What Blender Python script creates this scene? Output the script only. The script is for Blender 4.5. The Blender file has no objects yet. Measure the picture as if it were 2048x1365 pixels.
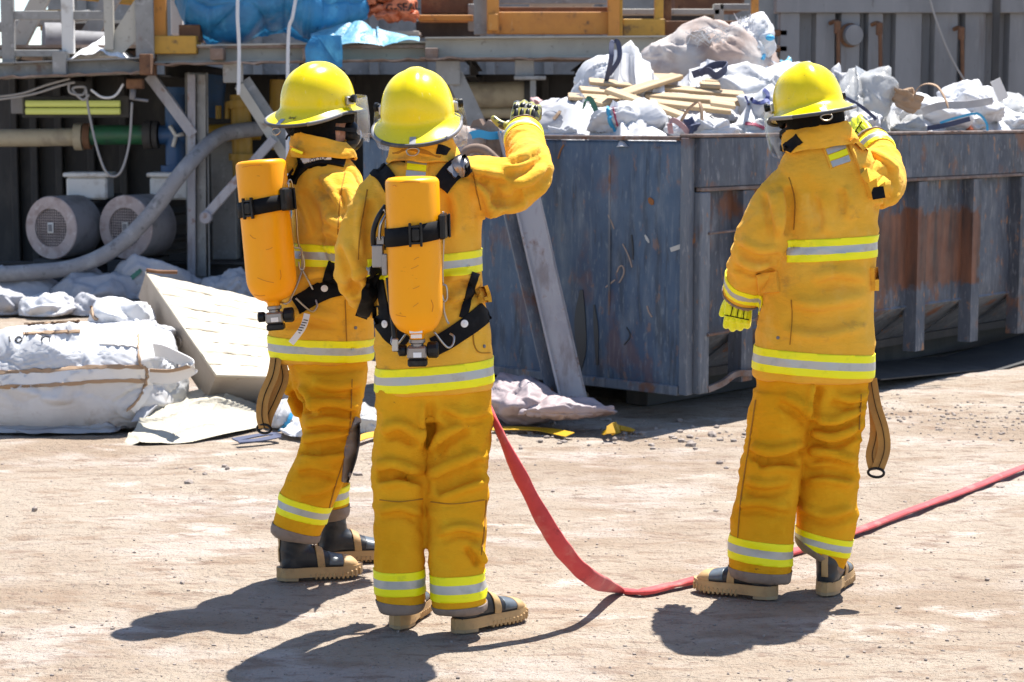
import bpy, bmesh, math, random
import numpy as np
from mathutils import Vector, Matrix
from mathutils.bvhtree import BVHTree

# ------------------------------------------------------------------ camera, sky, sun, exposure
SC = bpy.context.scene
COL = SC.collection
F = 3982.0                       # focal length in photograph pixels (70 mm on a 36 mm sensor, 2048 px)
TILT = math.atan(452.5 / F)
CAM = Vector((0.0, 0.0, 1.71))
cam = bpy.data.cameras.new('camera')
cam.lens = 70.0; cam.sensor_width = 36.0; cam.clip_start = 0.05; cam.clip_end = 3000.0
cam.dof.use_dof = True; cam.dof.focus_distance = 6.9; cam.dof.aperture_fstop = 7.1
camo = bpy.data.objects.new('camera', cam); COL.objects.link(camo)
camo.location = CAM; camo.rotation_euler = (math.pi / 2 - TILT, 0, 0)
SC.camera = camo

SUN = Vector((0.24, 0.34, 1.0)).normalized()      # towards the sun: behind the scene, a little right, high
world = bpy.data.worlds.new('World'); SC.world = world; world.use_nodes = True
wn = world.node_tree.nodes; wl = world.node_tree.links
sky = wn.new('ShaderNodeTexSky'); sky.sky_type = 'NISHITA'; sky.sun_disc = False
sky.sun_elevation = math.asin(SUN.z); sky.sun_rotation = math.atan2(SUN.x, SUN.y)
sky.altitude = 2000; sky.air_density = 1.0; sky.dust_density = 1.6
wl.new(sky.outputs[0], wn['Background'].inputs[0]); wn['Background'].inputs[1].default_value = 0.10
sun = bpy.data.lights.new('sun', 'SUN'); sun.energy = 4.7; sun.angle = math.radians(0.5); sun.color = (1.0, 0.965, 0.91)
suno = bpy.data.objects.new('sun', sun); COL.objects.link(suno)
suno.rotation_euler = SUN.to_track_quat('Z', 'Y').to_euler()
SC.view_settings.view_transform = 'Standard'; SC.view_settings.look = 'None'
SC.view_settings.gamma = 1.0; SC.view_settings.exposure = 1.24
SC.render.film_transparent = False
SC.cycles.use_denoising = True
SC.cycles.max_bounces = 7; SC.cycles.transparent_max_bounces = 12
SC.cycles.caustics_reflective = False; SC.cycles.caustics_refractive = False
SC.cycles.sample_clamp_indirect = 6.0

# ------------------------------------------------------------------ picture geometry helpers
FWD = Vector((0, math.cos(TILT), -math.sin(TILT))); UPV = Vector((0, math.sin(TILT), math.cos(TILT)))
def rayd(x, y): return FWD + Vector(((x - 1024.0) / F, 0, 0)) + UPV * ((682.5 - y) / F)
def at(x, y, Y):
    d = rayd(x, y); return CAM + d * (Y / d.y)
def gnd(x, y, z=0.0):
    d = rayd(x, y); return CAM + d * ((z - CAM.z) / d.z)
def mpp(Y): return Y / F         # metres for one photograph pixel at distance Y
def to_px(co):
    q = co - np.array(CAM)
    f = q @ np.array(FWD); u = q[:, 0] / f; v = (q @ np.array(UPV)) / f
    return np.stack([1024 + F * u, 682.5 - F * v], 1)

# ------------------------------------------------------------------ noise
def _h(ix, iy, iz, s):
    n = (ix.astype(np.int64) * 73856093) ^ (iy.astype(np.int64) * 19349663) ^ (iz.astype(np.int64) * 83492791) ^ (s * 2654435)
    n = (n ^ (n >> 13)) * 1274126177
    n = n ^ (n >> 16)
    return n & 0xFFFFFF
_G = np.array([[1,1,0],[-1,1,0],[1,-1,0],[-1,-1,0],[1,0,1],[-1,0,1],[1,0,-1],[-1,0,-1],[0,1,1],[0,-1,1],[0,1,-1],[0,-1,-1]], float)
def pn(p, s=0):
    p = np.asarray(p, float); i = np.floor(p).astype(int); f = p - i
    u = f * f * f * (f * (f * 6 - 15) + 10)
    out = 0
    for dx in (0, 1):
        wx = u[:, 0] if dx else 1 - u[:, 0]
        for dy in (0, 1):
            wy = u[:, 1] if dy else 1 - u[:, 1]
            for dz in (0, 1):
                wz = u[:, 2] if dz else 1 - u[:, 2]
                g = _G[_h(i[:, 0] + dx, i[:, 1] + dy, i[:, 2] + dz, s) % 12]
                out = out + wx * wy * wz * np.sum(g * (f - np.array([dx, dy, dz])), 1)
    return out
def fbm(p, s=0, o=3):
    a = 1.0; r = 0; p = np.asarray(p, float)
    for k in range(o): r = r + a * pn(p * 2 ** k, s + 31 * k); a *= 0.5
    return r
def sstep(a, b, x):
    t = np.clip((x - a) / (b - a), 0, 1); return t * t * (3 - 2 * t)

# ------------------------------------------------------------------ materials
MATS = {}
def pmat(name, base, rough=0.7, metal=0.0, spots=(), bump=(), coat=0.0, spec=0.5, sheen=0.0, transl=0.0, rnd=True, alpha=None, emit=None, roughvar=0.0):
    """spots: (colour, scale, stretch, lo, hi, amount); bump: (scale, stretch, strength, distance)"""
    m = bpy.data.materials.new(name); m.use_nodes = True; nt = m.node_tree; N = nt.nodes; L = nt.links
    b = N['Principled BSDF']; out = N['Material Output']
    tc = N.new('ShaderNodeTexCoord'); src = tc.outputs['Object']
    if rnd:
        oi = N.new('ShaderNodeObjectInfo'); mu = N.new('ShaderNodeMath'); mu.operation = 'MULTIPLY'; mu.inputs[1].default_value = 37.0
        L.new(oi.outputs['Random'], mu.inputs[0]); va = N.new('ShaderNodeVectorMath'); va.operation = 'ADD'
        L.new(src, va.inputs[0]); L.new(mu.outputs[0], va.inputs[1]); src = va.outputs[0]
    def noise(scale, st, detail=5, rough_=0.6):
        mp = N.new('ShaderNodeMapping'); mp.inputs['Scale'].default_value = st; L.new(src, mp.inputs[0])
        t = N.new('ShaderNodeTexNoise'); t.inputs['Scale'].default_value = scale; t.inputs['Detail'].default_value = detail
        t.inputs['Roughness'].default_value = rough_; L.new(mp.outputs[0], t.inputs['Vector']); return t.outputs['Fac']
    col = None
    for (c, sc, st, lo, hi, am) in spots:
        fa = noise(sc, st); mr = N.new('ShaderNodeMapRange'); mr.interpolation_type = 'SMOOTHSTEP'
        mr.inputs['From Min'].default_value = lo; mr.inputs['From Max'].default_value = hi; mr.inputs['To Max'].default_value = am
        L.new(fa, mr.inputs['Value'])
        mx = N.new('ShaderNodeMix'); mx.data_type = 'RGBA'
        L.new(mr.outputs[0], mx.inputs['Factor'])
        if col is None: mx.inputs['A'].default_value = (*base, 1)
        else: L.new(col, mx.inputs['A'])
        mx.inputs['B'].default_value = (*c, 1); col = mx.outputs['Result']
    if col is None: b.inputs['Base Color'].default_value = (*base, 1)
    else: L.new(col, b.inputs['Base Color'])
    b.inputs['Roughness'].default_value = rough; b.inputs['Metallic'].default_value = metal
    if roughvar:
        fa = noise(9, (1, 1, 1)); mr = N.new('ShaderNodeMapRange'); mr.inputs['From Min'].default_value = 0.3; mr.inputs['From Max'].default_value = 0.7
        mr.inputs['To Min'].default_value = max(0.03, rough - roughvar); mr.inputs['To Max'].default_value = min(1, rough + roughvar)
        L.new(fa, mr.inputs['Value']); L.new(mr.outputs[0], b.inputs['Roughness'])
    b.inputs['Specular IOR Level'].default_value = spec
    b.inputs['Coat Weight'].default_value = coat; b.inputs['Coat Roughness'].default_value = 0.08
    b.inputs['Sheen Weight'].default_value = sheen
    nrm = None
    for (sc, st, s_, d_) in bump:
        fa = noise(sc, st); bp = N.new('ShaderNodeBump'); bp.inputs['Strength'].default_value = s_; bp.inputs['Distance'].default_value = d_
        L.new(fa, bp.inputs['Height'])
        if nrm is not None: L.new(nrm, bp.inputs['Normal'])
        nrm = bp.outputs[0]
    if nrm is not None: L.new(nrm, b.inputs['Normal'])
    sh = b.outputs[0]
    if transl:
        tr = N.new('ShaderNodeBsdfTranslucent'); ms = N.new('ShaderNodeMixShader'); ms.inputs[0].default_value = transl
        if col is None: tr.inputs[0].default_value = (*base, 1)
        else: L.new(col, tr.inputs[0])
        L.new(sh, ms.inputs[1]); L.new(tr.outputs[0], ms.inputs[2]); sh = ms.outputs[0]
    if alpha is not None:
        tp = N.new('ShaderNodeBsdfTransparent'); ms = N.new('ShaderNodeMixShader'); ms.inputs[0].default_value = alpha
        L.new(tp.outputs[0], ms.inputs[1]); L.new(sh, ms.inputs[2]); sh = ms.outputs[0]
    if emit:
        b.inputs['Emission Color'].default_value = (*emit[0], 1); b.inputs['Emission Strength'].default_value = emit[1]
    L.new(sh, out.inputs['Surface'])
    MATS[name] = m; return m
def s2l(r, g, b):
    f = lambda c: (c / 255 / 12.92) if c <= 10 else ((c / 255 + 0.055) / 1.055) ** 2.4
    return (f(r), f(g), f(b))
O1 = (1, 1, 1)
pmat('coat_cloth', (0.84, 0.455, 0.050), 0.9, spec=0.12, sheen=0.06, rnd=False,
     spots=[((0.74, 0.36, 0.020), 5, O1, 0.35, 0.7, 0.7), ((0.84, 0.51, 0.10), 13, (1, 1, 0.6), 0.52, 0.75, 0.6), ((0.30, 0.17, 0.06), 7, (1, 1, 1.4), 0.57, 0.72, 0.55), ((0.10, 0.06, 0.03), 30, O1, 0.7, 0.8, 0.5)],
     bump=[(9, (1, 1, 1.8), 0.5, 0.022), (30, (1, 1, 2.2), 0.3, 0.008), (420, O1, 0.25, 0.002)])
pmat('trouser_cloth', (0.76, 0.37, 0.014), 0.9, spec=0.12, sheen=0.0, rnd=False,
     spots=[((0.64, 0.285, 0.005), 4, O1, 0.35, 0.7, 0.7), ((0.80, 0.45, 0.02), 11, (1, 1, 0.6), 0.52, 0.75, 0.6), ((0.15, 0.075, 0.02), 6, O1, 0.63, 0.78, 0.5), ((0.07, 0.045, 0.03), 22, O1, 0.69, 0.78, 0.6)],
     bump=[(9, (1, 1, 2.0), 0.5, 0.022), (28, (1, 1, 2.2), 0.3, 0.008), (420, O1, 0.25, 0.002)])
pmat('lime_tape', (0.95, 0.90, 0.0), 0.55, rnd=False, spots=[((0.62, 0.62, 0.02), 26, O1, 0.55, 0.75, 0.5)], bump=[(200, O1, 0.1, 0.001)], emit=((0.9, 0.95, 0.0), 0.0))
pmat('silver_tape', (0.46, 0.47, 0.45), 0.42, 0.25, rnd=False, spots=[((0.26, 0.26, 0.24), 14, O1, 0.5, 0.75, 0.6)], bump=[(60, O1, 0.12, 0.002)])
pmat('cuff_leather', (0.25, 0.19, 0.15), 0.8, spots=[((0.15, 0.11, 0.09), 20, O1, 0.45, 0.7, 0.6)], bump=[(120, O1, 0.3, 0.002)])
pmat('stitch', (0.36, 0.165, 0.010), 0.9)
pmat('helmet_shell', (0.88, 0.68, 0.0), 0.26, coat=0.12, spec=0.35, rnd=False, spots=[((0.70, 0.56, 0.006), 8, O1, 0.4, 0.7, 0.5), ((0.30, 0.20, 0.02), 60, (1, 1, 2.5), 0.66, 0.74, 0.6), ((0.92, 0.82, 0.25), 90, (1, 1, 0.3), 0.64, 0.72, 0.5)], roughvar=0.10, bump=[(90, O1, 0.03, 0.001)])
pmat('helmet_sticker', (0.30, 0.31, 0.02), 0.4, spots=[((0.24, 0.26, 0.03), 40, O1, 0.45, 0.7, 0.6)])
pmat('trim_rubber', (0.045, 0.047, 0.052), 0.6, spots=[((0.11, 0.11, 0.115), 25, O1, 0.5, 0.7, 0.6)])
pmat('trim_grey', (0.17, 0.17, 0.18), 0.55)
pmat('black_web', (0.004, 0.004, 0.005), 0.75, spots=[((0.012, 0.012, 0.013), 40, O1, 0.45, 0.7, 0.6)], spec=0.2, bump=[(300, O1, 0.3, 0.001)])
pmat('black_plastic', (0.006, 0.006, 0.0065), 0.38, spec=0.3, spots=[((0.03, 0.03, 0.03), 30, O1, 0.5, 0.7, 0.7)])
pmat('hood_cloth', (0.005, 0.0048, 0.005), 0.95, spec=0.15, bump=[(60, O1, 0.6, 0.008)])
pmat('chrome', (0.42, 0.41, 0.40), 0.34, 1.0, roughvar=0.1)
pmat('wire_steel', (0.42, 0.40, 0.38), 0.3, 1.0)
pmat('brass_ring', (0.42, 0.35, 0.26), 0.35, 1.0)
pmat('alu', (0.30, 0.28, 0.27), 0.42, 0.85, spots=[((0.25, 0.23, 0.22), 20, O1, 0.5, 0.7, 0.6)])
pmat('cylinder_paint', (0.98, 0.385, 0.0), 0.42, coat=0.0, spec=0.3, spots=[((0.90, 0.34, 0.0), 4, (1, 1, 0.5), 0.4, 0.7, 0.6), ((0.40, 0.15, 0.01), 30, (1, 1, 2.4), 0.66, 0.75, 0.6), ((0.90, 0.42, 0.03), 16, (1, 1, 0.3), 0.55, 0.75, 0.5)], bump=[(70, O1, 0.04, 0.001)], roughvar=0.1)
pmat('paper_label', (0.78, 0.78, 0.78), 0.6)
pmat('ink', (0.015, 0.015, 0.017), 0.7)
pmat('skin', (0.50, 0.25, 0.165), 0.55, rnd=False, spots=[((0.42, 0.18, 0.12), 30, O1, 0.45, 0.7, 0.6)])
pmat('visor', (0.45, 0.45, 0.46), 0.06, alpha=0.22, spec=0.9)
pmat('glove_green', (0.33, 0.30, 0.045), 0.35, spots=[((0.02, 0.02, 0.02), 34, O1, 0.50, 0.56, 0.95)], coat=0.3, bump=[(60, O1, 0.3, 0.004)])
pmat('glove_lime', (0.80, 0.88, 0.01), 0.45, spots=[((0.55, 0.62, 0.01), 30, O1, 0.5, 0.7, 0.6)], bump=[(60, O1, 0.3, 0.004)])
pmat('boot_rubber', (0.016, 0.018, 0.022), 0.42, spots=[((0.07, 0.065, 0.06), 12, O1, 0.45, 0.75, 0.7)], bump=[(25, O1, 0.25, 0.006)])
pmat('boot_shine', (0.10, 0.12, 0.14), 0.35, spots=[((0.05, 0.055, 0.06), 20, O1, 0.45, 0.7, 0.7)])
pmat('boot_tan', (0.46, 0.29, 0.125), 0.62, spots=[((0.33, 0.20, 0.09), 14, O1, 0.45, 0.66, 0.8), ((0.20, 0.14, 0.09), 40, O1, 0.6, 0.75, 0.6)], bump=[(60, O1, 0.2, 0.003)])
pmat('boot_sole', (0.38, 0.27, 0.15), 0.75, spots=[((0.30, 0.22, 0.13), 16, O1, 0.45, 0.7, 0.7)], bump=[(60, O1, 0.3, 0.003)])
pmat('strap_tan', (0.44, 0.235, 0.06), 0.85, spots=[((0.33, 0.17, 0.05), 18, O1, 0.45, 0.7, 0.6)], bump=[(200, O1, 0.3, 0.002)])
pmat('fire_hose', (0.58, 0.05, 0.05), 0.7, spots=[((0.40, 0.025, 0.03), 6, O1, 0.4, 0.66, 0.7), ((0.60, 0.20, 0.16), 9, O1, 0.52, 0.70, 0.6), ((0.20, 0.015, 0.02), 19, O1, 0.62, 0.75, 0.6)], sheen=0.15, bump=[(60, (1, 1, 1), 0.3, 0.004), (260, O1, 0.3, 0.002)])

# ------------------------------------------------------------------ mesh helpers
def link(o, parent=None):
    COL.objects.link(o)
    if parent is not None: o.parent = parent
    return o
def thing(name, label, cat, loc=(0, 0, 0), rotz=0.0, group=None):
    o = bpy.data.objects.new(name, None); COL.objects.link(o); o.empty_display_size = 0.1
    o.location = loc; o.rotation_euler = (0, 0, rotz); o['label'] = label; o['category'] = cat
    if group: o['group'] = group
    return o
def tag(o, label=None, cat=None, group=None, kind=None):
    if label: o['label'] = label
    if cat: o['category'] = cat
    if group: o['group'] = group
    if kind: o['kind'] = kind
    return o
def make(name, verts, faces, mat, parent=None, smooth=True, mats=None, mi=None, inv=True):
    me = bpy.data.meshes.new(name); me.from_pydata([tuple(v) for v in verts], [], [tuple(f) for f in faces])
    for m in ([mat] if mats is None else mats): me.materials.append(MATS[m] if isinstance(m, str) else m)
    if mi is not None: me.polygons.foreach_set('material_index', np.asarray(mi, np.int32))
    if smooth: me.polygons.foreach_set('use_smooth', np.ones(len(me.polygons), bool))
    me.update(); o = bpy.data.objects.new(name, me); COL.objects.link(o)
    if parent is not None: setp(o, parent, inv)
    return o
def setp(o, parent, inv=True):
    o.parent = parent
    if inv:                        # vertices are written in world space: take the parent's placing out again
        pm = Matrix.Identity(4); p = parent
        chain = []
        while p is not None: chain.append(p); p = p.parent
        for q in reversed(chain): pm = pm @ q.matrix_parent_inverse @ q.matrix_basis
        o.matrix_parent_inverse = pm.inverted()
class MB:
    def __init__(s): s.v = []; s.f = []; s.m = []
    def add(s, v, f, m=0):
        k = len(s.v); s.v += [tuple(x) for x in v]; s.f += [tuple(i + k for i in q) for q in f]; s.m += [m] * len(f); return s
    def box(s, lo, hi, M=None, m=0, c=0.0):
        lo = Vector(lo); hi = Vector(hi)
        v = [Vector((x, y, z)) for x in (lo.x, hi.x) for y in (lo.y, hi.y) for z in (lo.z, hi.z)]
        f = [(0, 1, 3, 2), (4, 6, 7, 5), (0, 4, 5, 1), (2, 3, 7, 6), (0, 2, 6, 4), (1, 5, 7, 3)]
        if c > 0:
            bm = bmesh.new(); bv = [bm.verts.new(x) for x in v]
            for q in f: bm.faces.new([bv[i] for i in q])
            bmesh.ops.bevel(bm, geom=list(bm.edges), offset=c, segments=1, affect='EDGES')
            bm.verts.index_update(); v = [x.co.copy() for x in bm.verts]; f = [tuple(y.index for y in x.verts) for x in bm.faces]; bm.free()
        if M is not None: v = [M @ x for x in v]
        return s.add(v, f, m)
    def beam(s, a, b, prof, up=(0, 0, 1), m=0):
        """extrude a closed 2-D outline (x across, y along up) from a to b"""
        a = Vector(a); b = Vector(b); d = (b - a).normalized(); r = d.cross(Vector(up)).normalized(); u = r.cross(d)
        n = len(prof); v = [a + r * x + u * y for x, y in prof] + [b + r * x + u * y for x, y in prof]
        f = [(i, (i + 1) % n, n + (i + 1) % n, n + i) for i in range(n)] + [tuple(range(n - 1, -1, -1)), tuple(range(n, 2 * n))]
        return s.add(v, f, m)
    def bar(s, a, b, w, h, up=(0, 0, 1), m=0, c=None):
        c = min(w, h) * 0.12 if c is None else c
        W = w / 2; H = h / 2
        return s.beam(a, b, [(-W + c, -H), (W - c, -H), (W, -H + c), (W, H - c), (W - c, H), (-W + c, H), (-W, H - c), (-W, -H + c)], up, m)
    def ibeam(s, a, b, w, h, t=0.012, up=(0, 0, 1), m=0):
        W = w / 2; H = h / 2; q = t / 2
        return s.beam(a, b, [(-W, -H), (W, -H), (W, -H + t), (q, -H + t), (q, H - t), (W, H - t), (W, H), (-W, H), (-W, H - t), (-q, H - t), (-q, -H + t), (-W, -H + t)], up, m)
    def chan(s, a, b, w, h, t=0.012, up=(0, 0, 1), m=0):
        W = w / 2; H = h / 2
        return s.beam(a, b, [(-W, -H), (W, -H), (W, -H + t), (-W + t, -H + t), (-W + t, H - t), (W, H - t), (W, H), (-W, H)], up, m)
    def tube(s, pts, r, n=10, m=0, cap=True, sq=None):
        pts = [Vector(p) for p in pts]; k = len(pts)
        rr = [r] * k if not hasattr(r, '__len__') else r
        T = [(pts[min(i + 1, k - 1)] - pts[max(i - 1, 0)]).normalized() for i in range(k)]
        nrm = T[0].orthogonal().normalized(); v = []
        for i in range(k):
            nrm = (nrm - T[i] * nrm.dot(T[i]));
            nrm = nrm.normalized() if nrm.length > 1e-6 else T[i].orthogonal().normalized()
            bi = T[i].cross(nrm)
            for j in range(n):
                a = 2 * math.pi * j / n; v.append(pts[i] + (nrm * math.cos(a) + bi * math.sin(a)) * rr[i])
        f = [(i * n + j, i * n + (j + 1) % n, (i + 1) * n + (j + 1) % n, (i + 1) * n + j) for i in range(k - 1) for j in range(n)]
        if cap: f += [tuple(range(n - 1, -1, -1)), tuple(range((k - 1) * n, k * n))]
        return s.add(v, f, m)
    def cyl(s, a, b, r, n=24, m=0, r2=None): return s.tube([a, b], [r, r if r2 is None else r2], n, m)
    def lathe(s, a, d, prof, n=32, m=0, cap=True):
        """prof: (distance along d from a, radius)"""
        a = Vector(a); d = Vector(d).normalized(); x = d.orthogonal().normalized(); y = d.cross(x); v = []
        for t, r in prof:
            for j in range(n):
                q = 2 * math.pi * j / n; v.append(a + d * t + (x * math.cos(q) + y * math.sin(q)) * max(r, 1e-4))
        k = len(prof)
        f = [(i * n + j, i * n + (j + 1) % n, (i + 1) * n + (j + 1) % n, (i + 1) * n + j) for i in range(k - 1) for j in range(n)]
        if cap: f += [tuple(range(n - 1, -1, -1)), tuple(range((k - 1) * n, k * n))]
        return s.add(v, f, m)
    def build(s, name, mat, parent=None, smooth=False, mats=None, inv=True, fix=True, auto=None):
        o = make(name, s.v, s.f, mat, parent, smooth or auto is not None, mats, s.m if mats else None, inv)
        if fix:
            bm = bmesh.new(); bm.from_mesh(o.data); bmesh.ops.recalc_face_normals(bm, faces=bm.faces)
            if auto is not None:
                for e in bm.edges:
                    if len(e.link_faces) == 2 and e.calc_face_angle(0) > auto: e.smooth = False
            bm.to_mesh(o.data); bm.free()
        return o
def spline(pts, k=8):
    """Catmull-Rom through points (vectors or tuples of any length)"""
    P = [np.array(p, float) for p in pts]; n = len(P); out = []
    for i in range(n - 1):
        p0 = P[max(i - 1, 0)]; p1 = P[i]; p2 = P[i + 1]; p3 = P[min(i + 2, n - 1)]
        for j in range(k):
            t = j / k; out.append(0.5 * (2 * p1 + (p2 - p0) * t + (2 * p0 - 5 * p1 + 4 * p2 - p3) * t * t + (3 * p1 - p0 - 3 * p2 + p3) * t ** 3))
    out.append(P[-1]); return out
def V3(l): return [Vector(p[:3]) for p in l]
def strap3(mb, pts, w, wdir, th=0.003, m=0):
    """flat band along pts; wdir: one across-vector or one per point"""
    pts = [Vector(p) for p in pts]; k = len(pts); v = []
    for i in range(k):
        t = (pts[min(i + 1, k - 1)] - pts[max(i - 1, 0)]).normalized()
        wd = Vector(wdir[i] if isinstance(wdir, list) else wdir); wd = (wd - t * wd.dot(t)).normalized(); nn = t.cross(wd)
        ww = (w[i] if hasattr(w, '__len__') else w) / 2
        v += [pts[i] - wd * ww - nn * th / 2, pts[i] + wd * ww - nn * th / 2, pts[i] + wd * ww + nn * th / 2, pts[i] - wd * ww + nn * th / 2]
    f = [(i * 4 + j, i * 4 + (j + 1) % 4, (i + 1) * 4 + (j + 1) % 4, (i + 1) * 4 + j) for i in range(k - 1) for j in range(4)] + [(3, 2, 1, 0), tuple(range(4 * k - 4, 4 * k))]
    return mb.add(v, f, m)
def loft(rings, nseg=36, sub=6):
    """rings: rows of c(3) u(3) v(3) exponent"""
    R = spline([np.concatenate([np.array(c), np.array(u), np.array(v), [e]]) for c, u, v, e in rings], sub)
    a = np.linspace(0, 2 * math.pi, nseg, endpoint=False); v = []
    for r in R:
        p = 2.0 / max(r[9], 1.2); ca = np.sign(np.cos(a)) * np.abs(np.cos(a)) ** p; sa = np.sign(np.sin(a)) * np.abs(np.sin(a)) ** p
        v.append(r[:3] + ca[:, None] * r[3:6] + sa[:, None] * r[6:9])
    k = len(R); v = np.concatenate(v)
    f = [(i * nseg + j, i * nseg + (j + 1) % nseg, (i + 1) * nseg + (j + 1) % nseg, (i + 1) * nseg + j) for i in range(k - 1) for j in range(nseg)]
    f += [tuple(range(nseg - 1, -1, -1)), tuple(range((k - 1) * nseg, k * nseg))]
    return v, f
def ell(c, r, M=None, n=16):
    v = []; f = []
    for i in range(n + 1):
        ph = math.pi * i / n
        for j in range(2 * n):
            a = math.pi * j / n; p = Vector((r[0] * math.sin(ph) * math.cos(a), r[1] * math.sin(ph) * math.sin(a), r[2] * math.cos(ph)))
            v.append(Vector(c) + (M @ p if M is not None else p))
    for i in range(n):
        for j in range(2 * n): f.append((i * 2 * n + j, i * 2 * n + (j + 1) % (2 * n), (i + 1) * 2 * n + (j + 1) % (2 * n), (i + 1) * 2 * n + j))
    return v, f
def remesh(parts, voxel, it=3, fac=0.5):
    mb = MB()
    for v, f in parts: mb.add(v, f)
    me = bpy.data.meshes.new('tmp'); me.from_pydata(mb.v, [], mb.f)
    bm = bmesh.new(); bm.from_mesh(me); bmesh.ops.remove_doubles(bm, verts=bm.verts, dist=1e-5); bmesh.ops.recalc_face_normals(bm, faces=bm.faces); bm.to_mesh(me); bm.free()
    o = bpy.data.objects.new('tmp', me); COL.objects.link(o)
    r = o.modifiers.new('r', 'REMESH'); r.mode = 'VOXEL'; r.voxel_size = voxel
    s = o.modifiers.new('s', 'SMOOTH'); s.factor = fac; s.iterations = it
    dg = bpy.context.evaluated_depsgraph_get(); me2 = bpy.data.meshes.new_from_object(o.evaluated_get(dg))
    bpy.data.objects.remove(o); bpy.data.meshes.remove(me)
    return me2
def co_no(me):
    n = len(me.vertices); c = np.empty(n * 3); me.vertices.foreach_get('co', c)
    q = np.empty(n * 3); me.vertices.foreach_get('normal', q); return c.reshape(-1, 3), q.reshape(-1, 3)
def set_co(me, c): me.vertices.foreach_set('co', c.reshape(-1)); me.update()
def obj_of(name, me, mats, parent=None):
    me.name = name; me.materials.clear()
    for m in mats: me.materials.append(MATS[m])
    me.polygons.foreach_set('use_smooth', np.ones(len(me.polygons), bool)); me.update()
    o = bpy.data.objects.new(name, me); COL.objects.link(o)
    if parent is not None: setp(o, parent)
    return o
def bvh_of(me): return BVHTree.FromPolygons([v.co.copy() for v in me.vertices], [tuple(p.vertices) for p in me.polygons])
def ribbon(name, pts, w, bvh, mat, parent=None, off=0.004, k=8, nw=3, Y0=None, inv=True):
    """a band that lies on a surface: its middle line and width are given in photograph pixels, its place is where those lines of sight meet the surface"""
    P = spline([tuple(p) + ((w,) if len(p) == 2 else ()) for p in pts], k); n = len(P); top = []; last = Y0
    if last is None:
        hs = [bvh.ray_cast(CAM, rayd(p[0], p[1]).normalized())[0] for p in P]; hs = [h.y for h in hs if h is not None]; last = hs[0] if hs else 7.0
    for i in range(n):
        t = P[min(i + 1, n - 1)][:2] - P[max(i - 1, 0)][:2]; t = t / (np.linalg.norm(t) + 1e-9); q = np.array([-t[1], t[0]])
        row = []
        for j in range(nw):
            x, y = P[i][:2] + q * P[i][2] * (j / (nw - 1) - 0.5); d = rayd(x, y)
            h = bvh.ray_cast(CAM, d.normalized())
            if h[0] is not None and (last is None or abs(h[0].y - last) < 0.35):
                last = h[0].y; row.append((h[0], h[1] if h[1].dot(d) < 0 else -h[1]))
            else: row.append((at(x, y, last if last is not None else 7.0), -d.normalized()))
        top.append(row)
    v = []
    for row in top:
        for p, nn in row: v.append(p + nn * off)
    for row in top:
        for p, nn in row: v.append(p - nn * 0.002)
    N = n * nw; f = []
    for i in range(n - 1):
        for j in range(nw - 1):
            a = i * nw + j; f.append((a, a + 1, a + nw + 1, a + nw))
    for i in range(n - 1):
        a = i * nw; f.append((a + nw, a, a + N, a + nw + N)); b = a + nw - 1; f.append((b, b + nw, b + nw + N, b + N))
    for j in range(nw - 1):
        f.append((j, j + 1, j + 1 + N, j + N)); b = (n - 1) * nw + j; f.append((b + 1, b, b + N, b + 1 + N))
    o = make(name, v, f, mat, parent, True, inv=inv)
    bm = bmesh.new(); bm.from_mesh(o.data); bmesh.ops.recalc_face_normals(bm, faces=bm.faces)
    for e in bm.edges:
        if len(e.link_faces) == 2 and e.calc_face_angle(0) > 0.9: e.smooth = False
    bm.to_mesh(o.data); bm.free(); return o
def slab(name, me, p0, p1, nrm, keep, mats, cuts, off, parent, th=0.003):
    """a sleeve cut from a garment's own surface between two planes, lifted off it"""
    bm = bmesh.new(); bm.from_mesh(me); n = Vector(nrm).normalized()
    allg = lambda: list(bm.verts) + list(bm.edges) + list(bm.faces)
    bad = [f for f in bm.faces if not keep(f.calc_center_median())]; bmesh.ops.delete(bm, geom=bad, context='FACES')
    bmesh.ops.bisect_plane(bm, geom=allg(), plane_co=p0, plane_no=n, clear_inner=True)
    bmesh.ops.bisect_plane(bm, geom=allg(), plane_co=p1, plane_no=n, clear_outer=True)
    L = (Vector(p1) - Vector(p0)).dot(n)
    for c in cuts: bmesh.ops.bisect_plane(bm, geom=allg(), plane_co=Vector(p0) + n * L * c, plane_no=n)
    left = set(bm.faces); isl = []
    while left:
        st = [left.pop()]; cur = [st[0]]
        while st:
            f = st.pop()
            for e in f.edges:
                for g in e.link_faces:
                    if g in left: left.discard(g); st.append(g); cur.append(g)
        isl.append(cur)
    isl.sort(key=len, reverse=True)
    bad = [f for c in isl[1:] for f in c]
    if bad: bmesh.ops.delete(bm, geom=bad, context='FACES')
    bm.normal_update()
    for v in bm.verts: v.co += v.normal * off
    for f in bm.faces:
        t = (f.calc_center_median() - Vector(p0)).dot(n) / L; f.material_index = sum(1 for c in cuts if t > c); f.smooth = True
    m2 = bpy.data.meshes.new(name); bm.to_mesh(m2); bm.free()
    for m in mats: m2.materials.append(MATS[m])
    o = bpy.data.objects.new(name, m2); COL.objects.link(o)
    if parent is not None: setp(o, parent)
    s = o.modifiers.new('th', 'SOLIDIFY'); s.thickness = th; s.offset = -1
    return o

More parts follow.
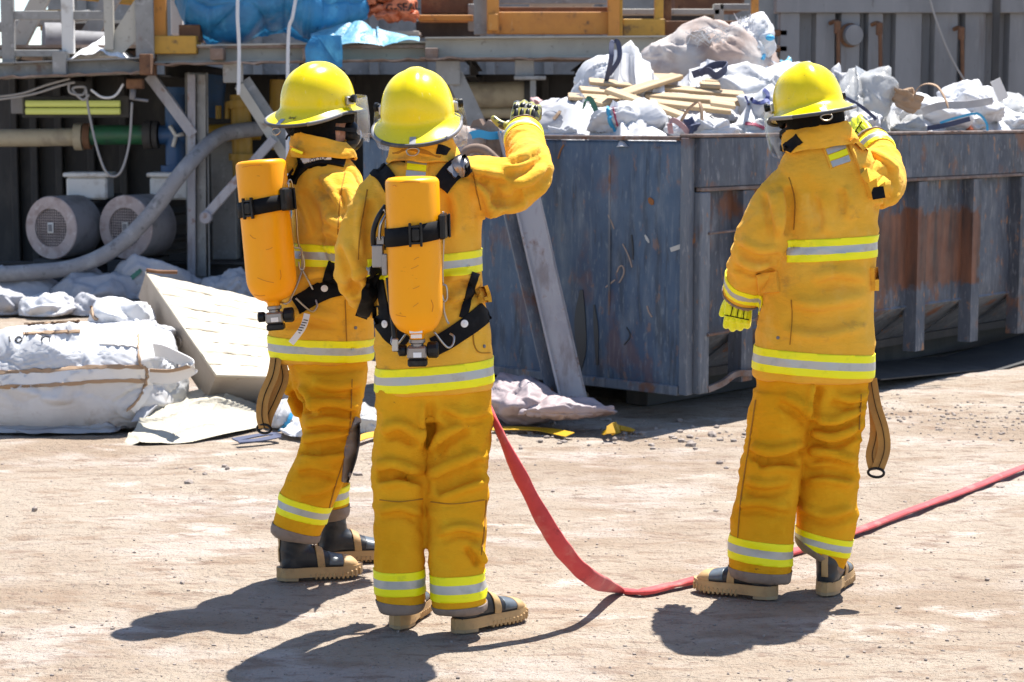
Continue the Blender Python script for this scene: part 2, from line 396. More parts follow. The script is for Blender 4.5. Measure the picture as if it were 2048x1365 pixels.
def buckle(x, x0, n0, faces, grow, axis=None, iters=110, out=0.024, inn=0.014, bend=0.03, side=0.22, slide=0.020, droop=0.00004, stop=None):
    """let a cloth surface that is cut too long for its place find its own creases: edge lengths relax to longer rest lengths,
    bending resists, and the cloth may leave its pattern only a little. grow (and axis): per-vertex excess and its direction"""
    nv = len(x); q = faces; k = q.shape[1]
    E = np.concatenate([q[:, [a, (a + 1) % k]] for a in range(k)]); E.sort(axis=1); E = np.unique(E, axis=0); ne = len(E)
    if k == 4: E = np.concatenate([E, q[:, [0, 2]], q[:, [1, 3]]])
    i, j = E[:, 0], E[:, 1]; d0 = x0[j] - x0[i]; L = np.linalg.norm(d0, axis=1) + 1e-9; g = 0.5 * (grow[i] + grow[j])
    if axis is None: L0 = L * (1 + g)
    else:
        a = axis[i] + axis[j]; a /= np.linalg.norm(a, axis=1)[:, None] + 1e-9; c2 = (np.sum(d0 * a, 1) / L) ** 2; L0 = L * (1 + g * c2 + side * g * (1 - c2))
    acc = lambda idx, w: np.stack([np.bincount(idx, w[:, b], minlength=nv) for b in range(3)], 1)
    val = (np.bincount(i, minlength=nv) + np.bincount(j, minlength=nv))[:, None].astype(float); ei, ej = E[:ne, 0], E[:ne, 1]
    v2 = (np.bincount(ei, minlength=nv) + np.bincount(ej, minlength=nv))[:, None].astype(float)
    free = 1.0 if stop is None else (1 - stop)[:, None]
    for it in range(iters):
        d = x[j] - x[i]; l = np.sqrt(np.einsum('ij,ij->i', d, d)) + 1e-9; c = d * (0.5 * (l - L0) / l)[:, None]
        x = x + (acc(i, c) - acc(j, c)) / val * 1.9 * free
        x = x + ((acc(ei, x[ej]) + acc(ej, x[ei])) / v2 - x) * bend * free
        r = x - x0; h = np.einsum('ij,ij->i', r, n0); t = r - h[:, None] * n0
        hc = np.where(h > out, out + (h - out) * 0.3, np.where(h < -inn, -inn + (h + inn) * 0.3, h))
        t *= np.minimum(1, slide / (np.linalg.norm(t, axis=1)[:, None] + 1e-9)); x = x0 + n0 * hc[:, None] + t
        x[:, 2] -= droop * np.clip(h / 0.01, 0, 1)
    return x
def quads_of(me):
    q = np.empty(len(me.loops), np.int32); me.loops.foreach_get('vertex_index', q); return q.reshape(-1, 4)
def text_mesh(s, bold=False):
    cu = bpy.data.curves.new('t', 'FONT'); cu.body = s; cu.align_x = 'CENTER'; cu.align_y = 'CENTER'; cu.size = 1.0; cu.extrude = 0.004; cu.offset = 0.012 if bold else 0.0
    o = bpy.data.objects.new('t', cu); COL.objects.link(o); dg = bpy.context.evaluated_depsgraph_get()
    me = bpy.data.meshes.new_from_object(o.evaluated_get(dg)); bpy.data.objects.remove(o); bpy.data.curves.remove(cu); return me
def text(name, s, c, xd, yd, size, mat, parent, bvh=None, off=0.002, bold=True):
    """flat lettering; with bvh it is laid on that surface along its own normal"""
    me = text_mesh(s, bold); xd = Vector(xd).normalized(); yd = Vector(yd).normalized(); zd = xd.cross(yd).normalized()
    c = Vector(c)
    for v in me.vertices:
        p = c + xd * v.co.x * size + yd * v.co.y * size
        if bvh is not None:
            h = bvh.ray_cast(p + zd * 0.25, -zd, 0.5)
            if h[0] is not None: p = h[0]
        v.co = p + zd * (off + v.co.z * size)
    me.materials.clear(); me.materials.append(MATS[mat]); me.update()
    o = bpy.data.objects.new(name, me); COL.objects.link(o)
    if parent is not None: setp(o, parent)
    return o
# ------------------------------------------------------------------ ground
def ground_mat():
    m = pmat('ground_dust', (0.365, 0.30, 0.235), 0.95, spec=0.2, rnd=False,
        spots=[((0.285, 0.215, 0.155), 0.8, (0.8, 1, 1), 0.44, 0.64, 0.85), ((0.46, 0.40, 0.355), 1.3, (0.8, 1.2, 1), 0.50, 0.66, 0.7), ((0.25, 0.17, 0.115), 5.5, (0.6, 1.2, 1), 0.52, 0.66, 0.6), ((0.58, 0.52, 0.47), 3.0, (0.6, 1.0, 1), 0.58, 0.70, 0.6), ((0.16, 0.12, 0.095), 60, O1, 0.60, 0.68, 0.7), ((0.20, 0.135, 0.10), 16, (0.5, 1.2, 1), 0.54, 0.66, 0.6)],
        bump=[(3.0, (0.8, 1, 1), 0.5, 0.05), (14, (0.9, 1.1, 1), 0.9, 0.04), (60, O1, 1.0, 0.018), (220, O1, 0.4, 0.004)])
    return m
ground_mat()
xs = np.concatenate([[-800, -200, -60, -20, -9], np.linspace(-5, 5.5, 160), [9, 20, 60, 200, 800]])
ys = np.concatenate([[-300, -40, -6, 0, 3.0], np.linspace(4.2, 13.5, 190), np.linspace(14, 24, 30), [30, 50, 110, 300, 1500]])
XX, YY = np.meshgrid(xs, ys); p = np.stack([XX.ravel(), YY.ravel(), np.zeros(XX.size)], 1)
near = sstep(30, 14, np.abs(p[:, 1] - 7)) * sstep(9, 5.2, np.abs(p[:, 0]))
z = (0.022 * pn(p * np.array([0.9, 1.5, 1]), 1) + 0.010 * pn(p * np.array([2.6, 5.5, 1]), 2) + 0.006 * pn(p * np.array([7, 14, 1]), 3) - 0.006) * near
for fx, fy in ((795, 1259), (960, 1250), (620, 1155), (690, 1125), (1480, 1190), (1650, 1190), (1285, 1186)):
    g = gnd(fx, fy); z *= 1 - 0.85 * np.exp(-((p[:, 0] - g.x) ** 2 + (p[:, 1] - g.y) ** 2) / 0.10)
p[:, 2] = z - 0.004
nx, ny = len(xs), len(ys)
f = [(i * nx + j, i * nx + j + 1, (i + 1) * nx + j + 1, (i + 1) * nx + j) for i in range(ny - 1) for j in range(nx - 1)]
GR = make('ground', p, f, 'ground_dust'); tag(GR, kind='structure'); GR['label'] = 'pale trampled dusty earth of the yard'
GBV = bvh_of(GR.data)
def gz(x, y):
    h = GBV.ray_cast(Vector((x, y, 2)), Vector((0, 0, -1))); return h[0].z if h[0] is not None else 0.0
# ------------------------------------------------------------------ skip container
RUST = (0.15, 0.058, 0.025)
def streaked(name, base, alt, light, rough=0.62, rust=0.6, dark=(0.018, 0.020, 0.024), patch=None):
    m = pmat(name, base, rough, 0.0, rnd=False,
        spots=[(alt, 2.2, (1, 1, 0.5), 0.38, 0.66, 0.85), (light, 7, (1.2, 1.2, 0.35), 0.50, 0.72, 0.4), (dark, 5, (1.6, 1.6, 0.30), 0.54, 0.70, 0.55), (light, 30, (1.5, 1.5, 0.4), 0.58, 0.68, 0.5), (dark, 22, (1, 1, 0.14), 0.55, 0.70, 0.5), (light, 40, (1, 1, 0.10), 0.54, 0.70, 0.35), (RUST, 3.1, (1, 1, 0.7), 0.56, 0.66, rust), ((0.27, 0.13, 0.06), 17, (1, 1, 0.5), 0.60, 0.70, rust)],
        bump=[(5, (1, 1, 0.5), 0.25, 0.03), (45, (1, 1, 0.5), 0.2, 0.004)], roughvar=0.12)
    if patch:                                      # a repainted rectangle in another colour, with ragged edges
        nt = m.node_tree; N = nt.nodes; L = nt.links; b = N['Principled BSDF']
        tc = N.new('ShaderNodeTexCoord'); nz = N.new('ShaderNodeTexNoise'); nz.inputs['Scale'].default_value = 14; L.new(tc.outputs['Object'], nz.inputs['Vector'])
        sx = N.new('ShaderNodeSeparateXYZ'); L.new(tc.outputs['Object'], sx.inputs[0]); fac = None
        for ax, (c, h) in zip((0, 2), patch[0]):
            s = N.new('ShaderNodeMath'); s.operation = 'SUBTRACT'; L.new(sx.outputs[ax], s.inputs[0]); s.inputs[1].default_value = c
            a = N.new('ShaderNodeMath'); a.operation = 'ABSOLUTE'; L.new(s.outputs[0], a.inputs[0])
            w = N.new('ShaderNodeMath'); w.operation = 'MULTIPLY_ADD'; L.new(nz.outputs['Fac'], w.inputs[0]); w.inputs[1].default_value = 0.20; L.new(a.outputs[0], w.inputs[2])
            r = N.new('ShaderNodeMapRange'); L.new(w.outputs[0], r.inputs['Value']); r.inputs['From Min'].default_value = h + 0.125; r.inputs['From Max'].default_value = h + 0.075
            if fac is None: fac = r.outputs[0]
            else:
                mm = N.new('ShaderNodeMath'); mm.operation = 'MULTIPLY'; L.new(fac, mm.inputs[0]); L.new(r.outputs[0], mm.inputs[1]); fac = mm.outputs[0]
        n2 = N.new('ShaderNodeTexNoise'); mp = N.new('ShaderNodeMapping'); mp.inputs['Scale'].default_value = (2, 2, 0.3); L.new(tc.outputs['Object'], mp.inputs[0]); L.new(mp.outputs[0], n2.inputs['Vector']); n2.inputs['Scale'].default_value = 7; n2.inputs['Detail'].default_value = 6
        cr = N.new('ShaderNodeValToRGB'); L.new(n2.outputs['Fac'], cr.inputs[0]); e = cr.color_ramp.elements
        e[0].position = 0.32; e[0].color = (0.05, 0.025, 0.018, 1); e[1].position = 0.68; e[1].color = (0.20, 0.075, 0.035, 1)
        mx = N.new('ShaderNodeMix'); mx.data_type = 'RGBA'; L.new(fac, mx.inputs['Factor'])
        src = b.inputs['Base Color'].links[0].from_socket; L.new(src, mx.inputs['A']); L.new(cr.outputs[0], mx.inputs['B']); L.new(mx.outputs['Result'], b.inputs['Base Color'])
    return m
streaked('bin_front', (0.055, 0.095, 0.155), (0.030, 0.058, 0.110), (0.17, 0.205, 0.24), rust=0.4)
streaked('bin_side', (0.060, 0.074, 0.100), (0.034, 0.040, 0.055), (0.22, 0.23, 0.25), rust=0.9, patch=(((2.62, 0.62), (0.0, 0.0)), None) if False else (((2.60, 0.64), (0.845, 0.25)), None))
streaked('bin_rail', (0.115, 0.135, 0.165), (0.07, 0.085, 0.11), (0.26, 0.26, 0.27), rust=0.9)
pmat('rust_lip', (0.13, 0.095, 0.08), 0.85, spots=[((0.22, 0.18, 0.165), 9, O1, 0.45, 0.65, 0.8), (RUST, 20, O1, 0.5, 0.7, 0.8)], bump=[(40, O1, 0.4, 0.004)])
pmat('grey_steel', (0.27, 0.265, 0.25), 0.7, spots=[((0.20, 0.195, 0.185), 4, O1, 0.4, 0.65, 0.7), (RUST, 7, (1, 1, 0.6), 0.60, 0.74, 0.6), ((0.40, 0.39, 0.38), 12, O1, 0.55, 0.72, 0.6), ((0.07, 0.06, 0.055), 16, O1, 0.62, 0.74, 0.6)], bump=[(30, O1, 0.25, 0.005)])
pmat('beam_steel', (0.35, 0.34, 0.35), 0.72, spots=[((0.25, 0.24, 0.26), 3, (1, 1, 0.6), 0.4, 0.65, 0.8), ((0.46, 0.45, 0.46), 9, O1, 0.52, 0.7, 0.7), (RUST, 9, O1, 0.57, 0.68, 0.7), ((0.16, 0.12, 0.11), 4, (2, 2, 0.4), 0.52, 0.66, 0.6)], bump=[(40, O1, 0.35, 0.005)])
pmat('cream_steel', (0.42, 0.40, 0.345), 0.72, spots=[((0.33, 0.31, 0.27), 3, (1, 1, 0.6), 0.4, 0.65, 0.7), ((0.16, 0.10, 0.06), 6, (0.6, 0.6, 1.4), 0.60, 0.74, 0.8), ((0.10, 0.08, 0.07), 14, O1, 0.62, 0.74, 0.7)], bump=[(30, O1, 0.25, 0.005)])
pmat('rusty_plate', (0.20, 0.135, 0.10), 0.85, spots=[((0.33, 0.27, 0.24), 4, O1, 0.45, 0.68, 0.8), ((0.08, 0.06, 0.05), 9, O1, 0.55, 0.72, 0.8)], bump=[(30, O1, 0.4, 0.008)])
pmat('orange_paint', (0.52, 0.215, 0.035), 0.66, spots=[((0.40, 0.155, 0.03), 4, O1, 0.42, 0.66, 0.7), ((0.10, 0.055, 0.03), 8, O1, 0.57, 0.72, 0.85), ((0.55, 0.37, 0.16), 15, (1, 1, 0.3), 0.58, 0.74, 0.6)], bump=[(30, O1, 0.25, 0.005)])
pmat('amber_paint', (0.50, 0.27, 0.035), 0.66, spots=[((0.34, 0.19, 0.03), 4, O1, 0.42, 0.66, 0.7), ((0.08, 0.05, 0.03), 8, O1, 0.55, 0.72, 0.85)], bump=[(30, O1, 0.25, 0.005)])
pmat('brown_rust', (0.13, 0.06, 0.03), 0.85, spots=[((0.22, 0.11, 0.05), 7, O1, 0.45, 0.7, 0.8), ((0.05, 0.03, 0.02), 13, O1, 0.55, 0.72, 0.7)], bump=[(40, O1, 0.4, 0.006)])
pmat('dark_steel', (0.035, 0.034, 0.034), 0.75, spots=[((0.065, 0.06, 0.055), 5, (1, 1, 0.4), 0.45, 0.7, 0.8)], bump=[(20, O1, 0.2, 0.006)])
pmat('tank_steel', (0.205, 0.205, 0.21), 0.66, rnd=False, spots=[((0.15, 0.15, 0.155), 2.2, (1, 1, 0.3), 0.4, 0.65, 0.8), ((0.13, 0.10, 0.085), 5, (1.6, 1.6, 0.14), 0.58, 0.72, 0.7), ((0.29, 0.285, 0.28), 9, (1.6, 1.6, 0.2), 0.55, 0.75, 0.6), ((0.07, 0.055, 0.05), 26, (1, 1, 0.25), 0.64, 0.74, 0.6)], bump=[(20, O1, 0.2, 0.006)])
pmat('beige_pipe', (0.40, 0.345, 0.24), 0.6, spots=[((0.26, 0.22, 0.16), 6, O1, 0.45, 0.7, 0.8)], bump=[(30, O1, 0.2, 0.004)])
pmat('green_pipe', (0.02, 0.105, 0.045), 0.5, spots=[((0.03, 0.06, 0.04), 9, O1, 0.45, 0.7, 0.8)])
pmat('blue_pipe', (0.02, 0.075, 0.19), 0.5, spots=[((0.03, 0.07, 0.14), 9, O1, 0.45, 0.7, 0.8)])
pmat('yellow_valve', (0.34, 0.20, 0.02), 0.5, spots=[((0.30, 0.18, 0.03), 9, O1, 0.5, 0.7, 0.8)])
pmat('motor_grey', (0.19, 0.185, 0.19), 0.7, spots=[((0.12, 0.115, 0.115), 8, O1, 0.45, 0.7, 0.8)])
pmat('motor_ring', (0.40, 0.33, 0.31), 0.75, spots=[((0.25, 0.18, 0.16), 9, O1, 0.45, 0.68, 0.7), ((0.55, 0.50, 0.48), 14, O1, 0.55, 0.72, 0.7)])
pmat('pump_white', (0.60, 0.59, 0.56), 0.6, spots=[((0.36, 0.32, 0.28), 7, O1, 0.5, 0.7, 0.8)])
pmat('hose_grey', (0.26, 0.25, 0.25), 0.75, spots=[((0.40, 0.39, 0.385), 5, O1, 0.45, 0.7, 0.8), ((0.09, 0.085, 0.085), 11, O1, 0.55, 0.72, 0.7)], bump=[(20, O1, 0.4, 0.012)])
pmat('hose_dark', (0.035, 0.035, 0.037), 0.6)
pmat('lamp_tube', (0.42, 0.44, 0.14), 0.5, emit=((0.60, 0.66, 0.16), 0.10))
pmat('powder', (0.78, 0.78, 0.79), 0.95, bump=[(30, O1, 0.6, 0.02)])
pmat('rope_white', (0.62, 0.62, 0.63), 0.8)
pmat('cable_grey', (0.30, 0.285, 0.27), 0.7)

C0 = Vector((0.98, 11.0, 0)); ang = math.atan2(0.751, 0.66)
BIN = thing('waste_container', 'big weathered blue-grey steel waste container heaped with bags and boards', 'container', C0, ang)
# container frame: local x along the long side that runs away to the right, local y along the end that runs to the left
LX, LY, Z0, Z1 = 6.0, 2.55, 0.17, 1.585
def dented(name, mat, a0, a1, z0, z1, place, seed, amp=0.016, n1=90, n2=60):
    A_, Z_ = np.meshgrid(np.linspace(a0, a1, n1), np.linspace(z0, z1, n2), indexing='ij'); A_ = A_.ravel(); Z_ = Z_.ravel()
    q = np.stack([A_, Z_, A_ * 0], 1); d = amp * (pn(q * 1.6, seed) + 0.6 * pn(q * np.array([3.5, 3.0, 1]), seed + 1)) - 0.8 * amp * np.clip(pn(q * 2.4, seed + 2) - 0.18, 0, 1)
    ed = np.minimum(np.minimum(A_ - a0, a1 - A_), np.minimum(Z_ - z0, z1 - Z_)); d *= sstep(0, 0.12, ed)
    f = [(i * n2 + j, (i + 1) * n2 + j, (i + 1) * n2 + j + 1, i * n2 + j + 1) for i in range(n1 - 1) for j in range(n2 - 1)]
    o = make(name, [place(a, z, dd) for a, z, dd in zip(A_, Z_, d)], f, mat, BIN, inv=False); s_ = o.modifiers.new('th', 'SOLIDIFY'); s_.thickness = 0.006; return o
EP = dented('end_panel', 'bin_front', 0.0, LY, Z0, Z1 - 0.02, lambda a, z, d: (-0.006 + d, a, z), 3)
mb = MB()                                        # the end panel's frame bars and the plate seam
mb.box((-0.03, -0.012, Z0 - 0.015), (0.03, 0.045, Z1), c=0.005); mb.build('corner_bar', 'bin_rail', BIN, inv=False)
mb = MB(); mb.box((-0.034, 0.05, Z0 - 0.02), (0.02, LY, Z0 + 0.035), c=0.005); mb.build('bottom_rail', 'bin_rail', BIN, inv=False)
mb = MB(); mb.box((-0.030, 0.05, Z1 - 0.016), (0.05, LY, Z1 + 0.008), c=0.005); mb.build('top_rail', 'rust_lip', BIN, inv=False)
mb = MB(); mb.box((-0.017, 0.545, Z0 + 0.02), (-0.0125, 0.56, Z1 - 0.1)); mb.build('weld_seam', 'bin_rail', BIN, inv=False)
dented('side_panel', 'bin_side', 0.03, LX, Z0 + 0.30, Z1 - 0.25, lambda a, z, d: (a, 0.02 + d, z), 9, 0.014, 160, 40)
mb = MB(); mb.box((0.03, -0.052, Z1 - 0.275), (LX, 0.03, Z1), c=0.006); mb.build('side_rail', 'bin_side', BIN, inv=False)
mb = MB(); mb.box((-0.02, -0.058, Z1 + 0.001), (LX, 0.06, Z1 + 0.02), c=0.005); mb.build('rim', 'rust_lip', BIN, inv=False)
mb = MB(); mb.box((0.032, -0.055, Z1 - 0.296), (LX, -0.02, Z1 - 0.2755), c=0.003); mb.build('rail_lip', 'rust_lip', BIN, inv=False)
mb = MB(); mb.box((0.03, -0.055, Z0 - 0.01), (0.125, 0.05, Z1 - 0.3), c=0.006); mb.build('corner_post', 'bin_rail', BIN, inv=False)
rib = None
for i, t in enumerate((0.50, 1.13, 1.80, 2.46, 3.18, 3.86, 4.55, 5.25)):
    if rib is None:
        mb = MB(); w = 0.055
        prof = [(-w - 0.02, 0.03), (-w, -0.05), (w, -0.05), (w + 0.02, 0.03)]
        v = [Vector((x, y, z)) for z in (Z0 + 0.02, Z1 - 0.302) for x, y in prof]
        mb.add(v, [(0, 1, 5, 4), (1, 2, 6, 5), (2, 3, 7, 6), (3, 0, 4, 7), (3, 2, 1, 0), (4, 5, 6, 7)]); rib = mb.build('rib', 'bin_side', BIN, inv=False); rib.location.x = t
        # material reads the rib's own coordinates, so give every rib its own mesh place
        rib.location.x = 0; rib.data.transform(Matrix.Translation((t, 0, 0))); base_t = t
    else:
        me = rib.data.copy(); me.transform(Matrix.Translation((t - base_t, 0, 0))); o = bpy.data.objects.new('rib', me); COL.objects.link(o); o.parent = BIN
        # every second bay has a sloped lower plate between its ribs
for i, t in enumerate((0.10, 0.52, 1.15, 1.82, 2.48, 3.20, 3.88, 4.57)):
    t1 = (0.49, 1.12, 1.78, 2.44, 3.16, 3.84, 4.53, 5.23)[i]
    mb = MB(); v = [Vector(q) for q in ((t, 0.01, Z0 + 0.305), (t1, 0.01, Z0 + 0.305), (t1, 0.34, Z0 + 0.052), (t, 0.34, Z0 + 0.052))]; v += [q + Vector((0, 0.01, 0.012)) for q in v]
    mb.add(v, [(0, 1, 2, 3), (7, 6, 5, 4), (0, 4, 5, 1), (1, 5, 6, 2), (2, 6, 7, 3), (3, 7, 4, 0)]); mb.build('sloped_plate', 'bin_rail', BIN, inv=False)
mb = MB()                                        # bent lip along the foot of the first bays, and a bent rod
P = spline([(0.12, -0.05, Z0 + 0.01), (0.25, -0.06, Z0 + 0.035), (0.38, -0.065, Z0 + 0.075), (0.6, -0.06, Z0 + 0.06), (0.9, -0.06, Z0 + 0.08)], 6); strap3(mb, V3(P), 0.035, (0, 0, 1), 0.02); mb.build('bent_lip', 'rust_lip', BIN, inv=False)
mb = MB(); P = spline([(0.10, -0.06, Z0 + 0.32), (0.28, -0.075, Z0 + 0.33), (0.50, -0.07, Z0 + 0.37), (1.13, -0.07, Z0 + 0.42)], 6); mb.tube(P, 0.010, 8); mb.build('bent_rod', 'rust_lip', BIN, inv=False)
mb = MB(); mb.tube([(0.10, -0.06, 1.055), (0.27, -0.065, 1.06), (0.45, -0.06, 1.062)], 0.007, 8); mb.build('weld_bar', 'rust_lip', BIN, inv=False)
mb = MB(); mb.box((0.02, 0.32, Z0 + 0.0), (LX, LY, Z0 + 0.05)); mb.build('floor_plate', 'dark_steel', BIN, inv=False)
mb = MB(); mb.box((0.0, LY - 0.02, Z0), (LX, LY, Z1 - 0.05)); mb.build('far_panel', 'bin_side', BIN, inv=False)
mb = MB(); mb.box((LX - 0.02, 0.06, Z0), (LX, LY, Z1 - 0.05)); mb.build('tail_panel', 'bin_side', BIN, inv=False)
for y in (0.55, 1.85):
    mb = MB(); mb.box((0.35, y, 0.0), (LX, y + 0.16, Z0 - 0.001), c=0.006); mb.build('skid_runner', 'dark_steel', BIN, inv=False)
BM_ = Matrix.Translation(C0) @ Matrix.Rotation(ang, 4, 'Z')
epb = BVHTree.FromPolygons([BM_ @ v.co for v in EP.data.vertices], [tuple(p.vertices) for p in EP.data.polygons])
pmat('pale_smear', (0.42, 0.42, 0.40), 0.7); pmat('tan_scratch', (0.30, 0.23, 0.19), 0.8); pmat('rust_spot', (0.22, 0.09, 0.03), 0.9); pmat('dark_drip', (0.02, 0.025, 0.032), 0.5)
for nm, m_, pts, w_ in (('paint_smear', 'pale_smear', [(1343, 500), (1355, 496), (1366, 492)], 9), ('paint_smear', 'pale_smear', [(1292, 470, 2), (1296, 478, 5), (1300, 486, 2)], 4), ('scratch', 'tan_scratch', [(1236, 545), (1240, 535), (1246, 532), (1250, 540), (1248, 552), (1240, 566)], 2.2), ('scratch', 'tan_scratch', [(1247, 488), (1256, 505), (1262, 520), (1266, 535)], 2), ('scratch', 'tan_scratch', [(1213, 575), (1222, 568), (1232, 560)], 2.5), ('scratch', 'tan_scratch', [(1296, 612), (1300, 625), (1306, 634)], 2.5), ('rust_spot', 'rust_spot', [(1300, 396, 4), (1304, 403, 11), (1307, 410, 4)], 8), ('scratch', 'rust_spot', [(1130, 290), (1124, 300), (1118, 318)], 2.5), ('drip', 'dark_drip', [(1165, 580, 6), (1162, 640, 22), (1165, 700, 18), (1160, 745, 6)], 14), ('drip', 'dark_drip', [(1190, 610, 3), (1194, 660, 9), (1196, 730, 4)], 6), ('drip', 'dark_drip', [(1265, 470, 2), (1268, 500, 3), (1268, 520, 1)], 3), ('scratch', 'tan_scratch', [(1218, 430), (1225, 445), (1230, 458)], 1.8), ('scratch', 'dark_drip', [(1255, 655), (1262, 672), (1250, 690)], 2)):
    ribbon(nm, pts, w_, epb, m_, BIN, 0.011, 8, 3, Y0=11.3)
def bl(x, y, z): return BM_ @ Vector((x, y, z))
# plates lying in the shade under the long side
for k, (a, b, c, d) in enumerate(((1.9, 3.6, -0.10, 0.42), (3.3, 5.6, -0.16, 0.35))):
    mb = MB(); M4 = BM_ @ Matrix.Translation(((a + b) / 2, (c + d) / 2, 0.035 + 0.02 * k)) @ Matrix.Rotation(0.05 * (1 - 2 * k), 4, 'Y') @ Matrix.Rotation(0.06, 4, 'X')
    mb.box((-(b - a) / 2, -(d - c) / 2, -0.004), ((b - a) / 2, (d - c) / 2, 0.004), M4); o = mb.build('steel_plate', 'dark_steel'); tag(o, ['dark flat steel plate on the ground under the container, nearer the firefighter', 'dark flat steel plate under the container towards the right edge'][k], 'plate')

# leaning beam in front of the end panel
BEAM = thing('steel_beam', 'grey steel channel beam leaning against the blue end of the container', 'beam', gnd(1140, 815))
a = at(1148, 806, 11.06); b = at(1022, 262, 11.42)
mb = MB(); ax = (b - a).normalized()
mb.bar(a + Vector((0, 0, 0.0)), b, 0.135, 0.012, up=(0.0, -1, 0.2)); mb.build('web', 'beam_steel', BEAM)
rt = ax.cross(Vector((0.35, -1, 0))).normalized()
for s, nm in ((-1, 'flange'), (1, 'flange')):
    mb = MB(); o_ = rt * (0.075 * s) + Vector((0, 0.045, 0)); mb.bar(a + o_, b + o_, 0.012, 0.10, up=(0.0, -1, 0.2)); mb.build(nm, 'beam_steel', BEAM)
mb = MB(); a2 = at(1112, 800, 11.12); b2 = at(1000, 330, 11.45); mb.bar(a2, b2, 0.10, 0.014, up=(0.5, -1, 0.1)); mb.build('side_flange', 'bin_rail', BEAM)
mb = MB(); mb.box((-0.16, -0.03, -0.03), (0.08, 0.10, 0.07), Matrix.Translation(gnd(1150, 808)) @ Matrix.Rotation(0.2, 4, 'Z'), c=0.01); mb.build('foot_block', 'grey_steel', BEAM)

# ------------------------------------------------------------------ rig platform on the left and behind
YD = 19.0
def pbox(mb, x0, y0, x1, y1, Ya, Yb, c=0.006, m=0):
    a = at(x0, y1, Ya); b = at(x1, y0, Ya); mb.box((a.x, Ya, a.z), (b.x, Yb, b.z), None, m, c); return mb
RIG = thing('rig_platform', 'raised steel rig platform on a grey column behind the bags', 'platform', at(390, 560, YD + 0.4))
def part(name, mat, fn, parent=RIG, auto=None):
    mb = MB(); fn(mb); return mb.build(name, mat, parent, smooth=auto is not None, auto=auto)
# left deck edge
def edge(mb, xa, ya, xb, yb, Y, h, w=0.12):
    a = at(xa, ya, Y); b = at(xb, yb, Y); mb.chan(a + Vector((0, w / 2, 0)), b + Vector((0, w / 2, 0)), w, h, 0.014, up=(0, 0, 1))
part('edge_beam', 'grey_steel', lambda mb: edge(mb, -120, 146, 288, 131, YD - .15, 0.155))
part('edge_beam', 'cream_steel', lambda mb: edge(mb, 300, 109, 862, 100, YD, 0.165))
part('edge_beam', 'cream_steel', lambda mb: edge(mb, 850, 96, 1480, 92, YD - .12, 0.20))
for k, (xa, ya, xb, yb, Y) in enumerate(((-120, 160, 300, 144, YD - .2), (300, 129, 850, 119, YD - .08), (840, 117, 1480, 118, YD - .2))):
    def lip(mb, xa=xa, ya=ya, xb=xb, yb=yb, Y=Y, k=k):
        P = []
        for i in range(33):
            t = i / 32; q = at(xa + (xb - xa) * t, ya + (yb - ya) * t, Y); q.z += 0.012 * math.sin(i * 1.9 + k) * (0.5 + 0.5 * math.sin(i * 0.7)); P.append(q + Vector((0, 0.14, 0)))
        strap3(mb, P, 0.30, (0, 1, 0), 0.018)
    part('edge_lip', 'rusty_plate', lip)
part('deck_plate', 'rusty_plate', lambda mb: (lambda a, b: mb.box((a.x, YD + 0.02, a.z - 0.03), (b.x, YD + 5.0, a.z)))(at(-200, 90, YD), at(1560, 90, YD)))
for x in (36, 330, 600, 940, 1180):
    part('floor_joist', 'dark_steel', lambda mb, x=x: mb.ibeam(at(x, 137, YD + .15), at(x, 137, YD + .15) + Vector((0, 4.6, 0)), 0.10, 0.16, 0.012))
for xx in (105, 420, 605, 850):
    part('web_stiffener', 'rusty_plate' if xx != 105 else 'grey_steel', lambda mb, x=xx: pbox(mb, x, (112 if x != 105 else 118) - 16, x + 26, (112 if x != 105 else 142) + 8, YD - .17, YD + .02))
# column and knee brace
part('column', 'grey_steel', lambda mb: mb.ibeam(Vector((at(391, 300, YD + .35).x, YD + .40, 0.0)), Vector((at(391, 150, YD + .35).x, YD + .40, at(391, 146, YD + .4).z)), 0.19, 0.19, 0.016, up=(1, 0.35, 0)))
part('column_face', 'beam_steel', lambda mb: mb.bar(at(383, 552, YD + .27), at(383, 150, YD + .27), 0.075, 0.012, up=(0, 1, 0)))
part('column_side', 'grey_steel', lambda mb: mb.bar(at(403, 552, YD + .30), at(403, 150, YD + .30), 0.10, 0.012, up=(0.5, 1, 0)))
part('knee_brace', 'beam_steel', lambda mb: mb.ibeam(at(300, 152, YD + .3), at(388, 270, YD + .3), 0.10, 0.13, 0.014, up=(0, -1, 0)))
part('end_bracket', 'brown_rust', lambda mb: pbox(mb, 279, 108, 300, 150, YD - .26, YD + .1))
part('brace_arm', 'grey_steel', lambda mb: mb.chan(at(484, 165, YD + .1), at(640, 395, YD + .1), 0.16, 0.14, 0.014, up=(0.3, -1, 0)))
part('brace_plate', 'cream_steel', lambda mb: mb.bar(at(478, 172, YD - .02), at(618, 390, YD - .02), 0.09, 0.012, up=(0, -1, 0)))
part('gusset', 'grey_steel', lambda mb: pbox(mb, 446, 124, 486, 166, YD, YD + .02))
part('strut', 'beam_steel', lambda mb: mb.bar(at(408, 436, YD - .1), at(548, 278, YD - .1), 0.085, 0.06, up=(0, -1, 0)))
part('strut_pivot', 'beam_steel', lambda mb: mb.lathe(at(410, 436, YD - .18), (0, 1, 0), [(0, 0.05), (0.01, 0.06), (0.1, 0.06), (0.11, 0.05)], 18))
part('gusset', 'grey_steel', lambda mb: pbox(mb, 872, 122, 920, 170, YD - .1, YD - .07))
part('hanger_plate', 'grey_steel', lambda mb: mb.chan(at(905, 150, YD), at(990, 330, YD), 0.17, 0.12, 0.014, up=(0.3, -1, 0)))
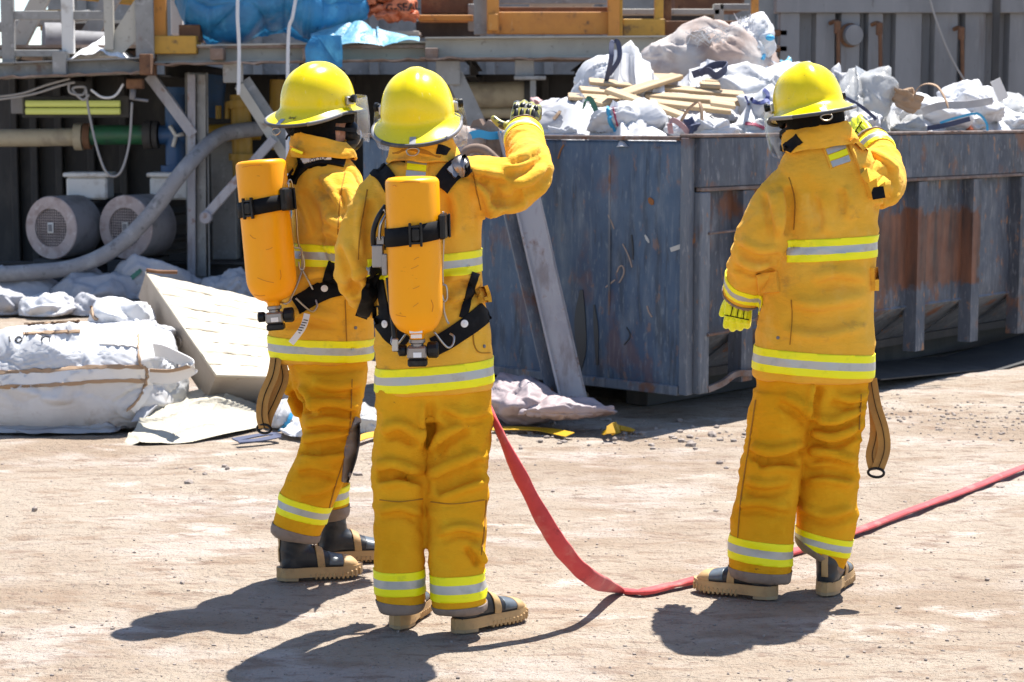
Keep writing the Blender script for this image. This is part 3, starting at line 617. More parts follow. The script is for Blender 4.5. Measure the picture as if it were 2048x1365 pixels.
part('edge_bracket', 'grey_steel', lambda mb: (pbox(mb, 1030, 120, 1068, 152, YD - .1, YD - .06), pbox(mb, 1028, 152, 1092, 160, YD - .16, YD), pbox(mb, 1060, 160, 1072, 215, YD - .12, YD - .08)))
# rail posts on the left deck
for x0, x1, y1, m in ((4, 22, 130, 'grey_steel'), (124, 142, 108, 'pump_white'), (209, 222, 100, 'cream_steel'), (272, 302, 118, 'grey_steel')):
    part('rail_post', m, lambda mb, x0=x0, x1=x1, y1=y1: pbox(mb, x0, -120, x1, y1, YD - .1, YD - .02))
part('hand_rail', 'grey_steel', lambda mb: pbox(mb, 22, 22, 209, 40, YD - .08, YD - .04))
part('hand_rail', 'grey_steel', lambda mb: pbox(mb, -60, 100, 124, 114, YD - .075, YD - .035))
part('hand_rail', 'grey_steel', lambda mb: pbox(mb, -60, -90, 300, -76, YD - .08, YD - .04))
def gus(mb):
    v = [at(198, 112, YD - .05), at(268, 2, YD - .05), at(274, 2, YD - .05), at(274, 80, YD - .05), at(240, 112, YD - .05)]; n = len(v)
    v = v + [q + Vector((0, 0.02, 0)) for q in v]; mb.add(v, [tuple(range(n)), tuple(range(2 * n - 1, n - 1, -1))] + [(i, (i + 1) % n, n + (i + 1) % n, n + i) for i in range(n)])
part('gusset', 'cream_steel', gus)
part('stair_stringer', 'cream_steel', lambda mb: mb.bar(at(20, 120, YD + 1.2), at(100, -40, YD + 1.2), 0.18, 0.07, up=(0, -1, 0)))
part('stair_stringer', 'grey_steel', lambda mb: mb.bar(at(150, 120, YD + 1.6), at(245, -40, YD + 1.6), 0.18, 0.07, up=(0, -1, 0)))
# dark back wall of the engine bay under the deck, its ribs and floor frame
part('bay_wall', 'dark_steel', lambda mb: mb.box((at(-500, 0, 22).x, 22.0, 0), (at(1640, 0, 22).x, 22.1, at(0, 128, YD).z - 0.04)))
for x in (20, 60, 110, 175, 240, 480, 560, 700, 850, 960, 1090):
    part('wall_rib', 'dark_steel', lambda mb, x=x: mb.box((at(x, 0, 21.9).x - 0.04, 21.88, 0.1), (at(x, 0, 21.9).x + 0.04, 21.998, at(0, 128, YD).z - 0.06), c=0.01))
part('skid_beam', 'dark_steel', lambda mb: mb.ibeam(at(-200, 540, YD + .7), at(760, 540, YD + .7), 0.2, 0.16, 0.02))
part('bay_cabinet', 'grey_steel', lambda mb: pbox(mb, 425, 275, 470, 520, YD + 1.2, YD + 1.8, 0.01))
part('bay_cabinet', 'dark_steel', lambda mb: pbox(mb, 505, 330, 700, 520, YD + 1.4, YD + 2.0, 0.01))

# electric motors with their fan covers
for k, (cx, cy, r, Y, lab) in enumerate(((103, 456, 63, YD + .2, 'round grey electric motor with pink dusty fan cover, farthest left'), (252, 455, 64, YD + .2, 'round grey electric motor with dusty fan cover, behind the big hose'))):
    c = at(cx, cy, Y); R = r * mpp(Y); d = Vector((0.42, 0.90, 0)); mt_ = thing('electric_motor', lab, 'motor', (c.x, c.y, 0), group='electric motors under the platform')
    mb = MB(); mb.lathe(c, d, [(0.0, R * 0.62), (0.0, R * 0.97), (0.02, R), (0.40, R), (0.42, R * 0.9), (0.42, R * 0.5)], 40, cap=False); mb.build('fan_cover', 'motor_grey', mt_, smooth=True, auto=0.6)
    mb = MB(); mb.lathe(c - d * 0.012, d, [(0, R * 0.62), (0, R * 0.98), (0.012, R * 1.005), (0.02, R * 0.62)], 40, cap=False); mb.build('face_ring', 'motor_ring', mt_, smooth=True, auto=0.6)
    gr = MB(); x_ = Vector((d.y, -d.x, 0)); n_ = 15
    for i in range(n_):
        o_ = (i - (n_ - 1) / 2) / ((n_ - 1) / 2) * R * 0.6; hl_ = math.sqrt(max(0.0004, (R * 0.62) ** 2 - o_ ** 2))
        gr.tube([c + x_ * o_ - Vector((0, 0, hl_)), c + x_ * o_ + Vector((0, 0, hl_))], 0.004, 4); gr.tube([c + Vector((0, 0, o_)) - x_ * hl_, c + Vector((0, 0, o_)) + x_ * hl_], 0.004, 4)
    g_ = gr.build('fan_grille', 'motor_ring', mt_); g_['kind'] = 'stuff'
    mb = MB(); mb.lathe(c + d * 0.03, d, [(0, 0.001), (0, R * 0.60), (0.01, R * 0.60)], 30); mb.build('fan_disc', 'dark_steel', mt_)
    mb = MB(); Mx = Matrix(((x_.x, d.x, 0, c.x), (x_.y, d.y, 0, c.y), (0, 0, 1, c.z), (0, 0, 0, 1)))
    mb.box((-0.035, -0.02, -0.05), (0.035, -0.008, 0.05), Mx, c=0.005); hb = mb.build('hub_plate', 'pump_white', mt_)
    mb = MB(); mb.box((-0.022, -0.024, -0.034), (0.022, -0.021, 0.034), Mx); mb.build('hub_inset', 'motor_grey', hb)
    mb = MB()
    for i in range(14):
        q = 2 * math.pi * i / 14; o_ = (x_ * math.cos(q) + Vector((0, 0, math.sin(q)))) * R * 0.84; mb.bar(c + d * 0.42 + o_, c + d * 1.05 + o_, 0.02, 0.10, up=o_)
    mb.lathe(c + d * 0.42, d, [(0, R * 0.78), (0.62, R * 0.78)], 30); mb.build('finned_body', 'dark_steel', mt_)
    mb = MB(); b_ = at(cx + (75 if k == 0 else 92), 395, Y + .45); mb.box((b_.x - 0.2, b_.y - 0.1, b_.z - 0.02), (b_.x + 0.2, b_.y + 0.25, b_.z + 0.20), c=0.02); mb.box((b_.x - 0.225, b_.y - 0.13, b_.z + 0.201), (b_.x + 0.225, b_.y + 0.28, b_.z + 0.245), c=0.01); mb.build('terminal_box', 'pump_white', mt_)
    mb = MB(); mb.box((c.x - R * 0.6, c.y - 0.02, 0.0), (c.x + R * 0.9, c.y + 0.8, c.z - R * 1.02), c=0.01); mb.build('motor_foot', 'dark_steel', mt_)
# pipes
def pipe(name, lab, segs):
    t = thing(name, lab, 'pipe', at(segs[0][1][0][0], 560, YD + 1.4))
    for mat, pts, r, nm in segs:
        mb = MB(); mb.tube(V3(spline([at(*p) for p in pts], 8)), r, 18); mb.build(nm, mat, t, smooth=True, auto=0.6)
    return t
YP = YD + 0.9
pt = pipe('horizontal_pipe', 'beige and green horizontal pipe with flanges above the motors', [('beige_pipe', [(-60, 276, YP), (60, 276, YP), (168, 274, YP)], 0.088, 'pipe_run'), ('green_pipe', [(176, 271, YP), (240, 270, YP), (292, 270, YP)], 0.098, 'green_run'), ('beige_pipe', [(150, 274, YP), (158, 274, YP), (166, 274, YP)], 0.135, 'flange'), ('brown_rust', [(169, 273, YP), (176, 273, YP), (182, 273, YP)], 0.13, 'flange'), ('dark_steel', [(288, 270, YP), (296, 270, YP), (304, 270, YP)], 0.14, 'flange'), ('dark_steel', [(307, 270, YP), (312, 270, YP), (317, 270, YP)], 0.14, 'flange')])
pt = pipe('blue_pipe', 'blue upright pipe tee beside the grey column', [('blue_pipe', [(320, 270, YP), (345, 270, YP), (372, 270, YP)], 0.095, 'branch'), ('blue_pipe', [(352, 345, YP), (351, 270, YP), (350, 190, YP)], 0.10, 'riser'), ('blue_pipe', [(352, 348, YP), (352, 340, YP), (352, 332, YP)], 0.15, 'flange'), ('blue_pipe', [(352, 190, YP), (352, 182, YP), (352, 175, YP)], 0.15, 'flange'), ('blue_pipe', [(420, 235, YP + .4), (425, 195, YP + .4), (430, 150, YP + .4)], 0.12, 'riser')])
mb = MB(); mb.tube([at(340, 252, YP - .15), at(352, 272, YP - .15), at(368, 268, YP - .15)], 0.022, 8); mb.tube([at(346, 294, YP - .15), at(352, 272, YP - .15)], 0.02, 8); mb.build('valve_handle', 'pump_white', pt, smooth=True)
pt = pipe('yellow_valve', 'yellow pipe cross with valves between column and brace', [('yellow_valve', [(486, 360, YP - .1), (484, 280, YP - .1), (480, 190, YP - .1)], 0.10, 'riser'), ('yellow_valve', [(415, 268, YP), (450, 266, YP), (520, 262, YP)], 0.09, 'branch'), ('yellow_valve', [(485, 215, YP - .1), (484, 208, YP - .1), (483, 200, YP - .1)], 0.15, 'flange'), ('yellow_valve', [(488, 322, YP - .1), (488, 315, YP - .1), (488, 308, YP - .1)], 0.15, 'flange'), ('yellow_valve', [(437, 238, YP - .1), (437, 225, YP - .1), (437, 212, YP - .1)], 0.03, 'stem'), ('yellow_valve', [(455, 238, YP - .1), (455, 225, YP - .1), (455, 205, YP - .1)], 0.025, 'stem'), ('yellow_valve', [(560, 300, YP + .3), (558, 240, YP + .3), (560, 160, YP + .3)], 0.10, 'riser')])
pt = pipe('pump_pipe', 'beige pump barrel under the platform right of the middle helmet', [('beige_pipe', [(935, 190, YP), (990, 190, YP), (1050, 188, YP)], 0.125, 'barrel'), ('beige_pipe', [(940, 225, YP + .1), (990, 225, YP + .1), (1060, 225, YP + .1)], 0.06, 'pipe_run'), ('dark_steel', [(1048, 188, YP), (1056, 188, YP), (1066, 188, YP)], 0.15, 'flange')])
# hoses
hs = MB(); hs.tube(V3(spline([at(-60, 552, YD - .6), at(60, 545, YD - .5), at(150, 534, YD - .35), at(230, 497, YD - .25), at(300, 430, YD - .15), at(360, 350, YD - .05), at(405, 300, YD + .2), at(450, 268, YD + .5), at(520, 258, YD + .75)], 12)), [0.075] * 97, 20)
tag(hs.build('suction_hose', 'hose_grey', None, smooth=True, auto=0.8), 'thick dusty grey hose curving up past the motors to the column', 'hose')
# tube lamp
lm = thing('tube_lamp', 'yellow-green tube lamp hanging under the left deck', 'lamp', at(147, 232, YD + .6))
mb = MB(); pbox(mb, 44, 192, 258, 236, YD + .62, YD + .75, 0.01); mb.build('housing', 'dark_steel', lm)
for yy in (208, 223):
    mb = MB(); mb.tube([at(52, yy, YD + .57), at(240, yy, YD + .57)], 0.032, 12); mb.build('tube', 'lamp_tube', lm, smooth=True, auto=0.6)
mb = MB(); pbox(mb, 22, 192, 46, 228, YD + .6, YD + .7, 0.01); mb.build('end_bracket', 'motor_grey', lm)
# cables
for lab, pts, r, m in (('grey cable strung under the left deck from the lamp bracket', [(-30, 203, YD), (60, 190, YD), (120, 172, YD), (150, 165, YD)], 0.012, 'cable_grey'), ('pale cable swagging lower under the left deck', [(-30, 196, YD), (40, 188, YD), (95, 170, YD), (140, 158, YD)], 0.011, 'cable_grey'), ('thin cable loop hanging in front of the green pipe', [(172, 178, YD), (178, 225, YD), (195, 300, YD - .05), (215, 348, YD - .05), (240, 346, YD - .05), (258, 290, YD), (264, 205, YD)], 0.012, 'cable_grey'), ('tangled cable coil by the lamp', [(138, 165, YD), (140, 185, YD - .03), (165, 190, YD), (170, 175, YD + .03), (145, 178, YD), (165, 200, YD - .02), (178, 190, YD)], 0.013, 'cable_grey'), ('cable swag between the lamp and the rusty valve', [(182, 180, YD), (205, 195, YD), (230, 192, YD), (247, 168, YD)], 0.012, 'rope_white')):
    mb = MB(); mb.tube(V3(spline([at(*p) for p in pts], 8)), r, 7); tag(mb.build('cable', m, None, smooth=True), lab, 'cable')
for x0, y1, x1, lab in ((478, 190, 473, 'white rope hanging left of the leftmost helmet'), (576, 430, 592, 'white rope hanging behind the leftmost helmet from the tarp')):
    mb = MB(); P = spline([at(x1 + (4 if x1 < 500 else 10), -60, YD - .45), at(x1 + (2 if x1 < 500 else -6), 30, YD - .45), at(x0, 95, YD - .4), at(x0 - 1, y1, YD - .4)], 8); mb.tube(V3(P), 0.016, 8); tag(mb.build('rope', 'rope_white', None, smooth=True), lab, 'rope')
tp = thing('drain_valve', 'small rusty drain valve hanging under the platform corner', 'valve', at(268, 200, YD))
mb = MB(); pbox(mb, 252, 158, 284, 178, YD - .05, YD + .08, 0.01); mb.build('valve_block', 'brown_rust', tp); mb = MB(); mb.tube([at(266, 178, YD), at(265, 200, YD)], 0.03, 10); mb.tube([at(265, 198, YD), at(296, 202, YD - .05)], 0.014, 8); mb.build('spout', 'motor_grey', tp, smooth=True)
# white powder spilt on the left deck
v = []; n1, n2 = 60, 24
for i in range(n1):
    for j in range(n2):
        u = i / (n1 - 1); w = j / (n2 - 1); p_ = at(92 + 190 * u, 124, YD - .1); h = 0.23 * math.exp(-((u - 0.55) / 0.30) ** 2) * math.sin(math.pi * min(1, w * 0.85 + 0.12)) ** 0.8
        q = np.array([[u * 9, w * 5, 0.3]]); h *= 1 + 0.5 * pn(q, 3)[0]; v.append((p_.x, YD - .13 + 0.9 * w, p_.z - 0.02 + h))
f = [(i * n2 + j, i * n2 + j + 1, (i + 1) * n2 + j + 1, (i + 1) * n2 + j) for i in range(n1 - 1) for j in range(n2 - 1)]
tag(make('powder_heap', v, f, 'powder'), 'white powder spilt over the left deck edge', 'powder')
# blurred machinery on the left deck
mc = thing('deck_machine', 'grey round machine with pipe standing on the left deck behind the rail', 'machine', at(110, 110, YD + 1))
mb = MB(); mb.lathe(at(85, 90, YD + 1), (1, 0.3, 0), [(0, 0.16), (0.02, 0.22), (0.18, 0.22), (0.22, 0.15), (0.7, 0.13), (0.72, 0.08)], 26); mb.build('housing', 'motor_grey', mc, smooth=True, auto=0.6)
mb = MB(); pbox(mb, 80, 20, 122, 62, YD + 1.8, YD + 2.1); mb.build('yellow_panel', 'amber_paint', mc); mb = MB(); pbox(mb, 95, 96, 200, 118, YD + .8, YD + 1.2); mb.build('base', 'grey_steel', mc)

# orange frames on the deck
def frame(name, lab, boxes, cat='frame'):
    t = thing(name, lab, cat, at(boxes[0][1], 80, YD + .3))
    for nm, x0, y0, x1, y1, Ya, Yb, m in boxes:
        mb = MB(); pbox(mb, x0, y0, x1, y1, Ya, Yb, 0.006); mb.build(nm, m, t)
    return t
frame('orange_stand', 'rusty orange stand on the deck left of the blue tarp', [('post', 305, -80, 329, 78, YD + .05, YD + .15, 'orange_paint'), ('foot', 303, 72, 392, 108, YD - .02, YD + .3, 'amber_paint'), ('block', 358, 50, 400, 84, YD + .1, YD + .4, 'brown_rust'), ('post', 342, -80, 362, 70, YD + .6, YD + .7, 'pump_white')])
frame('orange_skid_frame', 'orange steel skid frame with a wide bottom panel behind the heaped container', [('bottom_panel', 994, 24, 1222, 69, YD + .22, YD + .3, 'orange_paint'), ('post', 974, -80, 998, 68, YD + .15, YD + .3, 'orange_paint'), ('post', 1216, -80, 1240, 75, YD + .15, YD + .32, 'orange_paint'), ('hook_plate', 976, 28, 996, 62, YD + .1, YD + .145, 'orange_paint'), ('inner_beam', 998, 14, 1216, 23, YD + .35, YD + .5, 'brown_rust'), ('back_beam', 1000, -20, 1216, 8, YD + 1.5, YD + 1.6, 'grey_steel')])
frame('amber_skid_frame', 'amber steel skid frame right of the orange one, partly behind the bags', [('bottom_panel', 1246, 38, 1330, 76, YD + .25, YD + .33, 'amber_paint'), ('post', 1232, -80, 1246, 78, YD + .2, YD + .3, 'amber_paint'), ('post', 1310, -80, 1328, 40, YD + .3, YD + .45, 'amber_paint'), ('post', 1328, -80, 1344, 40, YD + .45, YD + .6, 'brown_rust'), ('low_panel', 1330, 42, 1500, 80, YD + .35, YD + .4, 'brown_rust')])
frame('grey_girder', 'grey girder on the deck behind the torn bag', [('beam', 1240, 18, 1440, 30, YD + .9, YD + 1.1, 'cream_steel'), ('leg', 1428, 8, 1448, 60, YD + .9, YD + 1.1, 'cream_steel'), ('beam', 1440, 8, 1500, 20, YD + .9, YD + 1.1, 'grey_steel'), ('web', 1240, 30, 1430, 60, YD + 1.2, YD + 1.25, 'dark_steel')], 'girder')
frame('orange_pole', 'rusty orange pole standing left of the grey tank', [('pole', 1502, -80, 1519, 120, YD + .1, YD + .18, 'orange_paint')], 'pole')
frame('rusty_channel', 'rusty channel frame on the deck between the orange sacks and the skid frame', [('beam', 842, -60, 946, 28, YD + .9, YD + 1.1, 'brown_rust'), ('lower_beam', 836, 30, 946, 42, YD + .7, YD + 1.1, 'orange_paint'), ('post', 948, -60, 974, 70, YD + .35, YD + .45, 'grey_steel'), ('post', 936, 8, 950, 62, YD + .8, YD + .9, 'grey_steel'), ('back_plate', 832, 42, 960, 76, YD + 1.2, YD + 1.25, 'dark_steel')])

# grey tank at the right
TK = thing('steel_tank', 'grey ribbed steel tank wall behind the heaped container at right', 'tank', at(1800, 200, YD + .3))
YT = YD + 0.3
def tpart(name, m, x0, y0, x1, y1, Ya, Yb, c=0.006):
    mb = MB(); pbox(mb, x0, y0, x1, y1, Ya, Yb, c); return mb.build(name, m, TK)
tpart('wall', 'tank_steel', 1560, -120, 2320, 420, YT + .12, YT + .16)
tpart('top_rail', 'tank_steel', 1552, -90, 2320, 26, YT - .06, YT + .12)
tpart('corner_post', 'tank_steel', 1556, 26, 1600, 330, YT - .02, YT + .119)
for x0, x1 in ((1626, 1672), (1676, 1722), (1730, 1768), (1784, 1846), (1862, 1918), (1922, 1974), (2010, 2060), (2080, 2140), (2160, 2220)):
    mb = MB(); y0, y1 = 27, 330; a = at(x0, y1, YT); b = at(x1, y0, YT)
    v = [Vector((x, y, z)) for z in (a.z, b.z) for x, y in ((a.x - 0.02, YT + .119), (a.x + 0.01, YT + .0), (b.x - 0.01, YT + .0), (b.x + 0.02, YT + .119))]
    mb.add(v, [(0, 1, 5, 4), (1, 2, 6, 5), (2, 3, 7, 6), (3, 2, 1, 0), (4, 5, 6, 7), (0, 4, 7, 3)]); mb.build('wall_rib', 'tank_steel', TK)
tpart('gap_strip', 'dark_steel', 1978, -90, 2004, 330, YT - .10, YT - .07)
for x, y0, y1 in ((1676, 42, 200), (1760, 45, 200), (1924, 54, 210)):
    mb = MB(); mb.tube(V3(spline([at(x - 16, y0 + 5, YT - .02), at(x - 4, y0 + 2, YT - .10), at(x, y0 + 22, YT - .12), at(x + 1, y1, YT - .12)], 6)), 0.020, 10); h_ = mb.build('hanger_hook', 'brown_rust', TK, smooth=True); tag(h_)
    mb = MB(); pbox(mb, x - 7, y0, x + 6, y0 + 26, YT - .14, YT - .09, 0.01); mb.build('hook_head', 'brown_rust', TK)
mb = MB(); mb.lathe(at(1702, 71, YT - .005), (0.35, -1, 0), [(0, 0.10), (0.06, 0.10), (0.07, 0.095), (0.07, 0.001)], 26); mb.build('round_hatch', 'tank_steel', TK, smooth=True, auto=0.5)
mb = MB(); mb.lathe(at(1699, 71, YT - .01), (0.35, -1, 0), [(0, 0.115), (0.02, 0.115), (0.02, 0.1)], 26); mb.build('hatch_flange', 'brown_rust', TK, smooth=True, auto=0.5)
for i in range(3):
    tpart('ladder_step', 'brown_rust', 1540, 60 + i * 32, 1575, 72 + i * 32, YT - .02, YT + .1)
mb = MB(); mb.tube(V3(spline([at(1855, -20, YT - .2), at(1872, 40, YT - .2), at(1900, 110, YT - .2), at(1932, 165, YT - .2), at(1970, 205, YT - .2)], 6)), 0.010, 6); tag(mb.build('cable', 'cable_grey', None, smooth=True), 'thin dark cable slanting down across the grey tank', 'cable')

# machinery house far behind the deck
EH = thing('machinery_house', 'dull grey-brown ribbed machinery house wall behind the deck', 'building', (0, 26, 2.0))
x0_, x1_ = at(95, 0, 26).x, at(2400, 0, 26).x
mb = MB(); mb.box((x0_, 26.0, 0.0), (x1_, 26.2, 5.5)); mb.build('wall', 'grey_steel', EH)
for k in range(16):
    xx = x0_ + 0.4 + k * 0.75; mb = MB(); mb.box((xx, 25.9, 2.0), (xx + 0.12, 25.998, 5.4), c=0.01); mb.build('wall_rib', 'grey_steel', EH)
for k, (bx, m_, lab) in enumerate((((860, -40, 940, 20), 'orange_paint', 'rusty orange box on the deck in the gap behind the sacks'), ((1060, -50, 1190, 14), 'cream_steel', 'pale machine casing on the deck framed by the orange skid'), ((1350, -40, 1490, 22), 'brown_rust', 'rust brown box on the deck above the torn bag'))):
    mb = MB(); pbox(mb, *bx, 21.6, 22.4, 0.03); tag(mb.build('machine_casing', m_), lab, 'casing')
for k, (a_, b_, w_, m_, lab) in enumerate((((-40, 60, 20.6), (180, 30, 20.6), 0.10, 'grey_steel', 'grey pipe behind the left rail, lower'), ((40, -20, 20.9), (330, 10, 20.9), 0.08, 'amber_paint', 'yellow rail far behind the left deck'), ((180, 95, 20.2), (330, 70, 20.2), 0.14, 'cream_steel', 'pale beam behind the left gusset'), ((110, 70, 21.4), (300, 70, 21.4), 0.30, 'dark_steel', 'dark bar behind the left deck machine'))):
    mb = MB(); mb.bar(at(*a_), at(*b_), w_, w_); tag(mb.build('deck_beam', m_), lab, 'beam')
# ------------------------------------------------------------------ bags, tarp, boards, mattress
pmat('bag_white', (0.66, 0.66, 0.67), 0.55, transl=0.18, spots=[((0.50, 0.49, 0.50), 3, O1, 0.45, 0.7, 0.7), ((0.36, 0.31, 0.27), 5, O1, 0.60, 0.74, 0.6)], bump=[(6, (1, 1, 0.3), 0.25, 0.02)])
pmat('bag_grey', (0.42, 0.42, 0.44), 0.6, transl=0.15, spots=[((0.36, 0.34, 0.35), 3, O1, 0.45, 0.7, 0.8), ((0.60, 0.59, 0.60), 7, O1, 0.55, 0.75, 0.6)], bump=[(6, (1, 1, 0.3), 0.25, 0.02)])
pmat('bag_mauve', (0.42, 0.34, 0.34), 0.6, transl=0.15, spots=[((0.30, 0.21, 0.21), 4, O1, 0.45, 0.7, 0.8), ((0.56, 0.50, 0.51), 6, O1, 0.55, 0.75, 0.7)], bump=[(6, (1, 1, 0.3), 0.25, 0.02)])
pmat('bag_stained', (0.54, 0.48, 0.44), 0.7, transl=0.12, spots=[((0.33, 0.23, 0.19), 2.2, O1, 0.42, 0.60, 0.85), ((0.58, 0.56, 0.54), 4, O1, 0.50, 0.7, 0.6)], bump=[(5, (1, 1, 0.5), 0.3, 0.03), (90, O1, 0.2, 0.004)])
pmat('clear_plastic', (0.56, 0.56, 0.55), 0.25, transl=0.35, spots=[((0.42, 0.41, 0.39), 5, O1, 0.45, 0.7, 0.8)], bump=[(7, (1, 1, 0.5), 0.4, 0.03), (30, O1, 0.2, 0.008)], spec=0.7)
pmat('canvas', (0.46, 0.42, 0.335), 0.85, spots=[((0.39, 0.35, 0.27), 4, O1, 0.45, 0.7, 0.7), ((0.38, 0.32, 0.24), 12, O1, 0.62, 0.75, 0.5)], bump=[(16, O1, 0.4, 0.03), (120, O1, 0.3, 0.004)])
pmat('quilt_vinyl', (0.48, 0.415, 0.31), 0.55, spots=[((0.47, 0.41, 0.30), 3, O1, 0.45, 0.7, 0.7), ((0.40, 0.33, 0.25), 14, O1, 0.66, 0.76, 0.5)], bump=[(40, O1, 0.2, 0.006)])
pmat('quilt_side', (0.36, 0.30, 0.24), 0.7, spots=[((0.27, 0.22, 0.17), 3, O1, 0.45, 0.7, 0.8), ((0.20, 0.15, 0.11), 16, O1, 0.64, 0.75, 0.6)], bump=[(60, O1, 0.2, 0.004)])
pmat('web_brown', (0.36, 0.24, 0.15), 0.85, bump=[(200, O1, 0.3, 0.003)])
pmat('web_white', (0.72, 0.70, 0.67), 0.8, bump=[(200, O1, 0.3, 0.003)])
pmat('web_navy', (0.05, 0.06, 0.11), 0.8); pmat('web_pink', (0.42, 0.25, 0.25), 0.8); pmat('web_green', (0.05, 0.16, 0.11), 0.8)
pmat('blue_cord', (0.04, 0.32, 0.55), 0.6); pmat('blue_print', (0.06, 0.075, 0.22), 0.7); pmat('red_print', (0.35, 0.06, 0.10), 0.7)
pmat('orange_plastic', (0.55, 0.13, 0.05), 0.5); pmat('yellow_tape', (0.55, 0.31, 0.01), 0.45, spots=[((0.55, 0.30, 0.02), 9, O1, 0.5, 0.7, 0.6)])
pmat('wood', (0.46, 0.33, 0.19), 0.8, spots=[((0.33, 0.23, 0.13), 7, (0.25, 4, 4), 0.42, 0.62, 0.8), ((0.54, 0.42, 0.27), 14, (0.2, 5, 5), 0.5, 0.72, 0.7), ((0.22, 0.16, 0.11), 9, O1, 0.66, 0.76, 0.5)], bump=[(30, (0.2, 4, 4), 0.4, 0.004)])
pmat('tarp_blue', (0.035, 0.235, 0.46), 0.42, transl=0.18, spots=[((0.02, 0.14, 0.30), 2.5, O1, 0.42, 0.66, 0.8), ((0.10, 0.40, 0.62), 4, (1, 1, 0.5), 0.54, 0.74, 0.8), ((0.02, 0.03, 0.04), 9, O1, 0.66, 0.76, 0.7)], bump=[(14, O1, 0.5, 0.03), (45, O1, 0.35, 0.01)])
pmat('tarp_pale', (0.16, 0.42, 0.58), 0.45, transl=0.18, spots=[((0.34, 0.55, 0.66), 4, O1, 0.45, 0.68, 0.8), ((0.06, 0.28, 0.46), 7, O1, 0.5, 0.72, 0.7)], bump=[(14, O1, 0.5, 0.03)])
pmat('sack_orange', (0.56, 0.155, 0.065), 0.6, spots=[((0.44, 0.11, 0.05), 4, O1, 0.45, 0.7, 0.7), ((0.66, 0.27, 0.16), 9, O1, 0.56, 0.74, 0.6)], bump=[(16, O1, 0.4, 0.02)])
pmat('pallet_grey', (0.36, 0.32, 0.28), 0.85, spots=[((0.25, 0.20, 0.17), 8, O1, 0.45, 0.7, 0.8)])

_ICO = {}
def ico(n):
    if n not in _ICO:
        bm = bmesh.new(); bmesh.ops.create_icosphere(bm, subdivisions=n, radius=1.0); bm.verts.index_update()
        _ICO[n] = (np.array([v.co[:] for v in bm.verts]), [tuple(v.index for v in f.verts) for f in bm.faces]); bm.free()
    return _ICO[n]
def crumple(p, seed, fr):
    """folded-cloth relief: sharp ridges, soft hollows, several sizes"""
    w = np.stack([pn(p * 1.1, seed + 1), pn(p * 1.1, seed + 2), pn(p * 1.1, seed + 3)], 1) * 0.5
    q = p + w; a = 0.9 * pn(p * 0.7 + 3.1, seed + 4); am = 1.0; rs = np.random.RandomState(seed)
    for k in range(2):                           # each set of creases runs its own way, so folds come out long
        R_ = np.linalg.qr(rs.randn(3, 3))[0]; t = (q @ R_) * np.array([1.0, 0.45, 0.8])
        n = pn(t * fr * 0.75 * 1.85 ** k + k * 7.3, seed + 10 * k)
        a = a + am * (0.45 - np.sqrt(n * n + 0.0004) * 2.2); am *= 0.56
    return a
def rim_y(x):
    k = (x - 1024) / F
    if x < 1380: t = (0.98 - 11 * k) / (0.751 + 0.66 * k); return 11 + 0.66 * t
    t = (11 * k - 0.98) / (0.66 - 0.751 * k); return 11 + 0.751 * t
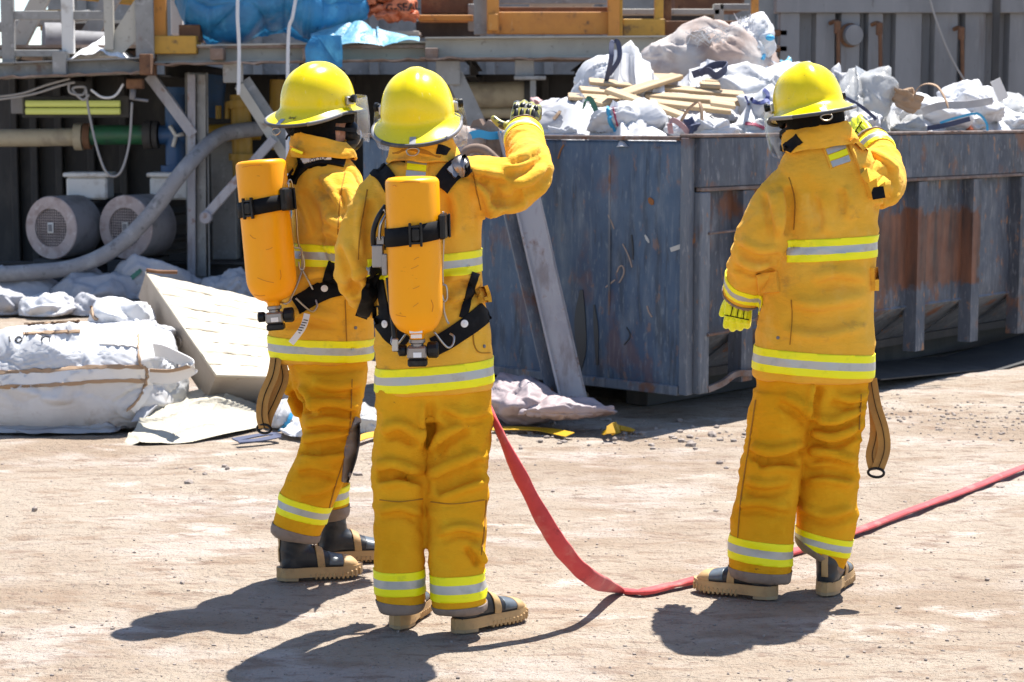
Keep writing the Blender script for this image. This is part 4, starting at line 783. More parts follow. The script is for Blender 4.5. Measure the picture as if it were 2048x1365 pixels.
def bag(name, lab, box, Y, dep, seed, mat, amp=0.16, fr=1.5, n=5, cat='bag', square=2.2, floor=None, tilt=0.0, parent=None, group=None, crk=0.14, grow=1.12, peaks=4, pk=1.0):
    """a slumped sack filling the picture box (x0, y0, x1, y1) at distance Y, dep metres half-deep"""
    x0, y0, x1, y1 = box
    if floor is None and parent is None and 1060 < x0 and 11 < Y < 14.5: Y = max(Y, max(rim_y(x0 + 0.2 * (x1 - x0)), rim_y(x1 - 0.2 * (x1 - x0))) + dep * 1.05 + 0.08)
    a = at(x0, y1, Y); b = at(x1, y0, Y); c = (a + b) / 2; hx = (b.x - a.x) / 2 * grow; hz = (b.z - a.z) / 2 * (1 + (grow - 1) * 0.5)
    P, f = ico(n); P = P.copy()
    k = (np.abs(P) ** square).sum(1) ** (1 / square); P = P / k[:, None]
    P[:, 2] = np.where(P[:, 2] < 0, -np.abs(P[:, 2]) ** 0.8, P[:, 2])
    s = np.array([hx, dep, hz]); m = min(s)
    W = P * s; nr = P / s; nr /= np.linalg.norm(nr, axis=1)[:, None]
    L = max(0.18, float(np.mean(s)))
    d = crumple(W / L * 1.0 + seed * 3.7, seed, fr) * amp * L
    d = d * 0.22; rs = np.random.RandomState(seed + 500); U1 = P / np.linalg.norm(P, axis=1)[:, None]
    if peaks:                                    # long folds: ridges of cloth strung between gathered points, hollow flanks between them
        U1 = U1 + 0.10 * np.stack([pn(U1 * 1.7, seed + 71 + b_) for b_ in range(3)], 1); U1 /= np.linalg.norm(U1, axis=1)[:, None]
        K = rs.randn(3 * peaks, 3); K[:, 2] += 0.25; K[:, 1] -= 0.25; K /= np.linalg.norm(K, axis=1)[:, None]; best = np.zeros(len(P))
        for k_ in range(3 * peaks):
            o_ = np.argsort(-(K @ K[k_]))[1 + rs.randint(0, 3)]; S_ = np.array([K[k_] * (1 - t_) + K[o_] * t_ for t_ in np.linspace(0, 1, 12)]); S_ /= np.linalg.norm(S_, axis=1)[:, None]
            C_ = U1 @ S_.T; w_ = C_.argmax(1) / 11.0; ph = np.arccos(np.clip(C_.max(1), -1, 1)); hgt = pk * rs.uniform(0.14, 0.34) * (1 - w_ * rs.uniform(0, 0.8)); sg = rs.uniform(0.35, 0.75)
            best = np.maximum(best, hgt * np.clip(1 - ph / sg, 0, 1) ** 1.8)
        d = d + L * (best - 0.14 * pk)
    d = np.clip(d, -0.45 * m, 0.7 * m)
    W0 = W * 0.93 + nr * (d * 1.0)[:, None]; fa = np.array(f, np.int32); e1 = W0[fa[:, 1]] - W0[fa[:, 0]]; e2 = W0[fa[:, 2]] - W0[fa[:, 0]]; fn = np.cross(e1, e2)
    vn = np.zeros_like(W0)
    for a_ in range(3): np.add.at(vn, fa[:, a_], fn)
    vn /= np.linalg.norm(vn, axis=1)[:, None] + 1e-12
    js = 0.02 * L * np.stack([pn(W0 / L * 2.4, seed + 51 + b_) for b_ in range(3)], 1)
    W = buckle(W0 + js, W0, vn, fa, np.full(len(W0), crk) * (0.6 + 0.8 * sstep(-0.2, 0.3, pn(W0 / L * 1.2, seed + 60))), None, 45, 0.10 * L, 0.10 * L, 0.035, slide=0.08 * L, droop=0.0)
    ct, st = math.cos(tilt), math.sin(tilt); W = np.stack([W[:, 0] * ct - W[:, 2] * st, W[:, 1], W[:, 0] * st + W[:, 2] * ct], 1)
    W = W + np.array(c)
    if floor is not None: W[:, 2] = np.maximum(W[:, 2], floor + 0.004 + 0.01 * np.abs(pn(W * 5, seed)))
    o = make(name, W, f, mat, parent)
    if lab: tag(o, lab, cat, group)
    return o
def loop(name, mat, pts, w, wdir, parent, th=0.006):
    mb = MB(); strap3(mb, V3(spline([at(*p) for p in pts], 8)), w, wdir, th); return mb.build(name, mat, parent)
GH = 'bags heaped in the container'
# fill under the heap
n1, n2 = 90, 50
U_, W_ = np.meshgrid(np.linspace(0, 1, n1), np.linspace(0, 1, n2), indexing='ij'); U_ = U_.ravel(); W_ = W_.ravel()
h_ = 1.40 + 0.22 * np.sin(np.pi * np.clip(W_ * 1.15, 0, 1)) * np.exp(-((U_ - 0.2) / 0.25) ** 2) + 0.15 * np.sin(np.pi * W_) + 0.13 * crumple(np.stack([U_ * 9.6, W_ * 4.8, U_ * 0 + 0.4], 1), 5, 1.9); h_ = np.where((W_ < 0.06) | (U_ < 0.02), np.minimum(h_, 1.52), h_)
v = [bl(0.06 + a * (LX - 0.1), 0.065 + b * (LY - 0.12), c) for a, b, c in zip(U_, W_, h_)]
f = [(i * n2 + j, i * n2 + j + 1, (i + 1) * n2 + j + 1, (i + 1) * n2 + j) for i in range(n1 - 1) for j in range(n2 - 1)]
tag(make('plastic_sheeting', v, f, 'bag_white'), 'crumpled white plastic sheeting filling the container under the bags', 'sheeting', kind='stuff')
YB = 12.4
o = bag('bulk_bag', 'large torn bulk bag with brown stain topping the heap', (1268, 48, 1540, 192), 13.0, 0.42, 3, 'bag_stained', 0.17, 1.5)
bq = bvh_of(o.data)
bag('torn_flap', None, (1368, 60, 1425, 150), 12.72, 0.05, 8, 'bag_stained', 0.22, 1.6, 4, parent=o)
mb = MB(); random.seed(4)
for i in range(70):
    x = 1478 + random.random() * 40; p0 = at(x, 55 + random.random() * 14, 12.95); mb.tube([p0, p0 + Vector((random.uniform(-.02, .02), 0, 0.02)), p0 + Vector((random.uniform(-.06, .03), random.uniform(-.03, .03), random.uniform(.04, .09)))], 0.0022, 4)
for i in range(50):
    x = 1385 + random.random() * 70; p0 = at(x, 62 + random.random() * 25, 12.62); mb.tube([p0, p0 + Vector((random.uniform(-.03, .03), -.01, 0.02)), p0 + Vector((random.uniform(-.07, .07), -.02, random.uniform(-.03, .06)))], 0.0022, 4)
fr_ = mb.build('frayed_threads', 'bag_white', o); fr_['kind'] = 'stuff'
ribbon('blue_seam', [(1536, 72), (1533, 95), (1524, 120)], 5, bq, 'blue_cord', o, 0.012, 6, Y0=13.0)
o = bag('torn_bag', 'white bag with frayed corner hanging over the top bag, right side', (1440, 30, 1545, 150), 13.1, 0.28, 12, 'bag_white', 0.20, 1.4)
mb = MB(); v_, f_ = ell(at(1540, 76, 12.86), (0.03, 0.03, 0.02), None, 8); mb.add(v_, f_); mb.build('blue_knot', 'blue_cord', o, smooth=True)
o = bag('bulk_bag', 'white bulk bag with black lifting loop at the left of the heap', (1142, 96, 1300, 240), 12.6, 0.36, 15, 'bag_white', 0.13, 1.3)
loop('lifting_loop', 'web_navy', [(1212, 165, 12.22), (1222, 120, 12.15), (1224, 86, 12.2), (1236, 86, 12.22), (1238, 118, 12.2), (1218, 150, 12.2)], 0.03, (1, 0.3, 0.2), o)
o = bag('bulk_bag', 'white bulk bag with black strap behind the boards', (1378, 118, 1600, 232), 12.7, 0.36, 18, 'bag_white', 0.14, 1.4)
loop('black_strap', 'web_navy', [(1385, 150, 12.32), (1415, 142, 12.28), (1432, 152, 12.25), (1450, 140, 12.25), (1452, 130, 12.3), (1425, 132, 12.3), (1400, 148, 12.28)], 0.045, (0, -0.3, 1), o)
o = bag('plastic_bag', 'small white bag poking up behind the right helmet', (1540, 120, 1640, 220), 12.9, 0.26, 21, 'bag_white', 0.18, 1.4)
bag('blue_rag', None, (1560, 118, 1585, 134), 12.75, 0.05, 22, 'tarp_pale', 0.2, 1.5, 3, parent=o)
o = bag('bulk_bag', 'grey-white bag slumped over the left corner of the container rim', (1068, 188, 1232, 292), 11.75, 0.34, 24, 'bag_grey', 0.15, 1.4)
bq = bvh_of(o.data); ribbon('brown_edge', [(1108, 240), (1140, 205), (1172, 192)], 5, bq, 'web_brown', o, 0.01)
loop('lifting_loop', 'web_green', [(1168, 215, 11.5), (1172, 200, 11.4), (1182, 200, 11.4), (1192, 222, 11.4)], 0.03, (0.4, 0.2, 0.6), o)
o = bag('plastic_bag', 'small crumpled white bag with green print on the rim beside the raised hand', (1088, 246, 1190, 290), 11.4, 0.15, 26, 'bag_white', 0.22, 1.8)
bag('pink_ring', None, (1064, 198, 1082, 214), 11.8, 0.05, 27, 'web_pink', 0.15, 1.4, 3, parent=o)
o = bag('bulk_bag', 'white bag with blue and red corded seam on the container rim', (1186, 202, 1340, 292), 11.45, 0.26, 30, 'bag_white', 0.12, 1.2)
bq = bvh_of(o.data); ribbon('blue_seam', [(1216, 214), (1222, 245), (1238, 275)], 6, bq, 'blue_cord', o, 0.012); ribbon('red_seam', [(1226, 216), (1234, 248), (1250, 274)], 3, bq, 'red_print', o, 0.008)
o = bag('bulk_bag', 'low white bag with pink and brown strap loops on the rim', (1320, 228, 1470, 292), 11.5, 0.24, 33, 'bag_white', 0.15, 1.4)
loop('strap_loop', 'web_pink', [(1342, 268, 11.3), (1340, 246, 11.28), (1350, 242, 11.25), (1368, 256, 11.25), (1378, 270, 11.28)], 0.03, (0.3, -0.3, 0.9), o)
loop('strap_loop', 'web_brown', [(1362, 244, 11.4), (1376, 220, 11.35), (1394, 206, 11.35), (1402, 214, 11.35), (1404, 245, 11.35), (1405, 272, 11.38)], 0.032, (0.5, 0.8, 0), o)
bag('dark_lining', None, (1366, 238, 1402, 272), 11.32, 0.06, 35, 'web_navy', 0.15, 1.5, 4, parent=o)
o = bag('bulk_bag', 'white bag printed in dark blue beside the right helmet', (1478, 176, 1580, 292), 11.75, 0.26, 38, 'bag_white', 0.12, 1.2)
bq = bvh_of(o.data)
for nm, pts, w in (('print_mark', [(1502, 196), (1512, 206), (1530, 204), (1536, 190), (1528, 180)], 7), ('print_mark', [(1490, 192), (1500, 215), (1506, 240)], 4), ('print_mark', [(1532, 180), (1538, 200), (1536, 225)], 3)): ribbon(nm, pts, w, bq, 'blue_print', o, 0.006, Y0=11.6)
o = bag('plastic_bag', 'white plastic wrap with a red strip on the rim left of the right helmet', (1430, 238, 1560, 294), 11.45, 0.2, 41, 'clear_plastic', 0.18, 1.6); bq = bvh_of(o.data); ribbon('red_strip', [(1490, 248), (1510, 250), (1528, 258)], 5, bq, 'red_print', o, 0.008)
o = bag('plastic_bag', 'translucent grey plastic sack behind the right helmet, peaked', (1662, 132, 1790, 272), 13.2, 0.35, 44, 'clear_plastic', 0.20, 1.3, tilt=-0.25)
o = bag('plastic_bag', 'greyish bag lump between right helmet and peaked sack', (1640, 135, 1700, 230), 13.6, 0.3, 46, 'bag_grey', 0.15, 1.4)
o = bag('plastic_bag', 'white bag low beside the right firefighter hand', (1700, 222, 1765, 280), 12.2, 0.16, 47, 'bag_white', 0.18, 1.4)
loop('black_cord', 'web_navy', [(1690, 195, 12.05), (1720, 212, 12.0), (1745, 232, 12.0), (1752, 240, 12.0)], 0.02, (0, 0, 1), o)
o = bag('bulk_bag', 'white bulk bag with brown arch loop right of the peaked sack', (1770, 180, 1930, 282), 13.5, 0.35, 50, 'bag_white', 0.16, 1.5)
loop('arch_loop', 'web_brown', [(1830, 212, 13.1), (1832, 182, 13.05), (1850, 169, 13.05), (1872, 172, 13.05), (1886, 190, 13.05), (1896, 212, 13.1)], 0.06, (0.3, 0.9, 0.1), o)
bag('brown_flap', None, (1772, 178, 1850, 222), 13.05, 0.05, 52, 'web_brown', 0.15, 1.2, 4, tilt=-0.4, parent=o)
o = bag('bulk_bag', 'white bag with frayed top edge and grey webbing at the far right', (1880, 168, 2000, 262), 13.7, 0.3, 54, 'bag_white', 0.16, 1.5)
loop('grey_webbing', 'bag_grey', [(1845, 224, 13.25), (1880, 212, 13.2), (1930, 210, 13.2), (1985, 202, 13.25)], 0.05, (0, -0.2, 1), o)
o = bag('bulk_bag', 'white bag with upright strap end at the right edge', (1975, 190, 2090, 272), 13.9, 0.35, 57, 'clear_plastic', 0.16, 1.5)
loop('strap_end', 'web_white', [(1990, 160, 13.5), (1998, 178, 13.5), (2008, 200, 13.5)], 0.07, (1, 0, 0.5), o)
o = bag('plastic_bag', 'small crumpled white plastic bag on the rim right of the raised sleeve', (1780, 236, 1852, 276), 12.75, 0.14, 60, 'clear_plastic', 0.24, 1.8)
o = bag('plastic_bag', 'long white bag edged with blue cord lying on the rim', (1838, 222, 1978, 276), 13.2, 0.2, 62, 'clear_plastic', 0.16, 1.6); bq = bvh_of(o.data); ribbon('blue_edge', [(1880, 246), (1920, 234), (1955, 228), (1972, 245), (1975, 262)], 5, bq, 'blue_cord', o, 0.012, Y0=13.1); ribbon('dark_edge', [(1850, 258), (1895, 250), (1940, 238)], 10, bq, 'web_navy', o, 0.008, Y0=13.1)
o = bag('plastic_scrap', 'orange plastic scrap on the container rim at right', (1884, 242, 1952, 274), 12.95, 0.10, 64, 'orange_plastic', 0.22, 1.6, 4, cat='scrap')
o = bag('bulk_bag', 'square white bag at the right end of the rim', (1965, 215, 2075, 280), 13.6, 0.25, 66, 'bag_white', 0.14, 1.6)
def sheet(name, lab, corner_fn, n1, n2, mat, seed, amp, fr, cat='tarp', parent=None):
    U, W = np.meshgrid(np.linspace(0, 1, n1), np.linspace(0, 1, n2), indexing='ij'); u = U.ravel(); w = W.ravel()
    p = np.array([corner_fn(a, b) for a, b in zip(u, w)]); P = p.reshape(n1, n2, 3)
    t1 = np.gradient(P, axis=0); t2 = np.gradient(P, axis=1); nr = np.cross(t1, t2).reshape(-1, 3); nr /= np.linalg.norm(nr, axis=1)[:, None] + 1e-9
    p0 = p + nr * (crumple(p * 1.0 + seed, seed, fr) * amp)[:, None]
    f = [(i * n2 + j, i * n2 + j + 1, (i + 1) * n2 + j + 1, (i + 1) * n2 + j) for i in range(n1 - 1) for j in range(n2 - 1)]
    p = buckle(p0, p0, nr, np.array(f, np.int32), np.full(len(p0), 0.14), None, 45, 0.06, 0.06, 0.02, slide=0.03, droop=0.0)
    o = make(name, p, f, mat, parent)
    if lab: tag(o, lab, cat)
    return o

# loose sheets of torn bag thrown over the heap, their folds running down from the high corners
def poly(P, u):
    k = u * (len(P) - 1); i = min(int(k), len(P) - 2); t = k - i; return np.array(P[i], float) * (1 - t) + np.array(P[i + 1], float) * t
for lab, top, bot, yo, dp, m_, sd_ in (
    ('white torn sheet draped left of the boards on the heap', [(1128, 238), (1150, 190), (1196, 150), (1232, 104), (1262, 112), (1300, 140), (1330, 168)], [(1120, 262), (1160, 262), (1200, 258), (1250, 262), (1290, 262), (1330, 262)], 0.55, 0.5, 'bag_white', 3),
    ('greyish torn sheet along the left rim below the raised hand', [(1058, 262), (1084, 226), (1120, 206), (1164, 190), (1192, 218), (1216, 236)], [(1058, 292), (1100, 292), (1160, 292), (1218, 292)], 0.08, 0.35, 'bag_grey', 5),
    ('white torn sheet with one sharp corner on the rim left of the strap loops', [(1178, 288), (1204, 232), (1226, 203), (1246, 212), (1290, 238), (1326, 262), (1350, 282)], [(1178, 296), (1230, 296), (1290, 296), (1350, 296)], 0.05, 0.3, 'bag_white', 7),
    ('white torn sheet sloping from the blue-printed bag to the rim', [(1424, 282), (1470, 252), (1500, 205), (1536, 172), (1566, 190), (1600, 240), (1640, 262)], [(1424, 296), (1500, 296), (1570, 296), (1640, 296)], 0.12, 0.4, 'bag_white', 9),
    ('pale sheet rising behind the boards towards the torn bag', [(1330, 190), (1376, 140), (1420, 118), (1470, 128), (1520, 112), (1568, 134), (1610, 150)], [(1330, 236), (1400, 236), (1500, 236), (1610, 236)], 0.9, 0.5, 'bag_white', 11),
    ('translucent peaked sheet beside the right helmet', [(1650, 262), (1672, 186), (1698, 140), (1716, 131), (1740, 146), (1766, 196), (1796, 232), (1830, 256)], [(1650, 284), (1710, 284), (1770, 284), (1830, 284)], 0.25, 0.5, 'clear_plastic', 13),
    ('white sheet lying along the far right rim', [(1800, 262), (1840, 226), (1880, 212), (1930, 222), (1975, 206), (2020, 214), (2080, 200)], [(1800, 282), (1880, 280), (1980, 278), (2080, 276)], 0.10, 0.5, 'bag_white', 15)):
    def fn(u, w, top=top, bot=bot, yo=yo, dp=dp, sd_=sd_):
        t_ = poly(top, u); b_ = poly(bot, u); p_ = t_ * (1 - w) + b_ * w; sag = 14 * math.sin(math.pi * w) * (0.5 + 0.5 * math.sin(u * 11 + sd_)); ry = rim_y(max(1060, p_[0])) + yo
        fold = 0.055 * (1 - abs(math.sin(u * 13 + 1.3 * math.sin(u * 5 + sd_) + 0.5 * w))) + 0.03 * math.sin(u * 31 + sd_)
        return at(p_[0], p_[1] + sag, ry + dp * (1 - w) ** 0.8 - fold * (0.3 + w))
    sheet('torn_sheet', lab, fn, 80, 40, m_, sd_, 0.03, 2.0, cat='sheet')
# scrap hanging over the left part of the rim, seen between the middle helmet and the raised arm
o = bag('stained_bag', 'reddish stained bag hanging over the rim right of the middle helmet', (868, 240, 968, 345), 11.55, 0.16, 70, 'bag_stained', 0.16, 1.5)
sp = thing('scrap_metal', 'rusty bent steel plates with blue tape beside the middle helmet', 'scrap', at(960, 300, 11.6))
mb = MB()
v = [at(x, y, 11.5) for x, y in ((934, 268), (946, 242), (958, 238), (966, 252), (976, 240), (990, 246), (1004, 268), (1000, 330), (938, 330))]; n = len(v); v += [q + Vector((0.02, 0.03, 0)) for q in v]
mb.add(v, [tuple(range(n)), tuple(range(2 * n - 1, n - 1, -1))] + [(i, (i + 1) % n, n + (i + 1) % n, n + i) for i in range(n)]); mb.build('bent_plate', 'rusty_plate', sp)
mb = MB(); strap3(mb, V3(spline([at(932, 276, 11.46), at(955, 268, 11.44), at(980, 272, 11.44), at(1004, 270, 11.46)], 6)), 0.045, (0, 0.1, 1), 0.006); mb.build('blue_tape', 'blue_cord', sp)
mb = MB(); mb.tube(V3(spline([at(926, 330, 11.35), at(930, 306, 11.35), at(946, 297, 11.35), at(968, 300, 11.35), at(990, 318, 11.35), at(1002, 330, 11.35)], 8)), 0.026, 12); mb.build('bent_pipe', 'rusty_plate', sp, smooth=True)
# broken pallet on the heap
PAL = thing('broken_pallet', 'broken wooden pallet of loose boards on top of the heap', 'pallet', at(1350, 200, 12.2))
def board(x0, y0, x1, y1, Ya, Yb, h, par=PAL, name='plank'):
    a = at(x0, y0, Ya); b = at(x1, y1, Yb); L = (b - a).length; mb = MB(); d = (b - a).normalized(); s = Vector((0, 0.93, 0.26)); s = (s - d * s.dot(d)).normalized(); u = d.cross(s)
    M4 = Matrix(((d.x, s.x, u.x, a.x), (d.y, s.y, u.y, a.y), (d.z, s.z, u.z, a.z), (0, 0, 0, 1))); mb.box((0, -0.05, -h / 2), (L, 0.05, h / 2), None, 0, 0.004)
    o = mb.build(name, 'wood', None); o.matrix_world = M4; o.parent = par; o.matrix_parent_inverse = Matrix.Translation(par.location).inverted(); o.matrix_basis = M4; return o
for q in ((1240, 152, 1362, 156, 12.5, 12.5, .024), (1390, 160, 1526, 166, 12.45, 12.5, .024), (1178, 163, 1488, 190, 12.2, 12.25, .022), (1160, 180, 1250, 188, 12.05, 12.1, .024), (1290, 190, 1485, 205, 12.1, 12.1, .026), (1300, 204, 1460, 222, 11.9, 11.95, .026), (1136, 193, 1214, 198, 11.95, 11.95, .022), (1240, 190, 1355, 152, 11.95, 12.3, .026), (1190, 208, 1262, 190, 11.8, 12.0, .024), (1214, 180, 1375, 236, 11.85, 11.7, .026), (1420, 205, 1470, 212, 11.75, 11.75, .022), (1400, 170, 1440, 172, 12.3, 12.3, .022), (1275, 206, 1330, 226, 12.0, 11.8, .022)): board(*q)

# ------------------------------------------------------------------ blue tarp and sacks on the deck
TS = [(330, -60), (352, 10), (378, 55), (420, 92), (470, 84), (520, 74), (570, 66), (610, 86), (640, 92), (690, 60), (735, 40)]
def tp_fn(u, w):
    k = u * (len(TS) - 1); i = min(int(k), len(TS) - 2); t = k - i; x = TS[i][0] * (1 - t) + TS[i + 1][0] * t; yb = TS[i][1] * (1 - t) + TS[i + 1][1] * t
    y = -90 + (yb + 90) * w; bulge = math.sin(math.pi * min(1, w * 1.05)) * math.sin(math.pi * u) ** 0.5
    return at(x, y, YD + 0.55 - 0.50 * bulge - 0.25 * w)
TARP = sheet('tarp', 'dark blue tarp draped over a load on the deck', tp_fn, 120, 60, 'tarp_blue', 3, 0.075, 2.2)
def tp2(u, w):
    xa = 628 - 22 * w - 6 * math.sin(w * 5); xb = 682 + 2 * w; x = xa + (xb - xa) * u; y = 72 + 62 * w if w < 0.9 else 128 + 60 * (w - 0.9); return at(x, y, YD - .30 - 0.05 * math.sin(u * 3.1))
sheet('hanging_strip', None, tp2, 30, 40, 'tarp_blue', 5, 0.025, 2.4, parent=TARP)
def tp3(u, w):
    x = 625 + 212 * u; yt = 78 - 40 * math.exp(-((u - 0.42) / 0.28) ** 2) - (6 if u > .6 else 0); yb = 88 - 10 * u; return at(x, yt + (yb - yt) * w, YD + .05 - .30 * w)
sheet('folded_hem', None, tp3, 70, 18, 'tarp_pale', 7, 0.05, 2.4, parent=TARP)
def tp4(u, w):
    x = 575 + 18 * u - 2 * w; y = 240 + 200 * w; return at(x, y, YD - .35)
o = sheet('blue_strip', 'blue plastic strip hanging beside the rope behind the leftmost collar', tp4, 12, 40, 'tarp_pale', 9, 0.02, 2.4, cat='strip')
SK = [(735, -28, 806, 12), (712, -22, 760, 16), (772, -8, 832, 36), (716, 10, 776, 34), (752, 16, 800, 42), (796, 24, 833, 44)]
for k, (x0, y0, x1, y1) in enumerate(SK):
    o = bag('sack', ['orange sack at the top of the stack on the deck, cut by the picture top', 'orange sack upper left in the stack beside the tarp', 'orange lettered sack at the right of the stack on the deck', 'orange sack under the upper left one beside the tarp', 'small orange sack end at the bottom middle of the stack', 'orange sack at the bottom right of the stack'][k], (x0, y0, x1, y1), YD + .5 + .04 * (k % 2), 0.25, 80 + k, 'sack_orange', 0.10, 1.2, 4, cat='sack', square=3.2, group='orange sacks stacked on the deck')
    bq = bvh_of(o.data); cx, cy = (x0 + x1) / 2, (y0 + y1) / 2
    if k in (0, 2): text('lettering', 'G-SEAL', at(cx + 3, cy + 1, YD + .2), (1, 0, 0.06), (-0.06, 0, 1), 0.105, 'ink', o, bq, 0.006)
PB = thing('pallet_block', 'grey pallet under the orange sacks and blue sheet', 'pallet', at(770, 84, YD + .4))
for x0, x1, y0, y1 in ((715, 838, 62, 70), (720, 745, 70, 84), (770, 795, 70, 84), (812, 836, 70, 84)):
    mb = MB(); pbox(mb, x0, y0, x1, y1, YD + .3, YD + .9, 0.006); mb.build('board' if x1 - x0 > 60 else 'block', 'pallet_grey', PB)

# ------------------------------------------------------------------ left heap on the ground
o = bag('bulk_bag', 'big flat white bulk bag with brown striped webbing lying in front at left', (-90, 636, 372, 872), 11.05, 0.52, 101, 'bag_white', 0.085, 1.0, 6, square=3.0, floor=0.0, crk=0.16, grow=1.0, peaks=6, pk=0.42)
bq = bvh_of(o.data)
for y0, y1, w_ in ((741, 735, 7), (770, 762, 7)): ribbon('webbing_stripe', [(-20, y0 + 5), (100, y0), (200, y1), (290, y1 - 1)], w_, bq, 'web_brown', o, 0.010)
ribbon('webbing', [(-20, 762), (100, 756), (200, 749), (290, 748)], 22, bq, 'web_white', o, 0.007)
ribbon('webbing_stripe', [(48, 648), (100, 646), (160, 642)], 5, bq, 'web_brown', o, 0.012, Y0=10.9); ribbon('webbing_stripe', [(46, 668), (100, 666), (160, 664)], 5, bq, 'web_brown', o, 0.012, Y0=10.9)
ribbon('webbing', [(200, 682), (250, 684), (290, 690)], 18, bq, 'web_white', o, 0.010, Y0=10.8)
ribbon('cross_strap', [(282, 670), (284, 720), (300, 745), (290, 790), (262, 822)], 15, bq, 'web_white', o, 0.012, Y0=10.8); ribbon('webbing_stripe', [(276, 672), (278, 722), (293, 746), (282, 790), (255, 820)], 4, bq, 'web_brown', o, 0.015, Y0=10.8)
ribbon('hand_mark', [(18, 674), (20, 684)], 2, bq, 'ink', o, 0.006, Y0=10.8); ribbon('hand_mark', [(30, 680), (38, 674), (44, 680), (36, 686), (30, 680)], 2, bq, 'ink', o, 0.006, Y0=10.8); ribbon('hand_mark', [(84, 684), (84, 676), (98, 675), (99, 683)], 2, bq, 'ink', o, 0.006, Y0=10.8)
loop('lifting_loop', 'web_white', [(300, 752, 10.62), (340, 754, 10.55), (378, 740, 10.5), (384, 731, 10.5), (360, 718, 10.55), (330, 704, 10.65), (308, 700, 10.7)], 0.075, (0.1, -0.35, 0.9), o)
mb = MB(); strap3(mb, V3(spline([at(300, 741, 10.60), at(340, 742, 10.53), at(380, 733, 10.48)], 6)), 0.018, (0.1, -0.35, 0.9), 0.006); mb.build('webbing_stripe', 'web_brown', o)
o = bag('folded_bag', 'flat folded grey-white bag edge under the big white bag at left', (-80, 826, 255, 874), 10.78, 0.2, 104, 'bag_grey', 0.12, 1.2, 5, floor=0.0)
o = bag('bulk_bag', 'white bag corner standing up behind the big bag', (175, 588, 300, 690), 11.55, 0.25, 106, 'bag_white', 0.14, 1.3, tilt=-0.35); bq = bvh_of(o.data); ribbon('webbing_stripe', [(182, 612), (186, 630), (196, 640)], 5, bq, 'web_brown', o, 0.01)
o = bag('plastic_bag', 'shiny white plastic bag crumpled under the mattress edge', (278, 742, 378, 856), 11.0, 0.2, 108, 'clear_plastic', 0.2, 1.6, 5, floor=0.0)
o = bag('plastic_bag', 'white crumpled bag at the mattress upper left', (250, 640, 340, 720), 11.3, 0.22, 109, 'bag_white', 0.18, 1.5)
# shaded rag heap behind, piece by piece
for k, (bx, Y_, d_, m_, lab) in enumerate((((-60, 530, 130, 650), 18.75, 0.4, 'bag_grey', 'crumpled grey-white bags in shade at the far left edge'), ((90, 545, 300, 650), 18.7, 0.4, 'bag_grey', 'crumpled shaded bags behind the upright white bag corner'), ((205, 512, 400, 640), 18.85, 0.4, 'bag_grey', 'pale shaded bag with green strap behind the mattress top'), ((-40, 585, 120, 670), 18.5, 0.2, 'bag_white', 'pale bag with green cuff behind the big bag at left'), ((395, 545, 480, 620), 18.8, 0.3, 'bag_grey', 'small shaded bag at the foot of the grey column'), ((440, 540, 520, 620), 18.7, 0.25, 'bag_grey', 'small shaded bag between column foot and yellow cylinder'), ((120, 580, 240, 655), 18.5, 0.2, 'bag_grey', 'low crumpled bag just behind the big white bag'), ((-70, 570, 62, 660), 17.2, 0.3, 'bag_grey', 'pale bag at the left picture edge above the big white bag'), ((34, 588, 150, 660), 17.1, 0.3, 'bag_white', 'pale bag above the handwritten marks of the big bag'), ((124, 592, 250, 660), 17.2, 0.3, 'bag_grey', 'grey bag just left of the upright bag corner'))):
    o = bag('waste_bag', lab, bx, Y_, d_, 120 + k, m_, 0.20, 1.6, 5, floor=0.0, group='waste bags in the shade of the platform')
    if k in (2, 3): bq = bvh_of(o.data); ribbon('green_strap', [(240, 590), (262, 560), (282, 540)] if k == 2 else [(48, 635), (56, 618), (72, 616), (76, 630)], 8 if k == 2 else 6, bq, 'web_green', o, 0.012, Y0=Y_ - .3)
# low heap base so the shaded bags lie on something
# mattress: quilted block leaning on the heap
MT = thing('mattress', 'cream quilted vinyl mattress block leaning on the bag heap', 'mattress', gnd(420, 800))
c = {k: at(*q) for k, q in dict(tl=(292, 545, 11.85), bl=(432, 752, 10.85), br=(660, 757, 11.15), tr=(566, 608, 12.1)).items()}
bl_, br_, tl_, tr_ = c['bl'], c['br'], c['tl'], c['tr']
ex = (br_ - bl_); ey = (tl_ - bl_); ez = Vector((0.075, -0.15, 0.155)).normalized(); th_ = 0.235
rows = 9
for r in range(rows):
    v = []; n1, n2 = 40, 12
    for i in range(n1):
        for j in range(n2):
            u = i / (n1 - 1); w = j / (n2 - 1); p_ = (bl_.lerp(br_, u)).lerp(tl_.lerp(tr_, u), (r + w) / rows)
            q = np.array([[u * 5, r * 1.7 + w * 0.6, 0.2]]); h = 0.013 * (math.sin(math.pi * w) ** 0.5) * (1 + 0.5 * pn(q, 9)[0]) + 0.010 * pn(q * np.array([[2.5, 1, 1]]), 4)[0] - 0.004
            v.append(p_ + ez * (h - 0.006 * math.exp(-((u - .43) / .012) ** 2)))
    f = [(i * n2 + j, i * n2 + j + 1, (i + 1) * n2 + j + 1, (i + 1) * n2 + j) for i in range(n1 - 1) for j in range(n2 - 1)]
    make('quilt_row', v, f, 'quilt_vinyl', MT)
mb = MB(); dn = -ez * th_; v = [bl_, br_, tr_, tl_, bl_ + dn, br_ + dn, tr_ + dn, tl_ + dn]; mb.add([q - ez * 0.006 for q in v], [(0, 1, 2, 3), (7, 6, 5, 4), (0, 4, 5, 1), (1, 5, 6, 2), (2, 6, 7, 3), (3, 7, 4, 0)])
mb.build('foam_block', 'quilt_side', MT)
